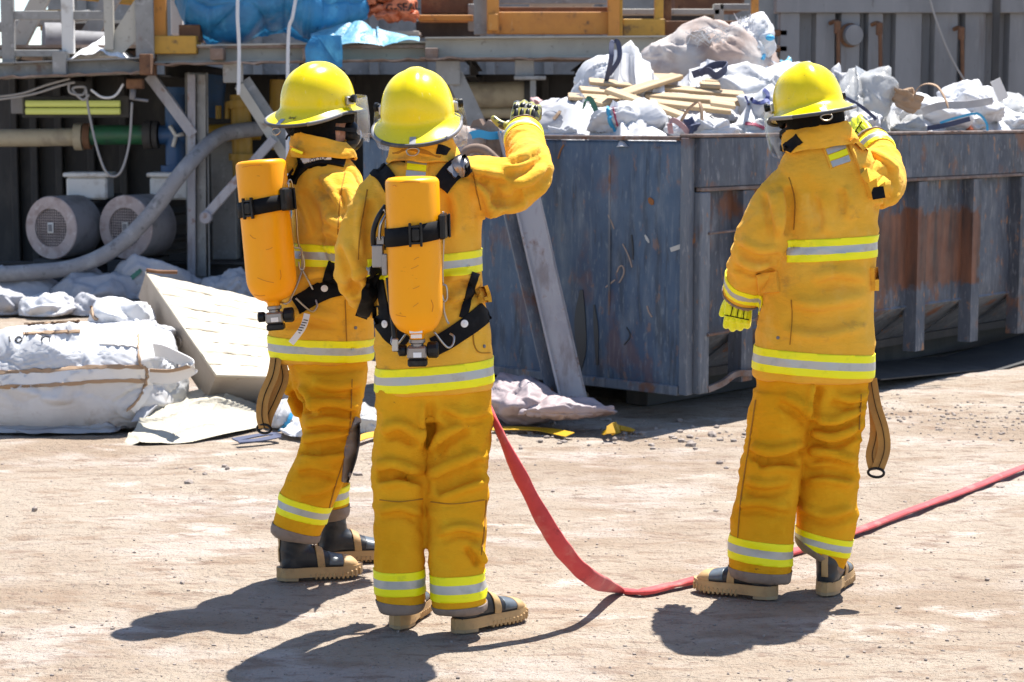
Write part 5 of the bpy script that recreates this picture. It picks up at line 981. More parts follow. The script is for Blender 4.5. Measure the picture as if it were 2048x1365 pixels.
mb = MB(); mb.tube([bl_, tl_], 0.007, 8); mb.tube([bl_, br_], 0.007, 8); mb.build('piping', 'quilt_vinyl', MT, smooth=True)
sd = (tl_ - bl_).normalized(); pc = at(337, 665, 11.3)
mid = bl_ + ey * 0.42 + dn * 0.5; nn = (-ex).normalized(); mb = MB(); mb.tube([mid + nn * 0.012 + (sd * math.cos(a) + ez * math.sin(a)) * 0.035 for a in np.linspace(0, 6.283, 25)], 0.004, 6, cap=False); mb.build('moulded_badge', 'quilt_side', MT, smooth=True)
mb = MB(); mb.tube(V3(spline([tl_ + ez * .02, tl_ + ex * .12 + ez * .01, tl_ + ex * .28 + ez * .015], 5)), 0.012, 6); mb.build('torn_edge', 'brown_rust', MT, smooth=True)
# canvas sheet on the ground
def cv_fn(u, w):
    T_ = [(300, 808), (340, 812), (380, 802), (430, 800), (470, 812), (505, 826), (520, 840)]; B_ = [(244, 884), (290, 884), (340, 882), (390, 878), (440, 870), (490, 862), (520, 856)]
    k = u * (len(T_) - 1); i = min(int(k), len(T_) - 2); t = k - i; a = np.array(T_[i]) * (1 - t) + np.array(T_[i + 1]) * t; b = np.array(B_[i]) * (1 - t) + np.array(B_[i + 1]) * t
    g = gnd(*b, 0.012); bk = g + Vector((0.10, 0.95 - 0.3 * u, 0)); p_ = g.lerp(bk, w); top = at(a[0], a[1], g.y + 0.42).z; p_.z = 0.012 + max(0.05, top) * math.sin(math.pi * min(1, w * 0.95) * 0.62) ** 1.1; return p_
o = sheet('canvas_sheet', 'beige crumpled canvas sheet on the ground before the mattress', cv_fn, 110, 60, 'canvas', 15, 0.035, 2.6, cat='canvas')
mb = MB(); P_ = [at(*q) for q in ((262, 845, 10.62), (296, 788, 10.75), (312, 800, 10.75), (312, 812, 10.7), (285, 840, 10.62))]; n = len(P_); v = P_ + [q + Vector((0.01, 0.02, 0)) for q in P_]; mb.add(v, [tuple(range(n)), tuple(range(2 * n - 1, n - 1, -1))] + [(i, (i + 1) % n, n + (i + 1) % n, n + i) for i in range(n)]); mb.build('folded_corner', 'bag_grey', o)
o = bag('waste_bag', 'white bag with brown stain right of the mattress by the hanging strap', (498, 742, 640, 862), 11.3, 0.3, 140, 'bag_stained', 0.16, 1.5, 5, floor=0.0)
o = bag('waste_bag', 'pale blue-grey bag tied with blue cord at the left firefighter trousers', (528, 800, 618, 872), 10.9, 0.2, 142, 'bag_white', 0.18, 1.6, 5, floor=0.0); bq = bvh_of(o.data); ribbon('blue_cord', [(582, 828), (576, 845), (562, 858), (556, 868)], 5, bq, 'blue_cord', o, 0.012, Y0=10.75)
o = bag('waste_bag', 'small white bag scrap behind the left firefighter knee', (566, 846, 640, 886), 10.6, 0.14, 144, 'bag_white', 0.2, 1.8, 4, floor=0.0)
o = bag('waste_bag', 'white plastic rag between the two pairs of trousers', (690, 806, 770, 884), 10.8, 0.2, 146, 'clear_plastic', 0.2, 1.6, 5, floor=0.0)
o = bag('waste_bag', 'mauve grey translucent bag heap at the foot of the leaning beam', (978, 754, 1120, 858), 11.0, 0.28, 148, 'bag_mauve', 0.20, 1.7, 5, floor=0.0)
o = bag('waste_bag', 'flat end of pale bag trailing right of the beam foot', (1050, 796, 1232, 846), 10.75, 0.16, 150, 'bag_mauve', 0.18, 1.7, 5, floor=0.0)
mb = MB(); g0 = [gnd(468, 880, .012), gnd(500, 874, .014), gnd(540, 868, .02), gnd(556, 872, .015), gnd(520, 880, .012), gnd(476, 884, .012)]; strap3(mb, V3(spline(g0, 6)), 0.035, (0, 1, 0.2), 0.006); tag(mb.build('ground_strap', 'web_navy'), 'dark striped webbing loop lying on the ground by the canvas', 'strap')
for lab, pts in (('yellow plastic tape lying right of the middle firefighter', [(985, 858), (1040, 857), (1090, 860), (1140, 870)]), ('orange-yellow tape lying between the left and middle firefighters', [(712, 880), (735, 872), (760, 868)])):
    mb = MB(); strap3(mb, V3(spline([gnd(x, y, 0.012 + 0.006 * (i % 2)) for i, (x, y) in enumerate(pts)], 8)), 0.06, (0, 1, 0.12), 0.004); tag(mb.build('plastic_tape', 'yellow_tape'), lab, 'tape')
mb = MB(); P_ = spline([gnd(1205, 866, .01), gnd(1222, 860, .05), gnd(1236, 856, .02), gnd(1268, 862, .012)], 6); strap3(mb, V3(P_), [0.02 + 0.05 * math.sin(math.pi * i / (len(P_) - 1)) for i in range(len(P_))], (0.2, 1, 0.3), 0.004); tag(mb.build('yellow_scrap', 'yellow_tape'), 'pale yellow scrap on the ground at the shadow edge', 'scrap')
# ------------------------------------------------------------------ people
def RG(y, xl, xr, Y, dep, e=2.4, dy=0.0):
    yl, yr = y if isinstance(y, tuple) else (y, y)
    a = at(xl, yl, Y); b = at(xr, yr, Y); c = (a + b) / 2 + Vector((0, dy, 0))
    return (c, (b - a) / 2, Vector((0, dep, 0)), e)
def scaled(rings, k): return [(c, u * k, v * k, e) for c, u, v, e in rings]
def arm_path(p):
    P = [np.array([*at(x, y, Y), r * mpp(Y)]) for x, y, Y, r in p]; return np.array(spline(P, 8))
def arm_tube(A, k=1.0):
    mb = MB(); mb.tube([Vector(a[:3]) for a in A], [a[3] * k for a in A], 24); return mb.v, mb.f
def ridge(n, w=2.4): return np.clip(1 - np.abs(n) * w, 0, 1) ** 2
def garment_folds(me, folds, seed, amp, arms=(), fz=7.0, legs=False):
    for _ in range(1):
        co, no = co_no(me); d = np.zeros(len(co)); warp = np.stack([pn(co * 3.1, seed + 5), pn(co * 3.1, seed + 6), pn(co * 3.1, seed + 7)], 1) * 0.16
        q = co + warp
        m = 0.35 + 0.65 * sstep(-0.12, 0.25, pn(co * 3.3, seed + 9))
        t = np.stack([q[:, 2] * fz + q[:, 0] * 2.6, q[:, 0] * 3.4, q[:, 1] * 3.4], 1)
        t2 = np.stack([q[:, 2] * fz * 0.9 - q[:, 0] * 4.2, q[:, 0] * 3.0 + 7, q[:, 1] * 3.0], 1)
        body = amp * m * (ridge(pn(t, seed), 3.4) * 1.0 + ridge(pn(t2, seed + 1), 3.4) * 0.8 - 0.3) + amp * 0.9 * pn(q * np.array([6, 6, 2.2]), seed + 21)
        body += amp * 0.45 * pn(q * np.array([9, 9, 13]), seed + 2)
        wsum = np.zeros(len(co))
        for k, A in enumerate(arms):
            D = np.linalg.norm(co[:, None, :] - A[None, :, :3], axis=2); j = D.argmin(1)
            s = np.concatenate([[0], np.cumsum(np.linalg.norm(np.diff(A[:, :3], axis=0), axis=1))])[j]
            w = 1 - sstep(1.15, 1.6, D.min(1) / A[j, 3]); w *= sstep(0.05, 0.16, s)
            T = np.gradient(A[:, :3], axis=0); T /= np.linalg.norm(T, axis=1)[:, None]
            rel = co - A[j, :3]; r1 = rel[:, 0]; r2 = rel[:, 2] + rel[:, 1]
            ss = s + np.sum(rel * T[j], 1)
            f = np.stack([ss * 9 + r1 * 9 + warp[:, 0] * 12, rel[:, 0] * 4.5 + k * 9, rel[:, 1] * 4.5 + rel[:, 2] * 2], 1)
            f2 = np.stack([ss * 8 - r2 * 9 + warp[:, 1] * 12, rel[:, 0] * 4 + 3, rel[:, 2] * 4 + k * 5], 1)
            a = amp * 0.95 * (ridge(pn(f, seed + 11 + k), 3.2) + 0.8 * ridge(pn(f2, seed + 17 + k), 3.2) - 0.3)
            body = body * (1 - w) + a * w
        d += body
        px = to_px(co); vd = co - np.array(CAM); vd /= np.linalg.norm(vd, axis=1)[:, None]
        face = np.clip(-np.sum(vd * no, 1) * 2.5, 0, 1)
        for pts, w, am in folds:
            P = np.array([p[:2] for p in spline(pts, 5)]); best = np.full(len(co), 1e9); sd = np.zeros(len(co)); tt = np.zeros(len(co)); n = len(P) - 1
            for i in range(n):
                a = P[i]; b = P[i + 1]; ab = b - a; L2 = ab @ ab
                u = np.clip(((px - a) @ ab) / L2, 0, 1); c = a + u[:, None] * ab; dd = np.linalg.norm(px - c, axis=1)
                cr = ab[0] * (px[:, 1] - a[1]) - ab[1] * (px[:, 0] - a[0]); up = dd < best
                best = np.where(up, dd, best); sd = np.where(up, np.sign(cr) * dd, sd); tt = np.where(up, (i + u) / n, tt)
            ta = sstep(0, 0.25, tt) * sstep(1, 0.75, tt) if n > 0 else 1
            d += am * face * ta * (np.exp(-(sd / w) ** 2) - 0.9 * np.exp(-((sd - 1.7 * w) / (0.8 * w)) ** 2))
        set_co(me, co + no * d[:, None])
def crease(me, folds, seed, arms, knee):
    x0, n0 = co_no(me); px = to_px(x0); q = quads_of(me)
    garment_folds(me, [(p, w * 0.95, a * 2.7) for p, w, a in folds], seed, 0.0095 if knee else 0.0085, arms, 8.5 if knee else 6.0)
    axis = np.zeros_like(x0); axis[:, 2] = 1; m = sstep(-0.2, 0.3, pn(x0 * 2.5, seed + 77)); grow = 0.05 + 0.08 * m
    if knee: grow = 0.05 + 0.20 * np.exp(-((px[:, 1] - knee) / 70) ** 2) + 0.08 * m
    for A_ in arms:
        D = np.linalg.norm(x0[:, None, :] - A_[None, ::2, :3], axis=2); j = np.minimum(D.argmin(1) * 2, len(A_) - 1)
        w = 1 - sstep(1.15, 1.6, D.min(1) / A_[j, 3]); T = np.gradient(A_[:, :3], axis=0); T /= np.linalg.norm(T, axis=1)[:, None]
        axis = axis * (1 - w[:, None]) + T[j] * w[:, None]; grow = grow * (1 - w) + w * (0.10 + 0.08 * m)
    x = buckle(co_no(me)[0], x0, n0, q, grow * 1.15, axis, 100, 0.034, 0.022, 0.05)
    E = np.concatenate([q[:, [a, (a + 1) % 4]] for a in range(4)]); nv = len(x); val = np.bincount(E[:, 0], minlength=nv)[:, None]
    for _ in range(3): x = x + 0.5 * (np.stack([np.bincount(E[:, 0], x[E[:, 1], b], minlength=nv) for b in range(3)], 1) / val - x)
    set_co(me, x); garment_folds(me, [(p, w * 1.05, a * (2.0 if knee else 1.5)) for p, w, a in folds], seed, 0.0)
def band(name, me, l, r, th_l, th_r, Y, xr, parent, mats=('lime_tape', 'silver_tape', 'lime_tape'), cuts=(0.33, 0.67), off=0.0035, slope=0.0):
    """reflective band round a limb or the trunk: l, r = (x, top y) at its two ends, th = its height there"""
    tl = at(*l, Y); tr = at(*r, Y); bl = at(l[0], l[1] + th_l, Y); br = at(r[0], r[1] + th_r, Y)
    p1 = (tl + tr) / 2; p0 = (bl + br) / 2; ax = (tr - tl).normalized(); n = Vector((-ax.z, slope, ax.x)).normalized()
    x0 = at(xr[0], l[1], Y).x; x1 = at(xr[1], l[1], Y).x; zc = (p0.z + p1.z) / 2
    keep = lambda c: x0 < c.x < x1 and abs(c.z - zc) < 0.22
    return slab(name, me, p0, p1, n, keep, mats, cuts, off, parent)
def cuff(name, me, A, d0, d1, parent, mats=('lime_tape', 'silver_tape', 'lime_tape'), cuts=(0.33, 0.67), off=0.0035):
    e = Vector(A[-1][:3]); s = Vector(A[-9][:3]); ax = (e - s).normalized(); r = A[-1][3]
    p0 = e - ax * d1; p1 = e - ax * d0
    keep = lambda c: (c - e - ax * ax.dot(c - e)).length < r * 1.7 and -0.25 < ax.dot(c - e) < 0.1
    return slab(name, me, p0, p1, ax, keep, mats, cuts, off, parent)

def make_boot(parent, gp, yaw, lean=(0, 0), scale=1.0, h=0.235):
    M = Matrix.Translation(gp) @ Matrix.Rotation(math.pi / 2 - yaw, 4, 'Z') @ Matrix.Scale(scale, 4)
    T = lambda l: [M @ Vector(p) for p in l]
    X = Vector((1, 0, 0)); 
    foot = [(0.01, 0.030, 0.03, 0.075), (0.04, 0.040, 0.03, 0.12), (0.09, 0.043, 0.03, 0.135), (0.14, 0.043, 0.03, 0.118), (0.19, 0.049, 0.03, 0.094), (0.235, 0.052, 0.03, 0.082), (0.275, 0.043, 0.03, 0.072), (0.298, 0.022, 0.03, 0.05)]
    fr = [(Vector((x, 0, (a + b) / 2)), Vector((0, w, 0)), Vector((0, 0, (b - a) / 2)), 2.3) for x, w, a, b in foot]
    sh = [(Vector((0.06 + lean[0] * k, lean[1] * k, z)), Vector((rx, 0, 0)), Vector((0, ry, 0)), 2.1) for k, z, rx, ry in ((0, 0.045, 0.052, 0.040), (0.1, 0.10, 0.056, 0.043), (0.4, 0.16, 0.054, 0.048), (1, h, 0.054, 0.050))]
    me = remesh([loft(fr, 24, 4), loft(sh, 24, 5)], 0.0065, 5)
    co, no = co_no(me)
    d = 0.004 * ridge(pn(np.stack([co[:, 2] * 26 + co[:, 0] * 12, co[:, 0] * 8, co[:, 1] * 8], 1), 3)) * sstep(0.08, 0.14, co[:, 2])
    set_co(me, co + no * d[:, None])
    cap = slab('toe_cap', me, (0.232, 0, 0), (0.32, 0, 0), (1, 0, -0.10), lambda c: c.x > 0.19, ['boot_tan'], (), 0.003, None)
    vamp = slab('vamp_panel', me, (0.180, 0, 0), (0.2335, 0, 0), (1, 0, -0.10), lambda c: c.x > 0.1 and c.z > 0.055, ['boot_shine'], (), 0.0015, None)
    ank = slab('instep_strap', me, (0.152, 0, 0), (0.179, 0, 0), (1, 0, 0.15), lambda c: 0.1 < c.x < 0.24 and c.z > 0.045, ['boot_tan'], (), 0.005, None)
    tab = slab('heel_strip', me, (0, -0.011, 0), (0, 0.011, 0), (0, 1, 0), lambda c: c.x < 0.05 + lean[0] and c.z > 0.07, ['boot_tan'], (), 0.004, None)
    boot = obj_of('boot', me, ['boot_rubber'])
    # sole: side band, heel block, lugged forefoot
    def outline(x):
        xs = [0, 0.02, 0.06, 0.11, 0.16, 0.21, 0.25, 0.285, 0.308, 0.315]; ws = [0.012, 0.036, 0.046, 0.045, 0.047, 0.055, 0.056, 0.045, 0.020, 0.001]
        return float(np.interp(x, xs, ws))
    xs = np.concatenate([np.linspace(-0.004, 0.03, 6), np.linspace(0.04, 0.27, 16), np.linspace(0.28, 0.317, 8)])
    mb = MB()
    def ext(z0, z1, xa, xb, g0, g1):
        q = [x for x in xs if xa <= x <= xb]; L = [(x, outline(x)) for x in q]; ring = [(x, w) for x, w in L] + [(x, -w) for x, w in reversed(L)]; n = len(ring)
        v = [Vector((x, w * g0, z0)) for x, w in ring] + [Vector((x, w * g1, z1)) for x, w in ring]
        mb.add(v, [(i, (i + 1) % n, n + (i + 1) % n, n + i) for i in range(n)] + [tuple(range(n - 1, -1, -1)), tuple(range(n, 2 * n))])
    ext(0.012, 0.048, -0.01, 0.33, 1.0, 0.95)
    sole = mb.build('sole', 'boot_tan', None, smooth=True, auto=0.7)
    mb = MB(); ext(0.0, 0.0115, -0.01, 0.085, 0.94, 0.97); hb = mb.build('heel_block', 'boot_sole')
    mb = MB()
    for k in range(11):
        x = 0.132 + k * 0.0165; w = outline(min(x, 0.3)) + 0.0025
        mb.box((x, -w, 0.003 + max(0, x - 0.24) * 0.10), (x + 0.0095, w, 0.028 + max(0, x - 0.24) * 0.20), c=0.0035)
    lug = mb.build('tread_lugs', 'boot_tan'); lug['kind'] = 'stuff'
    boot.matrix_world = M; boot.parent = parent
    pm = parent.matrix_basis; boot.matrix_parent_inverse = pm.inverted(); boot.matrix_basis = M
    for o in (cap, vamp, ank, tab, sole, hb, lug):
        o.parent = boot
    return boot

def make_glove(parent, wrist, xd, zd, mir, mat, curl=(0.5, 0.9, 0.7), thumb=(0.55, 0.85, -0.1), size=1.12, spread=0.03):
    x = Vector(xd).normalized(); z = Vector(zd); z = (z - x * z.dot(x)).normalized(); y = z.cross(x) * mir
    M = Matrix(((x.x, y.x, z.x), (x.y, y.y, z.y), (x.z, y.z, z.z))); W = Vector(wrist)
    T = lambda p: W + M @ (Vector(p) * size)
    parts = []
    def seg(pts, rr):
        mb = MB(); S = spline([(*T(p), r * size) for p, r in zip(pts, rr)], 4); mb.tube([Vector(s[:3]) for s in S], [s[3] for s in S], 12); parts.append((mb.v, mb.f))
        for s in (S[0], S[-1]): parts.append(ell(Vector(s[:3]), (s[3],) * 3, None, 7))
    seg([(-0.05, 0, 0), (0.01, 0, 0)], [0.034, 0.032])
    rg = [(T(p), M @ Vector((0, w, 0)) * size, M @ Vector((0, 0, h)) * size, 2.4) for p, w, h in (((-0.01, 0, 0), 0.032, 0.022), ((0.03, 0.003, 0), 0.042, 0.02), ((0.07, 0, 0.002), 0.046, 0.018), ((0.098, -0.002, 0), 0.042, 0.013))]
    parts.append(loft(rg, 20, 4))
    for i, (yy, L) in enumerate(((0.032, 0.95), (0.011, 1.05), (-0.011, 1.0), (-0.032, 0.82))):
        p = Vector((0.088 - 0.004 * abs(i - 1), yy, 0.002)); a = 0.0; pts = [p.copy()]
        sp = (1.5 - i) * spread
        for ln, c in zip((0.045, 0.029, 0.023), curl):
            a += c * (1 + 0.08 * (i - 1.5)); p = p + Vector((math.cos(a) * math.cos(sp), math.sin(sp) * math.cos(a), -math.sin(a))) * ln * L; pts.append(p.copy())
        seg(pts, [0.0115, 0.0108, 0.0100, 0.0088])
    b = Vector((0.022, 0.030, -0.006)); td = Vector(thumb).normalized(); t2 = (td + Vector((0.45, -0.1, 0))).normalized()
    seg([b, b + td * 0.042, b + td * 0.042 + t2 * 0.034], [0.0165, 0.0135, 0.0105])
    me = remesh(parts, 0.0042, 3, 0.5)
    g = obj_of('glove', me, [mat], parent)
    mb = MB()                                     # raised knuckle guards, one pad per finger and a ridge over the knuckles
    for i, yy in enumerate((0.031, 0.0105, -0.0105, -0.031)):
        v, f = ell(T((0.092 - 0.004 * abs(i - 1), yy, 0.013)), Vector((0.012, 0.0085, 0.006)) * size, M, 8); mb.add(v, f)
        v, f = ell(T((0.060, yy * 0.85, 0.019)), Vector((0.019, 0.0072, 0.0035)) * size, M, 8); mb.add(v, f)
    mb.build('knuckle_guard', mat if mat == 'glove_lime' else 'black_plastic', g, smooth=True)
    if mat == 'glove_lime':
        mb = MB()
        for yy in (-0.021, 0.0, 0.021): mb.tube([T((0.022, yy * 0.8, 0.0225)), T((0.05, yy * 0.9, 0.0225)), T((0.078, yy, 0.0195))], 0.0016 * size, 5)
        mb.tube([T((0.078, y_, 0.0205)) for y_ in (-0.040, -0.02, 0.0, 0.02, 0.040)], 0.0018 * size, 5); mb.build('glove_seams', 'black_web', g)
    return g

def helmet(parent, loc, yaw, pitch, roll, visor_open=0.0, writing=None):
    M = Matrix.Translation(loc) @ Matrix.Rotation(-yaw, 4, 'Z') @ Matrix.Rotation(roll, 4, 'Y') @ Matrix.Rotation(pitch, 4, 'X')
    a_, b_ = 0.116, 0.140
    def Rr(th): return 1.0 / ((abs(math.sin(th)) / a_) ** 2.2 + (abs(math.cos(th)) / b_) ** 2.2) ** (1 / 2.2)
    def surf(th, t, lift=0.0):
        R = Rr(th); s = math.sin(th); c = math.cos(th)
        if t <= 1:
            ph = t * math.pi / 2; r = R * math.sin(ph) ** 0.84; z = 0.149 * math.cos(ph) ** 0.88
            x = r * s; y = r * c; k = math.exp(-(abs(x) / 0.026) ** 4) * max(0, 1 - t ** 6)
            f = 1 + 0.045 * k; p = Vector((x, y * f, z * f))
            nn = Vector((x / a_ ** 2, y / b_ ** 2, z / 0.158 ** 2)).normalized()
        else:
            k = t - 1; bk = max(0, -c) ** 1.6; fr = max(0, c) ** 2
            e = 0.024 + 0.044 * bk + 0.016 * fr; dr = 0.016 + 0.040 * bk + 0.004 * fr
            r = R + e * (k ** 1.25); p = Vector((r * s, r * c, -dr * (0.35 * k + 0.65 * k ** 0.8) - 0.002))
            nn = Vector((s * 0.5, c * 0.5, 0.8)).normalized()
        return M @ (p + nn * lift)
    n = 72; ts = list(np.linspace(0.02, 1, 22)) + list(1 + np.linspace(0.12, 1, 8)); v = []; f = []
    for t in ts:
        for j in range(n): v.append(surf(2 * math.pi * j / n, t))
    k = len(ts)
    f = [(i * n + j, (i + 1) * n + j, (i + 1) * n + (j + 1) % n, i * n + (j + 1) % n) for i in range(k - 1) for j in range(n)] + [tuple(range(n))]
    hl = make('helmet', v, f, 'helmet_shell', parent)
    so = hl.modifiers.new('th', 'SOLIDIFY'); so.thickness = 0.004; so.offset = -1
    mb = MB(); E = [surf(2 * math.pi * j / 96, 2.0) for j in range(97)]; mb.tube(E, 0.0068, 8, cap=False); mb.build('brim_edging', 'trim_rubber', hl, smooth=True)
    mb = MB()
    for s0 in (1, -1):
        E = [surf(math.pi + s0 * q, 2.0) for q in np.linspace(0.55, 1.35, 16)]; mb = MB(); mb.tube(E, 0.0074, 8); mb.build('edging_reflector', 'trim_grey', hl, smooth=True)
    def patch(name, th0, th1, t0, t1, mat, lift=0.0016, skew=0.0):
        v = []; m1, m2 = 12, 5
        for i in range(m1):
            for j in range(m2):
                w = j / (m2 - 1); u = i / (m1 - 1); v.append(surf(th0 + (th1 - th0) * u + skew * (w - 0.5) * (1 if u > 0.5 else -1), t0 + (t1 - t0) * w, lift))
        fc = [(i * m2 + j, i * m2 + j + 1, (i + 1) * m2 + j + 1, (i + 1) * m2 + j) for i in range(m1 - 1) for j in range(m2 - 1)]
        return make(name, v, fc, mat, hl)
    pi = math.pi
    patch('reflective_sticker', pi - 0.42, pi + 0.42, 1.30, 1.72, 'helmet_sticker', skew=0.14)
    for s0 in (1, -1):
        patch('reflective_sticker', pi - s0 * 0.98, pi - s0 * 1.62, 0.86, 0.985, 'helmet_sticker', skew=0.08)
    # hanging ring at the back with its clip
    p = surf(pi, 1.96, 0.004); q = surf(pi, 1.62, 0.004); cl = MB(); strap3(cl, [q, (p + q) / 2, p + (p - q) * 0.12], 0.020, M.to_3x3() @ Vector((1, 0, 0)), 0.003)
    cl.build('ring_clip', 'chrome', hl)
    mb = MB(); c0 = surf(pi, 2.0) + (M.to_3x3() @ Vector((0, -0.006, -0.014))); dx = M.to_3x3() @ Vector((1, 0, 0)); dz = M.to_3x3() @ Vector((0, -0.35, -0.94))
    mb.tube([c0 + dx * 0.020 * math.cos(q) + dz * 0.017 * (math.sin(q) if math.sin(q) > 0 else 0.45 * math.sin(q)) for q in np.linspace(0, 2 * pi, 25)], 0.0026, 6, cap=False)
    mb.build('hanging_ring', 'brass_ring', hl, smooth=True)
    # face shield on its two hinge blocks
    v = []; nn, mm = 26, 8; D = visor_open
    for i in range(nn):
        th = -1.30 + 2.60 * i / (nn - 1); cut = (abs(th) / 1.30) ** 3 * 0.05
        for j in range(mm):
            w = j / (mm - 1); R = Rr(th) + 0.030 + 0.022 * math.cos(th * 1.2) + 0.010 * math.sin(w * 2.5); z = 0.030 - w * (0.172 - cut)
            p = Vector((R * math.sin(th), R * math.cos(th), z)); p = Matrix.Rotation(D, 3, 'X') @ p; v.append(M @ p)
    f = [(i * mm + j, i * mm + j + 1, (i + 1) * mm + j + 1, (i + 1) * mm + j) for i in range(nn - 1) for j in range(mm - 1)]
    vs = make('face_shield', v, f, 'visor', hl); sv = vs.modifiers.new('th', 'SOLIDIFY'); sv.thickness = 0.0015
    for s0 in (1, -1):
        th = 1.28; R = Rr(th); R3 = M.to_3x3(); cp = lambda r, z, y=0: M @ Vector((s0 * (R + r) * math.sin(th), (R + r) * math.cos(th) + y, z))
        mb = MB(); ax = (cp(0.03, 0.02) - cp(0.0, 0.02)).normalized()
        mb.lathe(cp(0.008, 0.030), ax, [(0, 0.010), (0.012, 0.012), (0.013, 0.015), (0.023, 0.015), (0.025, 0.011)], 14); mb.build('shield_hinge', 'black_plastic', hl, smooth=True, auto=0.6)
        mb = MB(); mb.box((-0.012, -0.020, -0.016), (0.014, 0.020, 0.016), Matrix.Translation(cp(0.004, 0.022)) @ R3.to_4x4(), c=0.004); mb.build('hinge_block', 'chrome', hl)
    return hl, M, surf

def person(key, label, base, torso, collar, arms, legs, hips, boots, head, folds_j, folds_t, seed, stripes, trims, gl, knee, skin_k=0.68):
    P = thing('person', label, 'person', base, group=None)
    A = [arm_path(a) for a in arms]
    # the figure itself: one continuous body under the clothes
    hl, yaw, pitch, roll = head
    HM = Matrix.Translation(hl) @ Matrix.Rotation(-yaw, 4, 'Z') @ Matrix.Rotation(roll, 4, 'Y') @ Matrix.Rotation(pitch, 4, 'X'); H3 = HM.to_3x3()
    hp = lambda x, y, z: HM @ Vector((x, y, z))
    top = torso[-1][0]
    bp = [loft(scaled(torso, skin_k), 24, 3), loft(scaled(hips, skin_k * 0.9), 24, 3)] + [arm_tube(a, 0.5) for a in A] + [loft(scaled(l, 0.46), 20, 3) for l in legs]
    bp += [ell(hp(0, 0.0, 0.0), (0.078, 0.100, 0.098), H3), ell(hp(0, 0.030, -0.070), (0.060, 0.066, 0.070), H3), ell(hp(0, 0.104, -0.045), (0.013, 0.020, 0.026), H3, 8)]
    bp += [ell(hp(s * 0.081, -0.008, -0.055), (0.010, 0.022, 0.034), H3, 8) for s in (1, -1)]
    bp += [ell(hp(0, 0.088, -0.085), (0.026, 0.012, 0.010), H3, 8), ell(hp(0, 0.088, 0.0), (0.05, 0.014, 0.010), H3, 8)] + [ell(hp(s * 0.032, 0.086, -0.022), (0.014, 0.010, 0.010), H3, 8) for s in (1, -1)]
    mb = MB(); mb.tube([hp(0, -0.01, -0.05), (hp(0, -0.01, -0.05) + top) / 2, top + Vector((0, 0, -0.06))], [0.058, 0.060, 0.075], 18); bp.append((mb.v, mb.f))
    body = obj_of('body', remesh(bp, 0.010, 3), ['skin'], P)
    # hair and fire hood
    mb = MB()
    nk = top + Vector((0, 0, -0.05)); rg = []
    for w, rx, ry in ((0, 0.108, 0.128), (0.3, 0.100, 0.120), (0.62, 0.090, 0.102), (1.0, 0.094, 0.098)):
        c = hp(0, -0.012, 0.01).lerp(nk, w) + Vector((0, 0, 0)); rg.append((c, H3 @ Vector((rx, 0, 0)), H3 @ Vector((0, ry, 0)), 2.2))
    v, f = loft(rg, 40, 6)
    v = np.array(v); v = v + (v - v.mean(0)) * (0.10 * pn(v * 22, seed + 40))[:, None]
    cut = []                                     # the hood is open at the face and shows cheek and ear in front
    for q in f:
        c = HM.inverted() @ Vector(v[list(q)].mean(0))
        if len(q) > 4 or (math.atan2(abs(c.x), c.y) < 1.95 and c.z < -0.025): continue
        cut.append(q)
    hood = make('fire_hood', v, cut, 'hood_cloth', P); sm = hood.modifiers.new('th', 'SOLIDIFY'); sm.thickness = 0.006
    # coat
    me = remesh([loft(scaled(torso, 0.985), 44, 6)] + [arm_tube(a, 0.96) for a in A], 0.0085, 6)
    crease(me, folds_j, seed, A, None)
    coat = obj_of('coat', me, ['coat_cloth'], P)
    cv, cf = loft(collar, 48, 6); cf = [q for q in cf if len(q) == 4]; cv = np.array(cv)
    cc = cv.mean(0); nrm = cv - cc; nrm[:, 2] = 0; nrm /= np.linalg.norm(nrm, axis=1)[:, None] + 1e-9
    cv = cv + nrm * (0.006 * ridge(pn(np.stack([cv[:, 2] * 26 + cv[:, 0] * 12, cv[:, 0] * 9, cv[:, 1] * 9], 1), seed + 3)) + 0.012 * pn(cv * 9, seed + 4))[:, None]
    cv[:, 2] += 0.012 * pn(cv * 12, seed + 8)
    col = make('collar', cv, cf, 'coat_cloth', coat); s = col.modifiers.new('th', 'SOLIDIFY'); s.thickness = 0.009; s.offset = 1
    # trousers
    mt = remesh([loft(scaled(hips, 0.93), 40, 5)] + [loft(scaled(l, 0.95), 36, 6) for l in legs], 0.0085, 6)
    crease(mt, folds_t, seed + 60, (), knee)
    tr = obj_of('trousers', mt, ['trouser_cloth'], P)
    for g, l, r, tl, t_r, Y, xr in stripes:
        band('reflective_band', me if g == 'c' else mt, l, r, tl, t_r, Y, xr, coat if g == 'c' else tr)
    for l, r, tl, t_r, Y, xr in trims:
        band('cuff_trim', mt, l, r, tl, t_r, Y, xr, tr, ['cuff_leather'], (), 0.004)
    for a, (d0, d1) in zip(A, ((0.028, 0.085),) * 2):
        cuff('reflective_band', me, a, d0, d1, coat); cuff('wrist_binding', me, a, -0.02, 0.012, coat, ['cuff_leather'], (), 0.004)
    for g in boots: make_boot(P, *g)
    for i, g in enumerate(gl):
        if g: make_glove(P, Vector(A[i][-1][:3]) - (Vector(A[i][-1][:3]) - Vector(A[i][-6][:3])).normalized() * 0.02, *g)
    return P, coat, me, bvh_of(me), tr, mt, bvh_of(mt), A, HM, col, cv

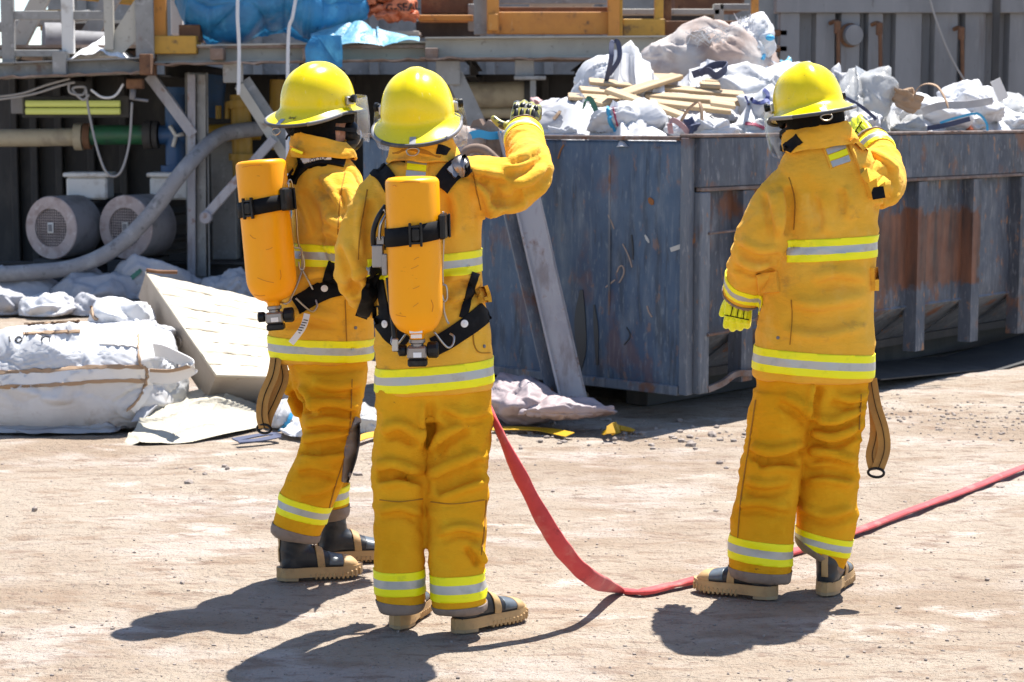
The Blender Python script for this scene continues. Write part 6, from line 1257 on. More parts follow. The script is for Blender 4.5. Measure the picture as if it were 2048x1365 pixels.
def mask(P, HM, big=True):
    R3 = HM.to_3x3(); hp = lambda x, y, z: HM @ Vector((x, y, z))
    v, f = ell(hp(0, 0.115, -0.075), (0.058, 0.052, 0.062), R3, 14); mk = make('respirator_mask', v, f, 'black_plastic', P)
    mb = MB(); mb.lathe(hp(0, 0.150, -0.095), R3 @ Vector((0, 0.8, -0.5)), [(0, 0.036), (0.012, 0.038), (0.022, 0.034), (0.028, 0.02)], 20); mb.build('exhale_valve', 'black_plastic', mk, smooth=True, auto=0.6)
    mb = MB(); mb.lathe(hp(0, 0.140, -0.088), R3 @ Vector((0, 0.8, -0.5)), [(0, 0.044), (0.004, 0.046), (0.010, 0.046), (0.012, 0.042)], 24); mb.build('clamp_ring', 'chrome', mk, smooth=True, auto=0.6)
    for s in (1, -1):
        for z0, z1 in ((-0.06, -0.045), (-0.10, -0.10)):
            mb = MB(); strap3(mb, V3(spline([hp(s * 0.052, 0.12, z0), hp(s * 0.088, 0.05, z0 * 0.6 + z1 * 0.4), hp(s * 0.094, -0.03, z1), hp(s * 0.06, -0.10, z1)], 6)), 0.014, R3 @ Vector((0, 0, 1)), 0.003); mb.build('mask_strap', 'black_web', mk)
    return mk
def neck_tag(coat, pts, w, bvh, mats=('lime_tape', 'silver_tape', 'lime_tape'), extra=None):
    """the three-coloured reflective tab that hangs at the nape"""
    p = [np.array(a, float) for a in pts]; n = len(mats); o = None
    base = ribbon('nape_tab', [tuple(x) for x in pts], w + 6, bvh, 'coat_cloth', coat, 0.006, 6)
    for i, m in enumerate(mats):
        a = p[0] + (p[-1] - p[0]) * ((i + 0.12) / n); b = p[0] + (p[-1] - p[0]) * ((i + 1.0) / n)
        ribbon('tab_stripe', [tuple(a), tuple((a + b) / 2), tuple(b)], w - 2, bvh, m, base, 0.0085, 3)

# ---- B: the middle one, seen from straight behind, right arm raised
Y = 6.50
T = [(( 788, 776), 747, 990, Y, .150), ((735, 722), 747, 986, Y, .153), (655, 750, 979, Y, .150), (590, 757, 968, Y, .146), (520, 763, 963, Y, .142), (450, 758, 966, Y, .142), (400, 750, 970, Y, .142), (362, 748, 975, Y, .135), (337, 765, 965, Y, .118), (318, 792, 930, Y, .095), (300, 800, 905, Y, .082)]
torso = [RG(*t) for t in T]
collar = [RG(324, 784, 918, Y, .100, dy=-.01), RG(310, 784, 914, Y, .100), RG((290, 293), 785, 905, Y, .098), RG((277, 281), 789, 897, Y, .094, dy=.01)]
arms = [[(930, 372, 6.50, 62), (985, 372, 6.46, 60), (1035, 366, 6.46, 55), (1062, 345, 6.50, 47), (1058, 318, 6.60, 44), (1050, 292, 6.70, 41), (1046, 262, 6.80, 38)],
        [(790, 375, 6.50, 56), (752, 425, 6.48, 58), (726, 490, 6.47, 56), (717, 545, 6.50, 50), (735, 585, 6.60, 44), (775, 600, 6.75, 41), (830, 590, 6.88, 38)]]
hips = [RG(835, 752, 984, Y, .125), RG(780, 752, 982, Y, .135), RG(700, 758, 976, Y, .135), RG(620, 765, 965, Y, .13)]
legs = [[RG((1222, 1218), 756, 850, Y - .02, .078), RG(1175, 748, 851, Y - .02, .084), RG(1110, 746, 851, Y - .02, .086), RG(1040, 744, 850, Y - .01, .092), RG(960, 740, 854, Y, .098), RG(900, 744, 857, Y, .104), RG(830, 750, 866, Y, .118), RG(770, 753, 880, Y, .125)],
        [RG((1224, 1218), 864, 976, Y - .05, .080), RG(1180, 860, 973, Y - .05, .086), RG(1110, 856, 973, Y - .04, .088), RG(1040, 852, 974, Y - .02, .094), RG(960, 850, 978, Y, .100), RG(900, 853, 981, Y, .106), RG(830, 858, 985, Y, .118), RG(770, 850, 985, Y, .125)]]
fj = [([(905, 330), (960, 345), (1020, 352)], 8, .010), ([(955, 350), (985, 380), (1000, 420)], 9, -.010), ([(1000, 338), (1045, 330), (1085, 300)], 7, .010), ([(1010, 320), (1050, 312), (1085, 290)], 6, .009), ([(1020, 372), (1060, 362), (1092, 330)], 9, .011), ([(975, 400), (1010, 405), (1050, 392)], 8, -.010), ([(960, 440), (985, 430), (1010, 412)], 6, .010),
      ([(890, 560), (925, 552), (962, 570)], 8, .008), ([(895, 600), (925, 590), (960, 560)], 8, .008), ([(690, 480), (715, 540), (735, 600)], 10, .010), ([(700, 560), (725, 545), (758, 540)], 8, .010), ([(690, 590), (725, 575), (755, 575)], 7, -.009), ([(745, 395), (735, 450), (740, 520)], 9, -.009), ([(905, 380), (912, 430), (905, 480)], 10, .006)]
ft = [([(748, 935), (790, 927), (845, 950)], 9, .012), ([(750, 960), (800, 950), (850, 965)], 8, -.010), ([(856, 955), (900, 930), (965, 905)], 10, .012), ([(858, 905), (885, 872), (935, 845)], 9, .011), ([(868, 985), (915, 965), (972, 945)], 9, -.010), ([(760, 865), (800, 850), (850, 880)], 10, .010), ([(755, 1025), (800, 1015), (846, 1030)], 8, .007), ([(870, 1070), (920, 1055), (968, 1065)], 8, .008), ([(860, 800), (858, 860), (856, 900)], 8, -.012), ([(940, 1085), (960, 1110), (968, 1130)], 7, .010), ([(885, 810), (930, 830), (975, 820)], 9, .006)]
st = [('c', (747, 733), (990, 713), 46, 50, Y, (700, 1040)), ('c', (757, 513), (966, 497), 44, 44, Y, (738, 985)),
      ('t', (747, 1134), (851, 1132), 48, 48, Y, (700, 853)), ('t', (861, 1140), (972, 1135), 50, 50, Y, (855.5, 1040))]
trm = [((755, 1193), (850, 1200), 40, 28, Y, (700, 853)), ((864, 1203), (976, 1196), 30, 30, Y, (856.5, 1040))]
bg = gnd(795, 1259); bg2 = gnd(908, 1266)
HB = at(836, 233, 6.53)
B, coatB, meB, bvB, trB, mtB, bvtB, AB, HMB, colB, cvB = person('b', 'firefighter in yellow turnout gear with right hand raised, standing in the middle', gnd(850, 1255), torso, collar, arms, legs, hips,
    [(bg, math.radians(12)), (bg2, math.radians(48))], (HB + Vector((0, .01, -.035)), math.radians(5), math.radians(8), 0), fj, ft, 11, st, trm,
    [((.10, .55, .80), (-.1, -.75, .65), 1, 'glove_green', (.55, .9, .7), (.25, .95, .05)), ((.8, .6, 0), (0, -.3, .95), -1, 'glove_green', (.6, .9, .7))], 905)
hB, MBm, sB = helmet(B, HB, math.radians(4), math.radians(10), math.radians(-3)); mask(B, HMB)

# ---- A: left one, turned to the right, cylinder to the left
Y = 7.22
T = [((722, 720), 546, 748, Y, .150), (690, 540, 748, Y, .160), (640, 545, 746, Y, .160), (590, 560, 738, Y, .150), (530, 578, 730, Y, .142), (470, 584, 722, Y, .140), (420, 582, 722, Y, .140), (375, 578, 728, Y, .135), (345, 585, 722, Y, .120), (322, 600, 705, Y, .098), (305, 605, 690, Y, .085)]
torso = [RG(*t) for t in T]
collar = [RG((312, 318), 588, 706, Y, .104), RG((298, 308), 586, 705, Y, .105), RG((278, 300), 588, 700, Y, .100), RG((258, 288), 592, 690, Y, .095)]
arms = [[(668, 372, 7.15, 48), (688, 425, 7.08, 52), (700, 480, 7.06, 50), (712, 530, 7.10, 46), (750, 545, 7.25, 42), (800, 530, 7.42, 39), (838, 520, 7.52, 37)],
        [(660, 365, 7.32, 46), (690, 420, 7.45, 48), (720, 480, 7.52, 46), (760, 500, 7.60, 42), (800, 490, 7.68, 40), (835, 480, 7.72, 37)]]
hips = [RG(800, 590, 735, Y, .135), RG(750, 575, 740, Y, .145), RG(690, 565, 738, Y, .145), RG(620, 580, 728, Y, .14)]
legs = [[RG((1062, 1086), 541, 640, 7.14, .088), RG((1010, 1040), 551, 655, 7.14, .094), RG((955, 975), 570, 690, 7.13, .100), RG((905, 915), 594, 712, 7.13, .104), RG(860, 604, 722, 7.13, .112), RG(800, 600, 730, 7.14, .125), RG(740, 595, 735, 7.17, .13)],
        [RG((1040, 1030), 640, 700, 7.40, .080), RG((990, 985), 640, 697, 7.40, .084), RG(930, 628, 695, 7.40, .09), RG(870, 606, 690, 7.38, .10), RG(800, 582, 690, 7.34, .115), RG(740, 570, 690, 7.30, .125)]]
fj = [([(640, 350), (665, 385), (690, 430)], 8, .010), ([(650, 430), (680, 450), (715, 440)], 8, .011), ([(640, 470), (670, 485), (712, 475)], 7, -.010), ([(600, 560), (640, 548), (690, 560)], 9, .008), ([(560, 640), (610, 625), (680, 640)], 10, .008), ([(600, 380), (625, 420), (640, 470)], 9, -.008), ([(690, 370), (700, 400), (705, 430)], 8, .010)]
ft = [([(606, 850), (655, 842), (712, 850)], 8, .012), ([(600, 880), (650, 872), (705, 862)], 8, .012), ([(598, 903), (645, 905), (695, 895)], 7, -.014), ([(610, 815), (660, 806), (722, 818)], 9, .011), ([(575, 775), (610, 785), (640, 830)], 8, .011), ([(585, 760), (600, 800), (612, 830)], 8, -.012), ([(620, 765), (670, 775), (725, 765)], 9, .008), ([(590, 935), (630, 930), (680, 945)], 8, .009), ([(600, 985), (640, 980), (672, 960)], 8, .006)]
st = [('c', (540, 668), (748, 676), 42, 42, Y, (480, 800)), ('c', (583, 484), (722, 486), 44, 44, Y, (560, 745)),
      ('t', (553, 980), (664, 1012), 38, 40, 7.14, (480, 668)), ('t', (640, 975), (700, 968), 36, 36, 7.4, (671, 760))]
trm = [((541, 1040), (645, 1070), 32, 34, 7.14, (480, 654)), ((640, 1014), (700, 1010), 34, 34, 7.4, (655, 760))]
HA = at(636, 212, 7.25)
A_, coatA, meA, bvA, trA, mtA, bvtA, AA, HMA, colA, cvA = person('a', 'firefighter in yellow turnout gear turned sideways, face mask showing, nearest the white bags', gnd(625, 1150), torso, collar, arms, legs, hips,
    [(gnd(556, 1160), math.radians(76), (0.01, 0)), (gnd(632, 1127), math.radians(74), (0.01, 0))], (HA + Vector((0.012, .01, -.035)), math.radians(42), math.radians(2), 0), fj, ft, 23, st, trm,
    [((.75, .65, 0), (0, -.2, .95), 1, 'glove_green', (.6, .9, .7)), ((.75, .6, .1), (0, -.2, .95), -1, 'glove_green', (.6, .9, .7))], 870)
hA, MAm, sA = helmet(A_, HA, math.radians(38), math.radians(4), math.radians(3)); mask(A_, HMA)

# ---- C: right one, back to us, left hand down, right hand at the face, no cylinder
Y = 7.00
T = [((755, 762), 1503, 1747, Y, .150), ((695, 705), 1508, 1749, Y, .153), (640, 1515, 1748, Y, .150), (590, 1525, 1748, Y, .146), (530, 1545, 1751, Y, .142), (480, 1562, 1755, Y, .140), (430, 1565, 1757, Y, .140), (385, 1552, 1762, Y, .136), (345, 1550, 1765, Y, .125), (315, 1565, 1745, Y, .105), (290, 1580, 1705, Y, .088), (272, 1588, 1690, Y, .08)]
torso = [RG(*t) for t in T]
collar = [RG((304, 284), 1572, 1706, Y, .104), RG((292, 274), 1572, 1706, Y, .105), RG((274, 260), 1574, 1698, Y, .102), RG((258, 246), 1580, 1690, Y, .098, dy=.01)]
arms = [[(1590, 375, 7.00, 56), (1555, 420, 6.98, 60), (1527, 475, 6.97, 57), (1508, 520, 7.00, 51), (1495, 560, 7.05, 45), (1480, 594, 7.10, 41)],
        [(1725, 345, 7.02, 54), (1752, 362, 7.06, 52), (1765, 370, 7.14, 48), (1768, 352, 7.25, 44), (1762, 322, 7.32, 40), (1750, 298, 7.37, 38), (1740, 282, 7.41, 36)]]
hips = [RG(830, 1497, 1736, Y, .125), RG(770, 1503, 1742, Y, .135), RG(700, 1512, 1742, Y, .135), RG(620, 1528, 1738, Y, .13)]
legs = [[RG((1150, 1166), 1457, 1584, Y - .02, .082), RG((1095, 1105), 1457, 1588, Y - .02, .088), RG(1040, 1462, 1592, Y - .02, .092), RG(960, 1474, 1601, Y - .01, .100), RG(900, 1482, 1612, Y, .106), RG(840, 1491, 1628, Y, .116), RG(780, 1500, 1650, Y, .125)],
        [RG((1082, 1150), 1590, 1681, Y + .06, .082), RG((1050, 1095), 1590, 1703, Y + .05, .088), RG((1005, 1025), 1590, 1714, Y + .04, .092), RG(960, 1597, 1722, Y + .03, .098), RG(900, 1606, 1722, Y + .01, .106), RG(840, 1615, 1733, Y, .116), RG(780, 1630, 1741, Y, .125)]]
fj = [([(1575, 370), (1580, 420), (1572, 475)], 9, -.014), ([(1540, 380), (1552, 430), (1560, 480)], 8, .009), ([(1480, 480), (1520, 500), (1560, 495)], 9, .010), ([(1475, 520), (1510, 535), (1545, 525)], 8, .010), ([(1690, 370), (1700, 400), (1695, 440)], 8, .008), ([(1750, 400), (1775, 405), (1800, 385)], 7, .010), ([(1735, 300), (1770, 320), (1800, 345)], 7, .009), ([(1725, 330), (1760, 350), (1795, 370)], 8, -.009), ([(1620, 560), (1670, 545), (1740, 555)], 12, .006), ([(1580, 600), (1640, 610), (1740, 590)], 12, .006), ([(1560, 640), (1640, 650), (1735, 630)], 12, -.005), ([(1640, 380), (1655, 430), (1650, 470)], 10, .005)]
ft = [([(1500, 890), (1545, 905), (1610, 885)], 9, .012), ([(1515, 930), (1550, 920), (1605, 925)], 9, -.009), ([(1628, 835), (1670, 842), (1728, 815)], 8, .013), ([(1620, 862), (1665, 875), (1722, 850)], 8, .013), ([(1615, 905), (1660, 905), (1718, 925)], 8, .012), ([(1610, 950), (1655, 945), (1715, 955)], 8, -.010), ([(1470, 1010), (1520, 1005), (1590, 1020)], 9, .007), ([(1600, 1010), (1650, 1030), (1708, 1015)], 8, .010), ([(1560, 790), (1600, 810), (1628, 838)], 10, .008), ([(1640, 770), (1632, 800), (1625, 840)], 7, -.014), ([(1490, 960), (1530, 970), (1585, 960)], 9, .007), ([(1665, 790), (1700, 800), (1735, 790)], 8, .009)]
st = [('c', (1503, 690), (1749, 706), 46, 46, Y, (1440, 1800)), ('c', (1560, 478), (1757, 467), 44, 44, Y, (1568, 1763)),
      ('t', (1457, 1064), (1589, 1082), 46, 46, Y, (1380, 1589.5)), ('t', (1590, 1052), (1705, 1078), 32, 40, Y + .05, (1586, 1800))]
trm = [((1457, 1130), (1584, 1140), 32, 34, Y, (1380, 1589)), ((1590, 1070), (1682, 1134), 24, 26, Y + .05, (1586, 1800))]
HC = at(1617, 216, 7.03)
C_, coatC, meC, bvC, trC, mtC, bvtC, AC, HMC, colC, cvC = person('c', 'firefighter in yellow turnout gear without a cylinder, hand at the face, by the container', gnd(1580, 1190), torso, collar, arms, legs, hips,
    [(gnd(1552, 1198), math.radians(-62)), (gnd(1648, 1192), math.radians(22))], (HC + Vector((0, .01, -.035)), math.radians(-12), math.radians(-8), 0), fj, ft, 37, st, trm,
    [((-.12, .25, -.95), (-.25, -.95, -.2), -1, 'glove_lime', (.45, 1.0, .8), (.9, .4, -.25)), ((-.38, .80, .46), (-.8, -.45, .3), 1, 'glove_lime', (.15, .3, .3), (.35, .2, .95))], 880)
hC, MCm, sC = helmet(C_, HC, math.radians(-6), math.radians(-11), math.radians(-9)); mask(C_, HMC)
# ------------------------------------------------------------------ breathing sets
def apparatus(lab, top, bot, r, jb, Yback, spec):
    """steel air cylinder carried valve down on a harness"""
    t = thing('breathing_apparatus', lab, 'breathing set', bot, group='breathing sets on firefighters')
    ax = (top - bot).normalized(); L = (top - bot).length
    mb = MB(); prof = [(0.0, 0.022), (0.012, 0.024)] + [(0.018 + 0.085 * (1 - math.cos(q)), 0.026 + (r - 0.026) * math.sin(q)) for q in np.linspace(0.12, math.pi / 2, 12)] + [(L * 0.5, r), (L - 0.014, r), (L - 0.006, r - 0.003), (L, r - 0.010), (L + 0.002, r - 0.02), (L + 0.004, 0.02)]
    mb.lathe(bot, ax, prof, 56); cy = mb.build('cylinder', 'cylinder_paint', t, smooth=True, auto=0.9)
    side = ax.cross(Vector((0, 1, 0))).normalized(); side = side if side.x > 0 else -side; back = side.cross(ax); back = back if back.y < 0 else -back
    cbv = bvh_of(cy.data); pmat('scuff_mark', (0.66, 0.235, 0.008), 0.7) if 'scuff_mark' not in MATS else None
    for l in spec.get('scuffs', []): ribbon('scuff', l, 1.2, cbv, 'scuff_mark', cy, 0.0012, 6, 3)
    # strap round the cylinder
    f0 = spec['strap'] * L; tl = spec['tilt']; R = r + 0.003; v = []; n = 56; hw = spec.get('sw', 0.030)
    for k, (dz, rr) in enumerate(((-hw, R), (-hw, R + 0.004), (hw, R + 0.004), (hw, R))):
        for j in range(n):
            a = 2 * math.pi * j / n; v.append(bot + ax * (f0 + dz + tl * math.cos(a)) + (side * math.cos(a) + back * math.sin(a)) * rr)
    f = [(k * n + j, k * n + (j + 1) % n, ((k + 1) % 4) * n + (j + 1) % n, ((k + 1) % 4) * n + j) for k in range(4) for j in range(n)]
    st = make('cylinder_strap', v, f, 'black_web', t, True)
    a = spec['buckle']; dr = side * math.cos(a) + back * math.sin(a); sd = ax.cross(dr).normalized(); c = bot + ax * (f0 + tl * math.cos(a)) + dr * (R + 0.008)
    M4 = Matrix(((sd.x, dr.x, ax.x, c.x), (sd.y, dr.y, ax.y, c.y), (sd.z, dr.z, ax.z, c.z), (0, 0, 0, 1))); mb = MB()
    for s in (-1, 1):
        mb.box((s * 0.017 - 0.004, -0.006, -0.037), (s * 0.017 + 0.004, 0.008, 0.037), M4, c=0.002); mb.box((-0.0128, -0.004, s * 0.026 - 0.003), (0.0128, 0.006, s * 0.026 + 0.003), M4)
    mb.box((-0.0126, -0.002, -0.020), (0.0126, 0.010, 0.020), M4, c=0.004); mb.build('buckle', 'black_plastic', st)
    a = spec['bracket']; dr = side * math.cos(a) + back * math.sin(a); sd = ax.cross(dr).normalized(); c = bot + ax * (f0 + 0.008 + tl * math.cos(a)) + dr * (R + 0.006)
    M4 = Matrix(((sd.x, dr.x, ax.x, c.x), (sd.y, dr.y, ax.y, c.y), (sd.z, dr.z, ax.z, c.z), (0, 0, 0, 1))); mb = MB(); mb.box((-0.034, -0.010, -0.040), (0.034, 0.012, 0.040), M4, c=0.006); mb.box((0.020, 0.0121, -0.038), (0.028, 0.020, 0.038), M4, c=0.003); mb.build('strap_bracket', 'black_plastic', t)
    # carrying frame of bent wire
    for pts in spec['wires']:
        mb = MB(); mb.tube(V3(spline([at(*q) for q in pts], 6)), 0.0036, 7); mb.build('frame_wire', 'wire_steel', t, smooth=True)
    # back plate between cylinder and coat
    mb = MB(); M5 = Matrix(((side.x, -back.x, ax.x, bot.x), (side.y, -back.y, ax.y, bot.y), (side.z, -back.z, ax.z, bot.z), (0, 0, 0, 1))); mb.box((-0.055, r + 0.006, 0.06), (0.055, r + 0.022, L * 0.92), M5, c=0.006); mb.build('back_plate', 'black_plastic', t)
    # valve group
    vb = MB(); vb.lathe(bot - ax * 0.045, ax, [(0, 0.014), (0.004, 0.020), (0.030, 0.020), (0.034, 0.026), (0.044, 0.026)], 20); va = vb.build('valve', 'alu', t, smooth=True, auto=0.6)
    mb = MB(); mb.box((-0.032, -0.026, -0.062), (0.030, 0.026, -0.022), M5, c=0.006); mb.build('valve_body', 'alu', va)
    mb = MB(); mb.lathe(bot - ax * 0.036 + side * 0.031, side, [(0, 0.020), (0.004, 0.026), (0.030, 0.027), (0.036, 0.022)], 12); mb.build('hand_wheel', 'black_plastic', va, smooth=True, auto=0.5)
    mb = MB(); mb.lathe(bot - ax * 0.036 - side * 0.033, -side, [(0, 0.014), (0.006, 0.019), (0.024, 0.019), (0.028, 0.012)], 14); mb.build('hose_coupling', 'black_plastic', va, smooth=True, auto=0.5)
    mb = MB(); mb.box((-0.031, -0.027, -0.086), (0.031, 0.026, -0.0625), M5, c=0.005); mb.build('rubber_bumper', 'black_plastic', va)
    mb = MB(); mb.box((-0.012, -0.0285, -0.056), (0.014, -0.0265, -0.040), M5); mb.build('pressure_gauge', 'paper_label', va)
    for nm, pts, w, mat, off in spec['straps']:
        ribbon(nm, pts, w, jb, mat, t, off, 8, 5, Y0=Yback)
    for x, y in spec['washers']:
        h = jb.ray_cast(CAM, rayd(x, y).normalized()); p = h[0]; nn = h[1]; mb = MB(); mb.lathe(p + nn * 0.008, nn, [(0, 0.0125), (0.003, 0.0125), (0.004, 0.010), (0.004, 0.005), (0.0065, 0.004), (0.0066, 0.0005)], 18); mb.build('washer', 'paper_label', t, smooth=True, auto=0.5)
    return t, bot, ax, side, back, M5, r, L
def neck_label(t, M5, r):
    for x, z, w, h in ((0.0, 0.030, 0.020, 0.010), (0.0, 0.012, 0.017, 0.012)):
        rr = 0.030 if z < 0.02 else 0.052; mb = MB(); mb.box((x - w, -rr - 0.003, z - h / 2), (x + w, -rr - 0.001, z + h / 2), M5); mb.build('paper_label', 'paper_label', t)
# B's set
tb = at(824, 356, 6.225); bb = at(834, 678, 6.235)
setB = apparatus('orange air cylinder on the back of the middle firefighter with raised hand', tb, bb, 0.0845, bvB, 6.36, dict(strap=0.66, tilt=0.012, scuffs=[[(828, 520), (834, 516), (838, 515)], [(822, 538), (830, 535), (837, 531)], [(826, 578), (834, 575), (839, 572)], [(826, 614), (832, 610), (837, 606)], [(792, 700 - 70), (800, 632), (812, 634)], [(786, 372), (790, 371), (793, 374)], [(800, 366, 1), (815, 364, 3), (840, 364, 1)], [(862, 600), (866, 612), (864, 624)]], buckle=math.radians(84), bracket=math.radians(8), sw=0.029,
    wires=[[(886, 424, 6.22), (887, 480, 6.24), (885, 540, 6.27), (886, 570, 6.28)], [(884, 570, 6.27), (892, 573, 6.27), (894, 596, 6.27), (888, 603, 6.27), (884, 590, 6.27)], [(887, 602, 6.28), (888, 622, 6.29), (894, 642, 6.30), (898, 648, 6.30)], [(900, 668, 6.31), (908, 674, 6.30), (905, 690, 6.29), (893, 694, 6.28), (868, 664, 6.26)], [(788, 666, 6.31), (783, 684, 6.29), (792, 692, 6.28), (812, 668, 6.26)], [(760, 436, 6.25), (768, 420, 6.24), (772, 440, 6.25), (770, 500, 6.27)]],
    straps=[('shoulder_strap', [(880, 376), (900, 350), (925, 332), (938, 326)], 38, 'black_web', 0.012), ('shoulder_strap', [(786, 378), (770, 352), (756, 338)], 34, 'black_web', 0.012), ('strap_plate', [(900, 352), (915, 340), (930, 332)], 22, 'alu', 0.020),
            ('waist_belt', [(868, 694), (900, 676), (938, 650), (972, 622)], 38, 'black_web', 0.008), ('waist_belt', [(812, 690), (784, 668), (764, 636), (760, 612)], 34, 'black_web', 0.008),
            ('side_strap', [(950, 548), (938, 590), (925, 636)], 15, 'black_web', 0.006), ('side_strap', [(760, 560), (768, 605), (780, 650)], 15, 'black_web', 0.006), ('loose_strap', [(752, 540), (738, 590), (722, 636)], 25, 'black_web', 0.014)],
    washers=[(927, 647), (773, 648)]))
t, bot, ax, side, back, M5, r, L = setB; neck_label(t, M5, r)
rg = thing('_tmp', 'x', 'x'); bpy.data.objects.remove(rg)
mb = MB(); pb = lambda x0, y0, x1, y1, Ya, Yb, c=0.003: pbox(mb, x0, y0, x1, y1, Ya, Yb, c)
pb(744, 491, 766, 536, 6.235, 6.285); reg = mb.build('regulator', 'alu', t); mb = MB(); pb(752, 474, 769, 490.5, 6.24, 6.28); mb.build('regulator_cap', 'alu', reg); mb = MB(); pb(764, 508, 775, 552, 6.225, 6.2345); mb.build('side_port', 'alu', reg)
mb = MB(); mb.tube(V3(spline([at(772, 412, 6.25), at(756, 436, 6.24), at(747, 464, 6.24), at(747, 492, 6.25)], 8)), 0.0085, 10); mb.build('air_hose', 'black_plastic', t, smooth=True)
mb = MB(); mb.tube(V3(spline([at(772, 430, 6.24), at(762, 448, 6.23), at(759, 470, 6.235), at(760, 480, 6.24)], 6)), 0.005, 8); mb.build('air_hose', 'chrome', t, smooth=True)
mb = MB(); mb.tube(V3(spline([at(776, 556, 6.26), at(782, 610, 6.24), at(788, 660, 6.22), at(790, 692, 6.22), at(800, 702, 6.22)], 8)), 0.008, 10); mb.build('air_hose', 'black_plastic', t, smooth=True)
mb = MB(); pb(784, 678, 796, 704, 6.205, 6.23); mb.build('elbow_fitting', 'chrome', t)
# A's set: the back is turned to the left
ta = at(521, 322, 7.00); ba = at(548, 612, 6.98)
setA = apparatus('orange air cylinder on the back of the sideways firefighter, seen beside the bags', ta, ba, 0.0885, bvA, 7.1, dict(strap=0.69, tilt=0.010, scuffs=[[(515, 556), (530, 562), (548, 566)], [(500, 470), (506, 476), (512, 478)], [(532, 500), (540, 498), (545, 495)], [(485, 335), (500, 332), (520, 330)], [(508, 590), (520, 592), (530, 591)], [(560, 540), (562, 552), (560, 560)]], buckle=math.radians(118), bracket=math.radians(28), sw=0.027,
    wires=[[(572, 372, 6.98), (582, 362, 7.0), (592, 420, 7.03), (596, 480, 7.05), (602, 500, 7.06)], [(578, 420, 6.98), (584, 470, 6.99), (588, 494, 7.0), (603, 500, 7.02), (604, 540, 7.04)], [(598, 512, 7.03), (606, 510, 7.03), (608, 536, 7.03), (600, 538, 7.03), (597, 524, 7.03)], [(604, 542, 7.04), (595, 568, 7.02), (585, 590, 7.0), (578, 606, 6.99)], [(606, 542, 7.04), (616, 560, 7.06), (626, 580, 7.06)], [(632, 600, 7.06), (634, 614, 7.05), (622, 623, 7.04), (592, 597, 7.02)], [(560, 604, 6.98), (572, 608, 6.96), (582, 600, 6.98)]],
    straps=[('shoulder_strap', [(582, 366), (590, 348), (612, 328), (645, 318), (688, 324)], 22, 'black_web', 0.012), ('strap_label', [(610, 327), (635, 319), (662, 317)], 11, 'paper_label', 0.018), ('waist_belt', [(592, 612), (625, 594), (655, 580), (690, 572)], 36, 'black_web', 0.008), ('side_strap', [(654, 566), (660, 545), (668, 525)], 20, 'black_web', 0.006)],
    washers=[(649, 579)]))
t = setA[0]
mb = MB(); strap3(mb, V3(spline([at(614, 628, 7.0), at(606, 655, 6.98), at(582, 687, 6.96)], 6)), 0.022, (1, 0.3, 0.25), 0.0015); tgp = mb.build('inspection_tag', 'paper_label', t)
mb = MB()
for i in range(9): strap3(mb, [at(607 - i * 2.6 - (i * i) * 0.08, 640 + i * 5, 6.972), at(616 - i * 2.6 - (i * i) * 0.08, 641.5 + i * 5, 6.972)], 0.0035, (0, 0, 1), 0.001)
ik = mb.build('tag_print', 'ink', tgp); ik['kind'] = 'stuff'
hh = [bvA.ray_cast(CAM, rayd(x, y).normalized())[0] for x, y in ((616, 325), (636, 319), (658, 317))]
if all(h is not None for h in hh): xd_ = (hh[2] - hh[0]).normalized(); zz_ = -rayd(636, 319).normalized(); text('strap_lettering', 'NOT TOP', hh[1], xd_, zz_.cross(xd_), 0.017, 'ink', t, bvA, 0.0215)

# ------------------------------------------------------------------ coat details
neck_tag(coatC, [(1664, 280), (1673, 305), (1682, 330)], 40, bvC, ('lime_tape', 'silver_tape', 'lime_tape', 'silver_tape'))
neck_tag(coatA, [(596, 298), (584, 330), (577, 348)], 26, bvA)
neck_tag(coatB, [(836, 318), (834, 335), (832, 356)], 40, bvB, ('silver_tape', 'lime_tape', 'silver_tape'))
# C: throat flap hanging down the back with its black fastener, collar fastener, pocket flaps
ribbon('throat_flap', [(1700, 282, 22), (1722, 310, 34), (1745, 350, 42), (1757, 392, 40)], 30, bvC, 'coat_cloth', coatC, 0.020, 8, 5, Y0=6.86)
hy = bvC.ray_cast(CAM, rayd(1750, 384).normalized())[0].y - 0.034
mb = MB(); P4 = [at(1741, 376, hy), at(1767, 373, hy + .01), at(1771, 396, hy), at(1746, 400, hy - .01)]; mb.add(P4 + [p_ + Vector((0, 0.006, 0)) for p_ in P4], [(0, 1, 2, 3), (7, 6, 5, 4), (0, 4, 5, 1), (1, 5, 6, 2), (2, 6, 7, 3), (3, 7, 4, 0)]); mb.build('black_fastener', 'black_web', coatC)
cb = BVHTree.FromPolygons([Vector(x) for x in cvC], [tuple(p.vertices) for p in colC.data.polygons])
ribbon('black_fastener', [(1574, 300), (1588, 290), (1602, 278)], 18, cb, 'black_web', colC, 0.013, 4, Y0=6.9)
cb = BVHTree.FromPolygons([Vector(x) for x in cvB], [tuple(p.vertices) for p in colB.data.polygons])
ribbon('black_fastener', [(872, 300), (882, 302), (892, 306)], 18, cb, 'black_web', colB, 0.013, 4, Y0=6.42)
ribbon('collar_fold', [(790, 308), (830, 300), (880, 316)], 5, cb, 'stitch', colB, 0.010, 6, Y0=6.42)
ribbon('pocket_flap', [(1534, 545), (1536, 566), (1538, 586)], 44, bvC, 'coat_cloth', coatC, 0.012, 5, 5, Y0=6.88); ribbon('pocket_flap', [(1748, 535), (1750, 560), (1750, 582)], 16, bvC, 'coat_cloth', coatC, 0.014, 5, 3, Y0=6.95)
ribbon('pocket_flap', [(962, 575), (968, 592), (970, 606)], 28, bvB, 'coat_cloth', coatB, 0.022, 5, 5, Y0=6.42)
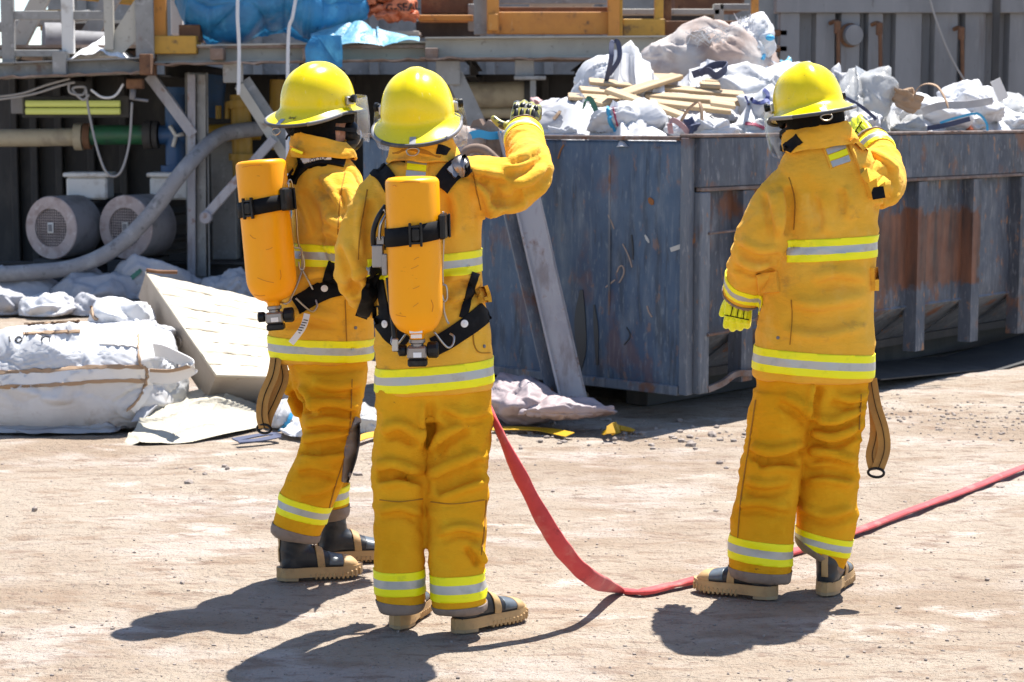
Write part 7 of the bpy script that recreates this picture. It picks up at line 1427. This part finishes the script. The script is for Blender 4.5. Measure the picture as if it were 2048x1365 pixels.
for bv, cp, ln in ((bvC, coatC, [[(1578, 355), (1590, 400), (1588, 460)], [(1583, 600), (1584, 640), (1580, 690)]]), (bvB, coatB, [[(945, 338), (953, 380), (962, 420)], [(735, 380), (722, 450), (716, 520)], [(946, 670), (948, 690), (958, 705), (980, 706)]]), (bvA, coatA, [[(690, 600), (692, 650), (694, 720)], [(690, 345), (680, 400), (676, 470)]])):
    for l in ln: ribbon('seam', l, 1.8, bv, 'stitch', cp, 0.003, 14)
for bv, tp_, ln in ((bvtC, trC, [[(1512, 800), (1497, 900), (1482, 1000), (1474, 1100)], [(1722, 790), (1718, 860)]]), (bvtB, trB, [[(972, 1000), (968, 1060), (962, 1110)], [(760, 1000), (800, 1004), (845, 998)], [(862, 1004), (910, 1008), (968, 1000)]]), (bvtA, trA, [[(704, 760), (700, 850), (690, 910), (668, 980), (650, 1050)]])):
    for l in ln: ribbon('seam', l, 1.8, bv, 'stitch', tp_, 0.003, 14)
pmat('knee_grey', (0.22, 0.19, 0.17), 0.85, spots=[((0.14, 0.12, 0.11), 14, O1, 0.45, 0.7, 0.6)], bump=[(120, O1, 0.3, 0.002)])
ribbon('knee_patch', [(714, 836, 10), (708, 875, 26), (700, 920, 26), (690, 965, 14)], 20, bvtA, 'knee_grey', trA, 0.006, 8, 5, Y0=7.1)
for bv, cp, x, y in ((bvC, coatC, 1556, 676), (bvB, coatB, 968, 693), (bvA, coatA, 711, 656)):
    h = bv.ray_cast(CAM, rayd(x, y).normalized())
    if h[0] is not None: mb = MB(); mb.lathe(h[0], h[1], [(0, 0.006), (0.003, 0.006), (0.005, 0.003)], 10); mb.build('snap', 'trim_grey', cp, smooth=True)
# hanging drag straps
def drag(coat, pts, endc, Yr, n1):
    g = MB()
    for off, dx in ((0, 0), (1, 1)):
        P = V3(spline([at(*q) for q in pts[off]], 8)); g = MB(); strap3(g, P, 0.044, (1, -0.25, 0), 0.003); o = g.build('drag_strap', 'strap_tan', coat)
        g = MB(); strap3(g, [p_ + Vector((0, -0.004, 0)) for p_ in P], 0.0022, (1, -0.25, 0), 0.003); g.build('strap_stripe', 'black_web', o)
    g = MB(); c = at(*endc); g.tube([c + Vector((0.026 * math.cos(a), -0.012 * math.cos(a), 0.016 * math.sin(a))) for a in np.linspace(0, 6.283, 21)], 0.005, 7, cap=False); g.build('strap_ring', 'black_plastic', coat, smooth=True)
drag(coatA, [[(552, 716, 7.1), (546, 750, 7.08), (528, 795, 7.06), (524, 830, 7.06), (529, 856, 7.06)], [(558, 716, 7.12), (566, 755, 7.11), (552, 795, 7.09), (536, 830, 7.08), (530, 856, 7.07)]], (528, 858, 7.06), 7.06, 0)
drag(coatC, [[(1741, 758, 6.99), (1750, 810, 6.97), (1765, 860, 6.96), (1768, 900, 6.96), (1755, 940, 6.96)], [(1741, 758, 7.01), (1750, 820, 7.0), (1752, 870, 6.99), (1744, 910, 6.98), (1750, 940, 6.97)]], (1752, 946, 6.96), 6.96, 0)
# writing on A's helmet sticker
p0 = sA(math.pi - 0.05, 1.50, 0.0035); px_ = sA(math.pi - 0.14, 1.50, 0.0035) - sA(math.pi + 0.14, 1.50, 0.0035); py_ = sA(math.pi, 1.32, 0.0035) - sA(math.pi, 1.7, 0.0035)
text('helmet_lettering', 'Bullard', sA(math.pi - 0.12, 1.50, 0.003), px_, py_, 0.021, 'ink', hA, None, 0.001)
# black chin cord hanging at A's ring
mb = MB(); mb.tube(V3(spline([at(588, 245, 7.08), at(586, 262, 7.08), at(576, 272, 7.08), at(572, 280, 7.08)], 5)), 0.004, 6); mb.build('chin_cord', 'black_web', hA, smooth=True)

# ------------------------------------------------------------------ fire hose
HP = [at(955, 765, 6.62), at(985, 832, 6.52), at(1030, 930, 6.48), at(1092, 1048, 6.50), at(1140, 1118, 6.56), at(1185, 1158, 6.66)]
HG = [gnd(1235, 1180, .012), gnd(1285, 1184, .012), gnd(1340, 1172, .012), gnd(1400, 1158, .012), gnd(1500, 1130, .012), gnd(1600, 1100, .012), gnd(1715, 1062, .012), gnd(1830, 1018, .012), gnd(1940, 978, .012), gnd(2060, 930, .012), gnd(2250, 862, .012)]
P = V3(spline(HP + HG, 14)); N = len(P); v = []; ns = 16
for i in range(N):
    t_ = (P[min(i + 1, N - 1)] - P[max(i - 1, 0)]).normalized(); s_ = i / (N - 1)
    up = Vector((0, 0, 1)); gk = float(sstep(5.2 / 16, 6.4 / 16, s_)); tw = 0.9 * (1 - gk)       # hangs edge-on, lies flat on the ground
    lat = t_.cross(up).normalized(); nr = lat.cross(t_).normalized(); lat2 = lat * math.cos(tw) + nr * math.sin(tw); nr2 = t_.cross(lat2)
    wj = 0.030 - 0.008 * gk; hj = 0.011 + 0.001 * gk; q = np.array([[s_ * 45, 0.3, 0.7]]); wj *= 1 + 0.14 * pn(q, 4)[0]; hj *= 1 + 0.35 * pn(q * 1.7, 5)[0]
    for j in range(ns):
        a = 2 * math.pi * j / ns; v.append(P[i] + lat2 * math.cos(a) * wj + nr2 * math.sin(a) * hj)
f = [(i * ns + j, i * ns + (j + 1) % ns, (i + 1) * ns + (j + 1) % ns, (i + 1) * ns + j) for i in range(N - 1) for j in range(ns)] + [tuple(range(ns - 1, -1, -1)), tuple(range((N - 1) * ns, N * ns))]
tag(make('fire_hose', v, f, 'fire_hose'), 'flat red fire hose sagging from the middle firefighter and trailing along the ground', 'hose')

# ------------------------------------------------------------------ stones and clods
pmat('stone', (0.30, 0.25, 0.215), 0.9, spots=[((0.14, 0.12, 0.11), 30, O1, 0.45, 0.7, 0.8), ((0.34, 0.29, 0.25), 18, O1, 0.55, 0.72, 0.7)])
random.seed(12); mb = MB(); P2, f2 = ico(1)
def pebble(x, y, r):
    z = gz(x, y); a = random.random() * 6.28; s = (r * random.uniform(.8, 1.3), r * random.uniform(.7, 1.1), r * random.uniform(.45, .8)); j = 1 + 0.25 * np.array([random.uniform(-1, 1) for _ in range(len(P2))])
    q = P2 * j[:, None] * np.array(s); q = np.stack([q[:, 0] * math.cos(a) - q[:, 1] * math.sin(a), q[:, 0] * math.sin(a) + q[:, 1] * math.cos(a), q[:, 2]], 1) + np.array([x, y, z + s[2] * 0.35]); mb.add(q, f2)
for i in range(1500):
    px_ = random.uniform(-60, 2110); py_ = 860 + 505 * random.random() ** 0.8; g = gnd(px_, py_); pebble(g.x, g.y, random.choice((0.002, 0.003, 0.003, 0.004, 0.005, 0.007)))
for px_, py_, r in ((378, 964, 14), (70, 1022, 9), (448, 930, 8), (410, 942, 8), (455, 934, 7), (382, 932, 6), (146, 1252, 9), (1440, 921, 9), (1452, 930, 7), (1432, 1018, 7), (1796, 1210, 10), (2000, 972, 9), (1106, 980, 7), (1425, 868, 14), (1440, 878, 9), (1380, 890, 12), (640, 1095, 6), (1650, 970, 6), (1810, 1000, 6), (1975, 1155, 7), (1580, 1352, 8), (365, 1160, 9), (715, 944, 12)):
    g = gnd(px_, py_); pebble(g.x, g.y, r * mpp(g.y) * 0.9)
for i in range(230):
    px_ = random.gauss(1260, 170); py_ = random.gauss(866, 16); g = gnd(px_, max(838, py_)); pebble(g.x, g.y, random.choice((0.004, 0.006, 0.008, 0.012, 0.02)))
for i in range(260):
    px_ = random.uniform(1750, 2080); py_ = random.gauss(835, 25); g = gnd(px_, max(770, py_)); pebble(g.x, g.y, random.choice((0.005, 0.008, 0.012)))
tag(mb.build('gravel', 'stone', None, fix=False), 'scattered pebbles and clods on the dusty ground', 'gravel', kind='stuff')
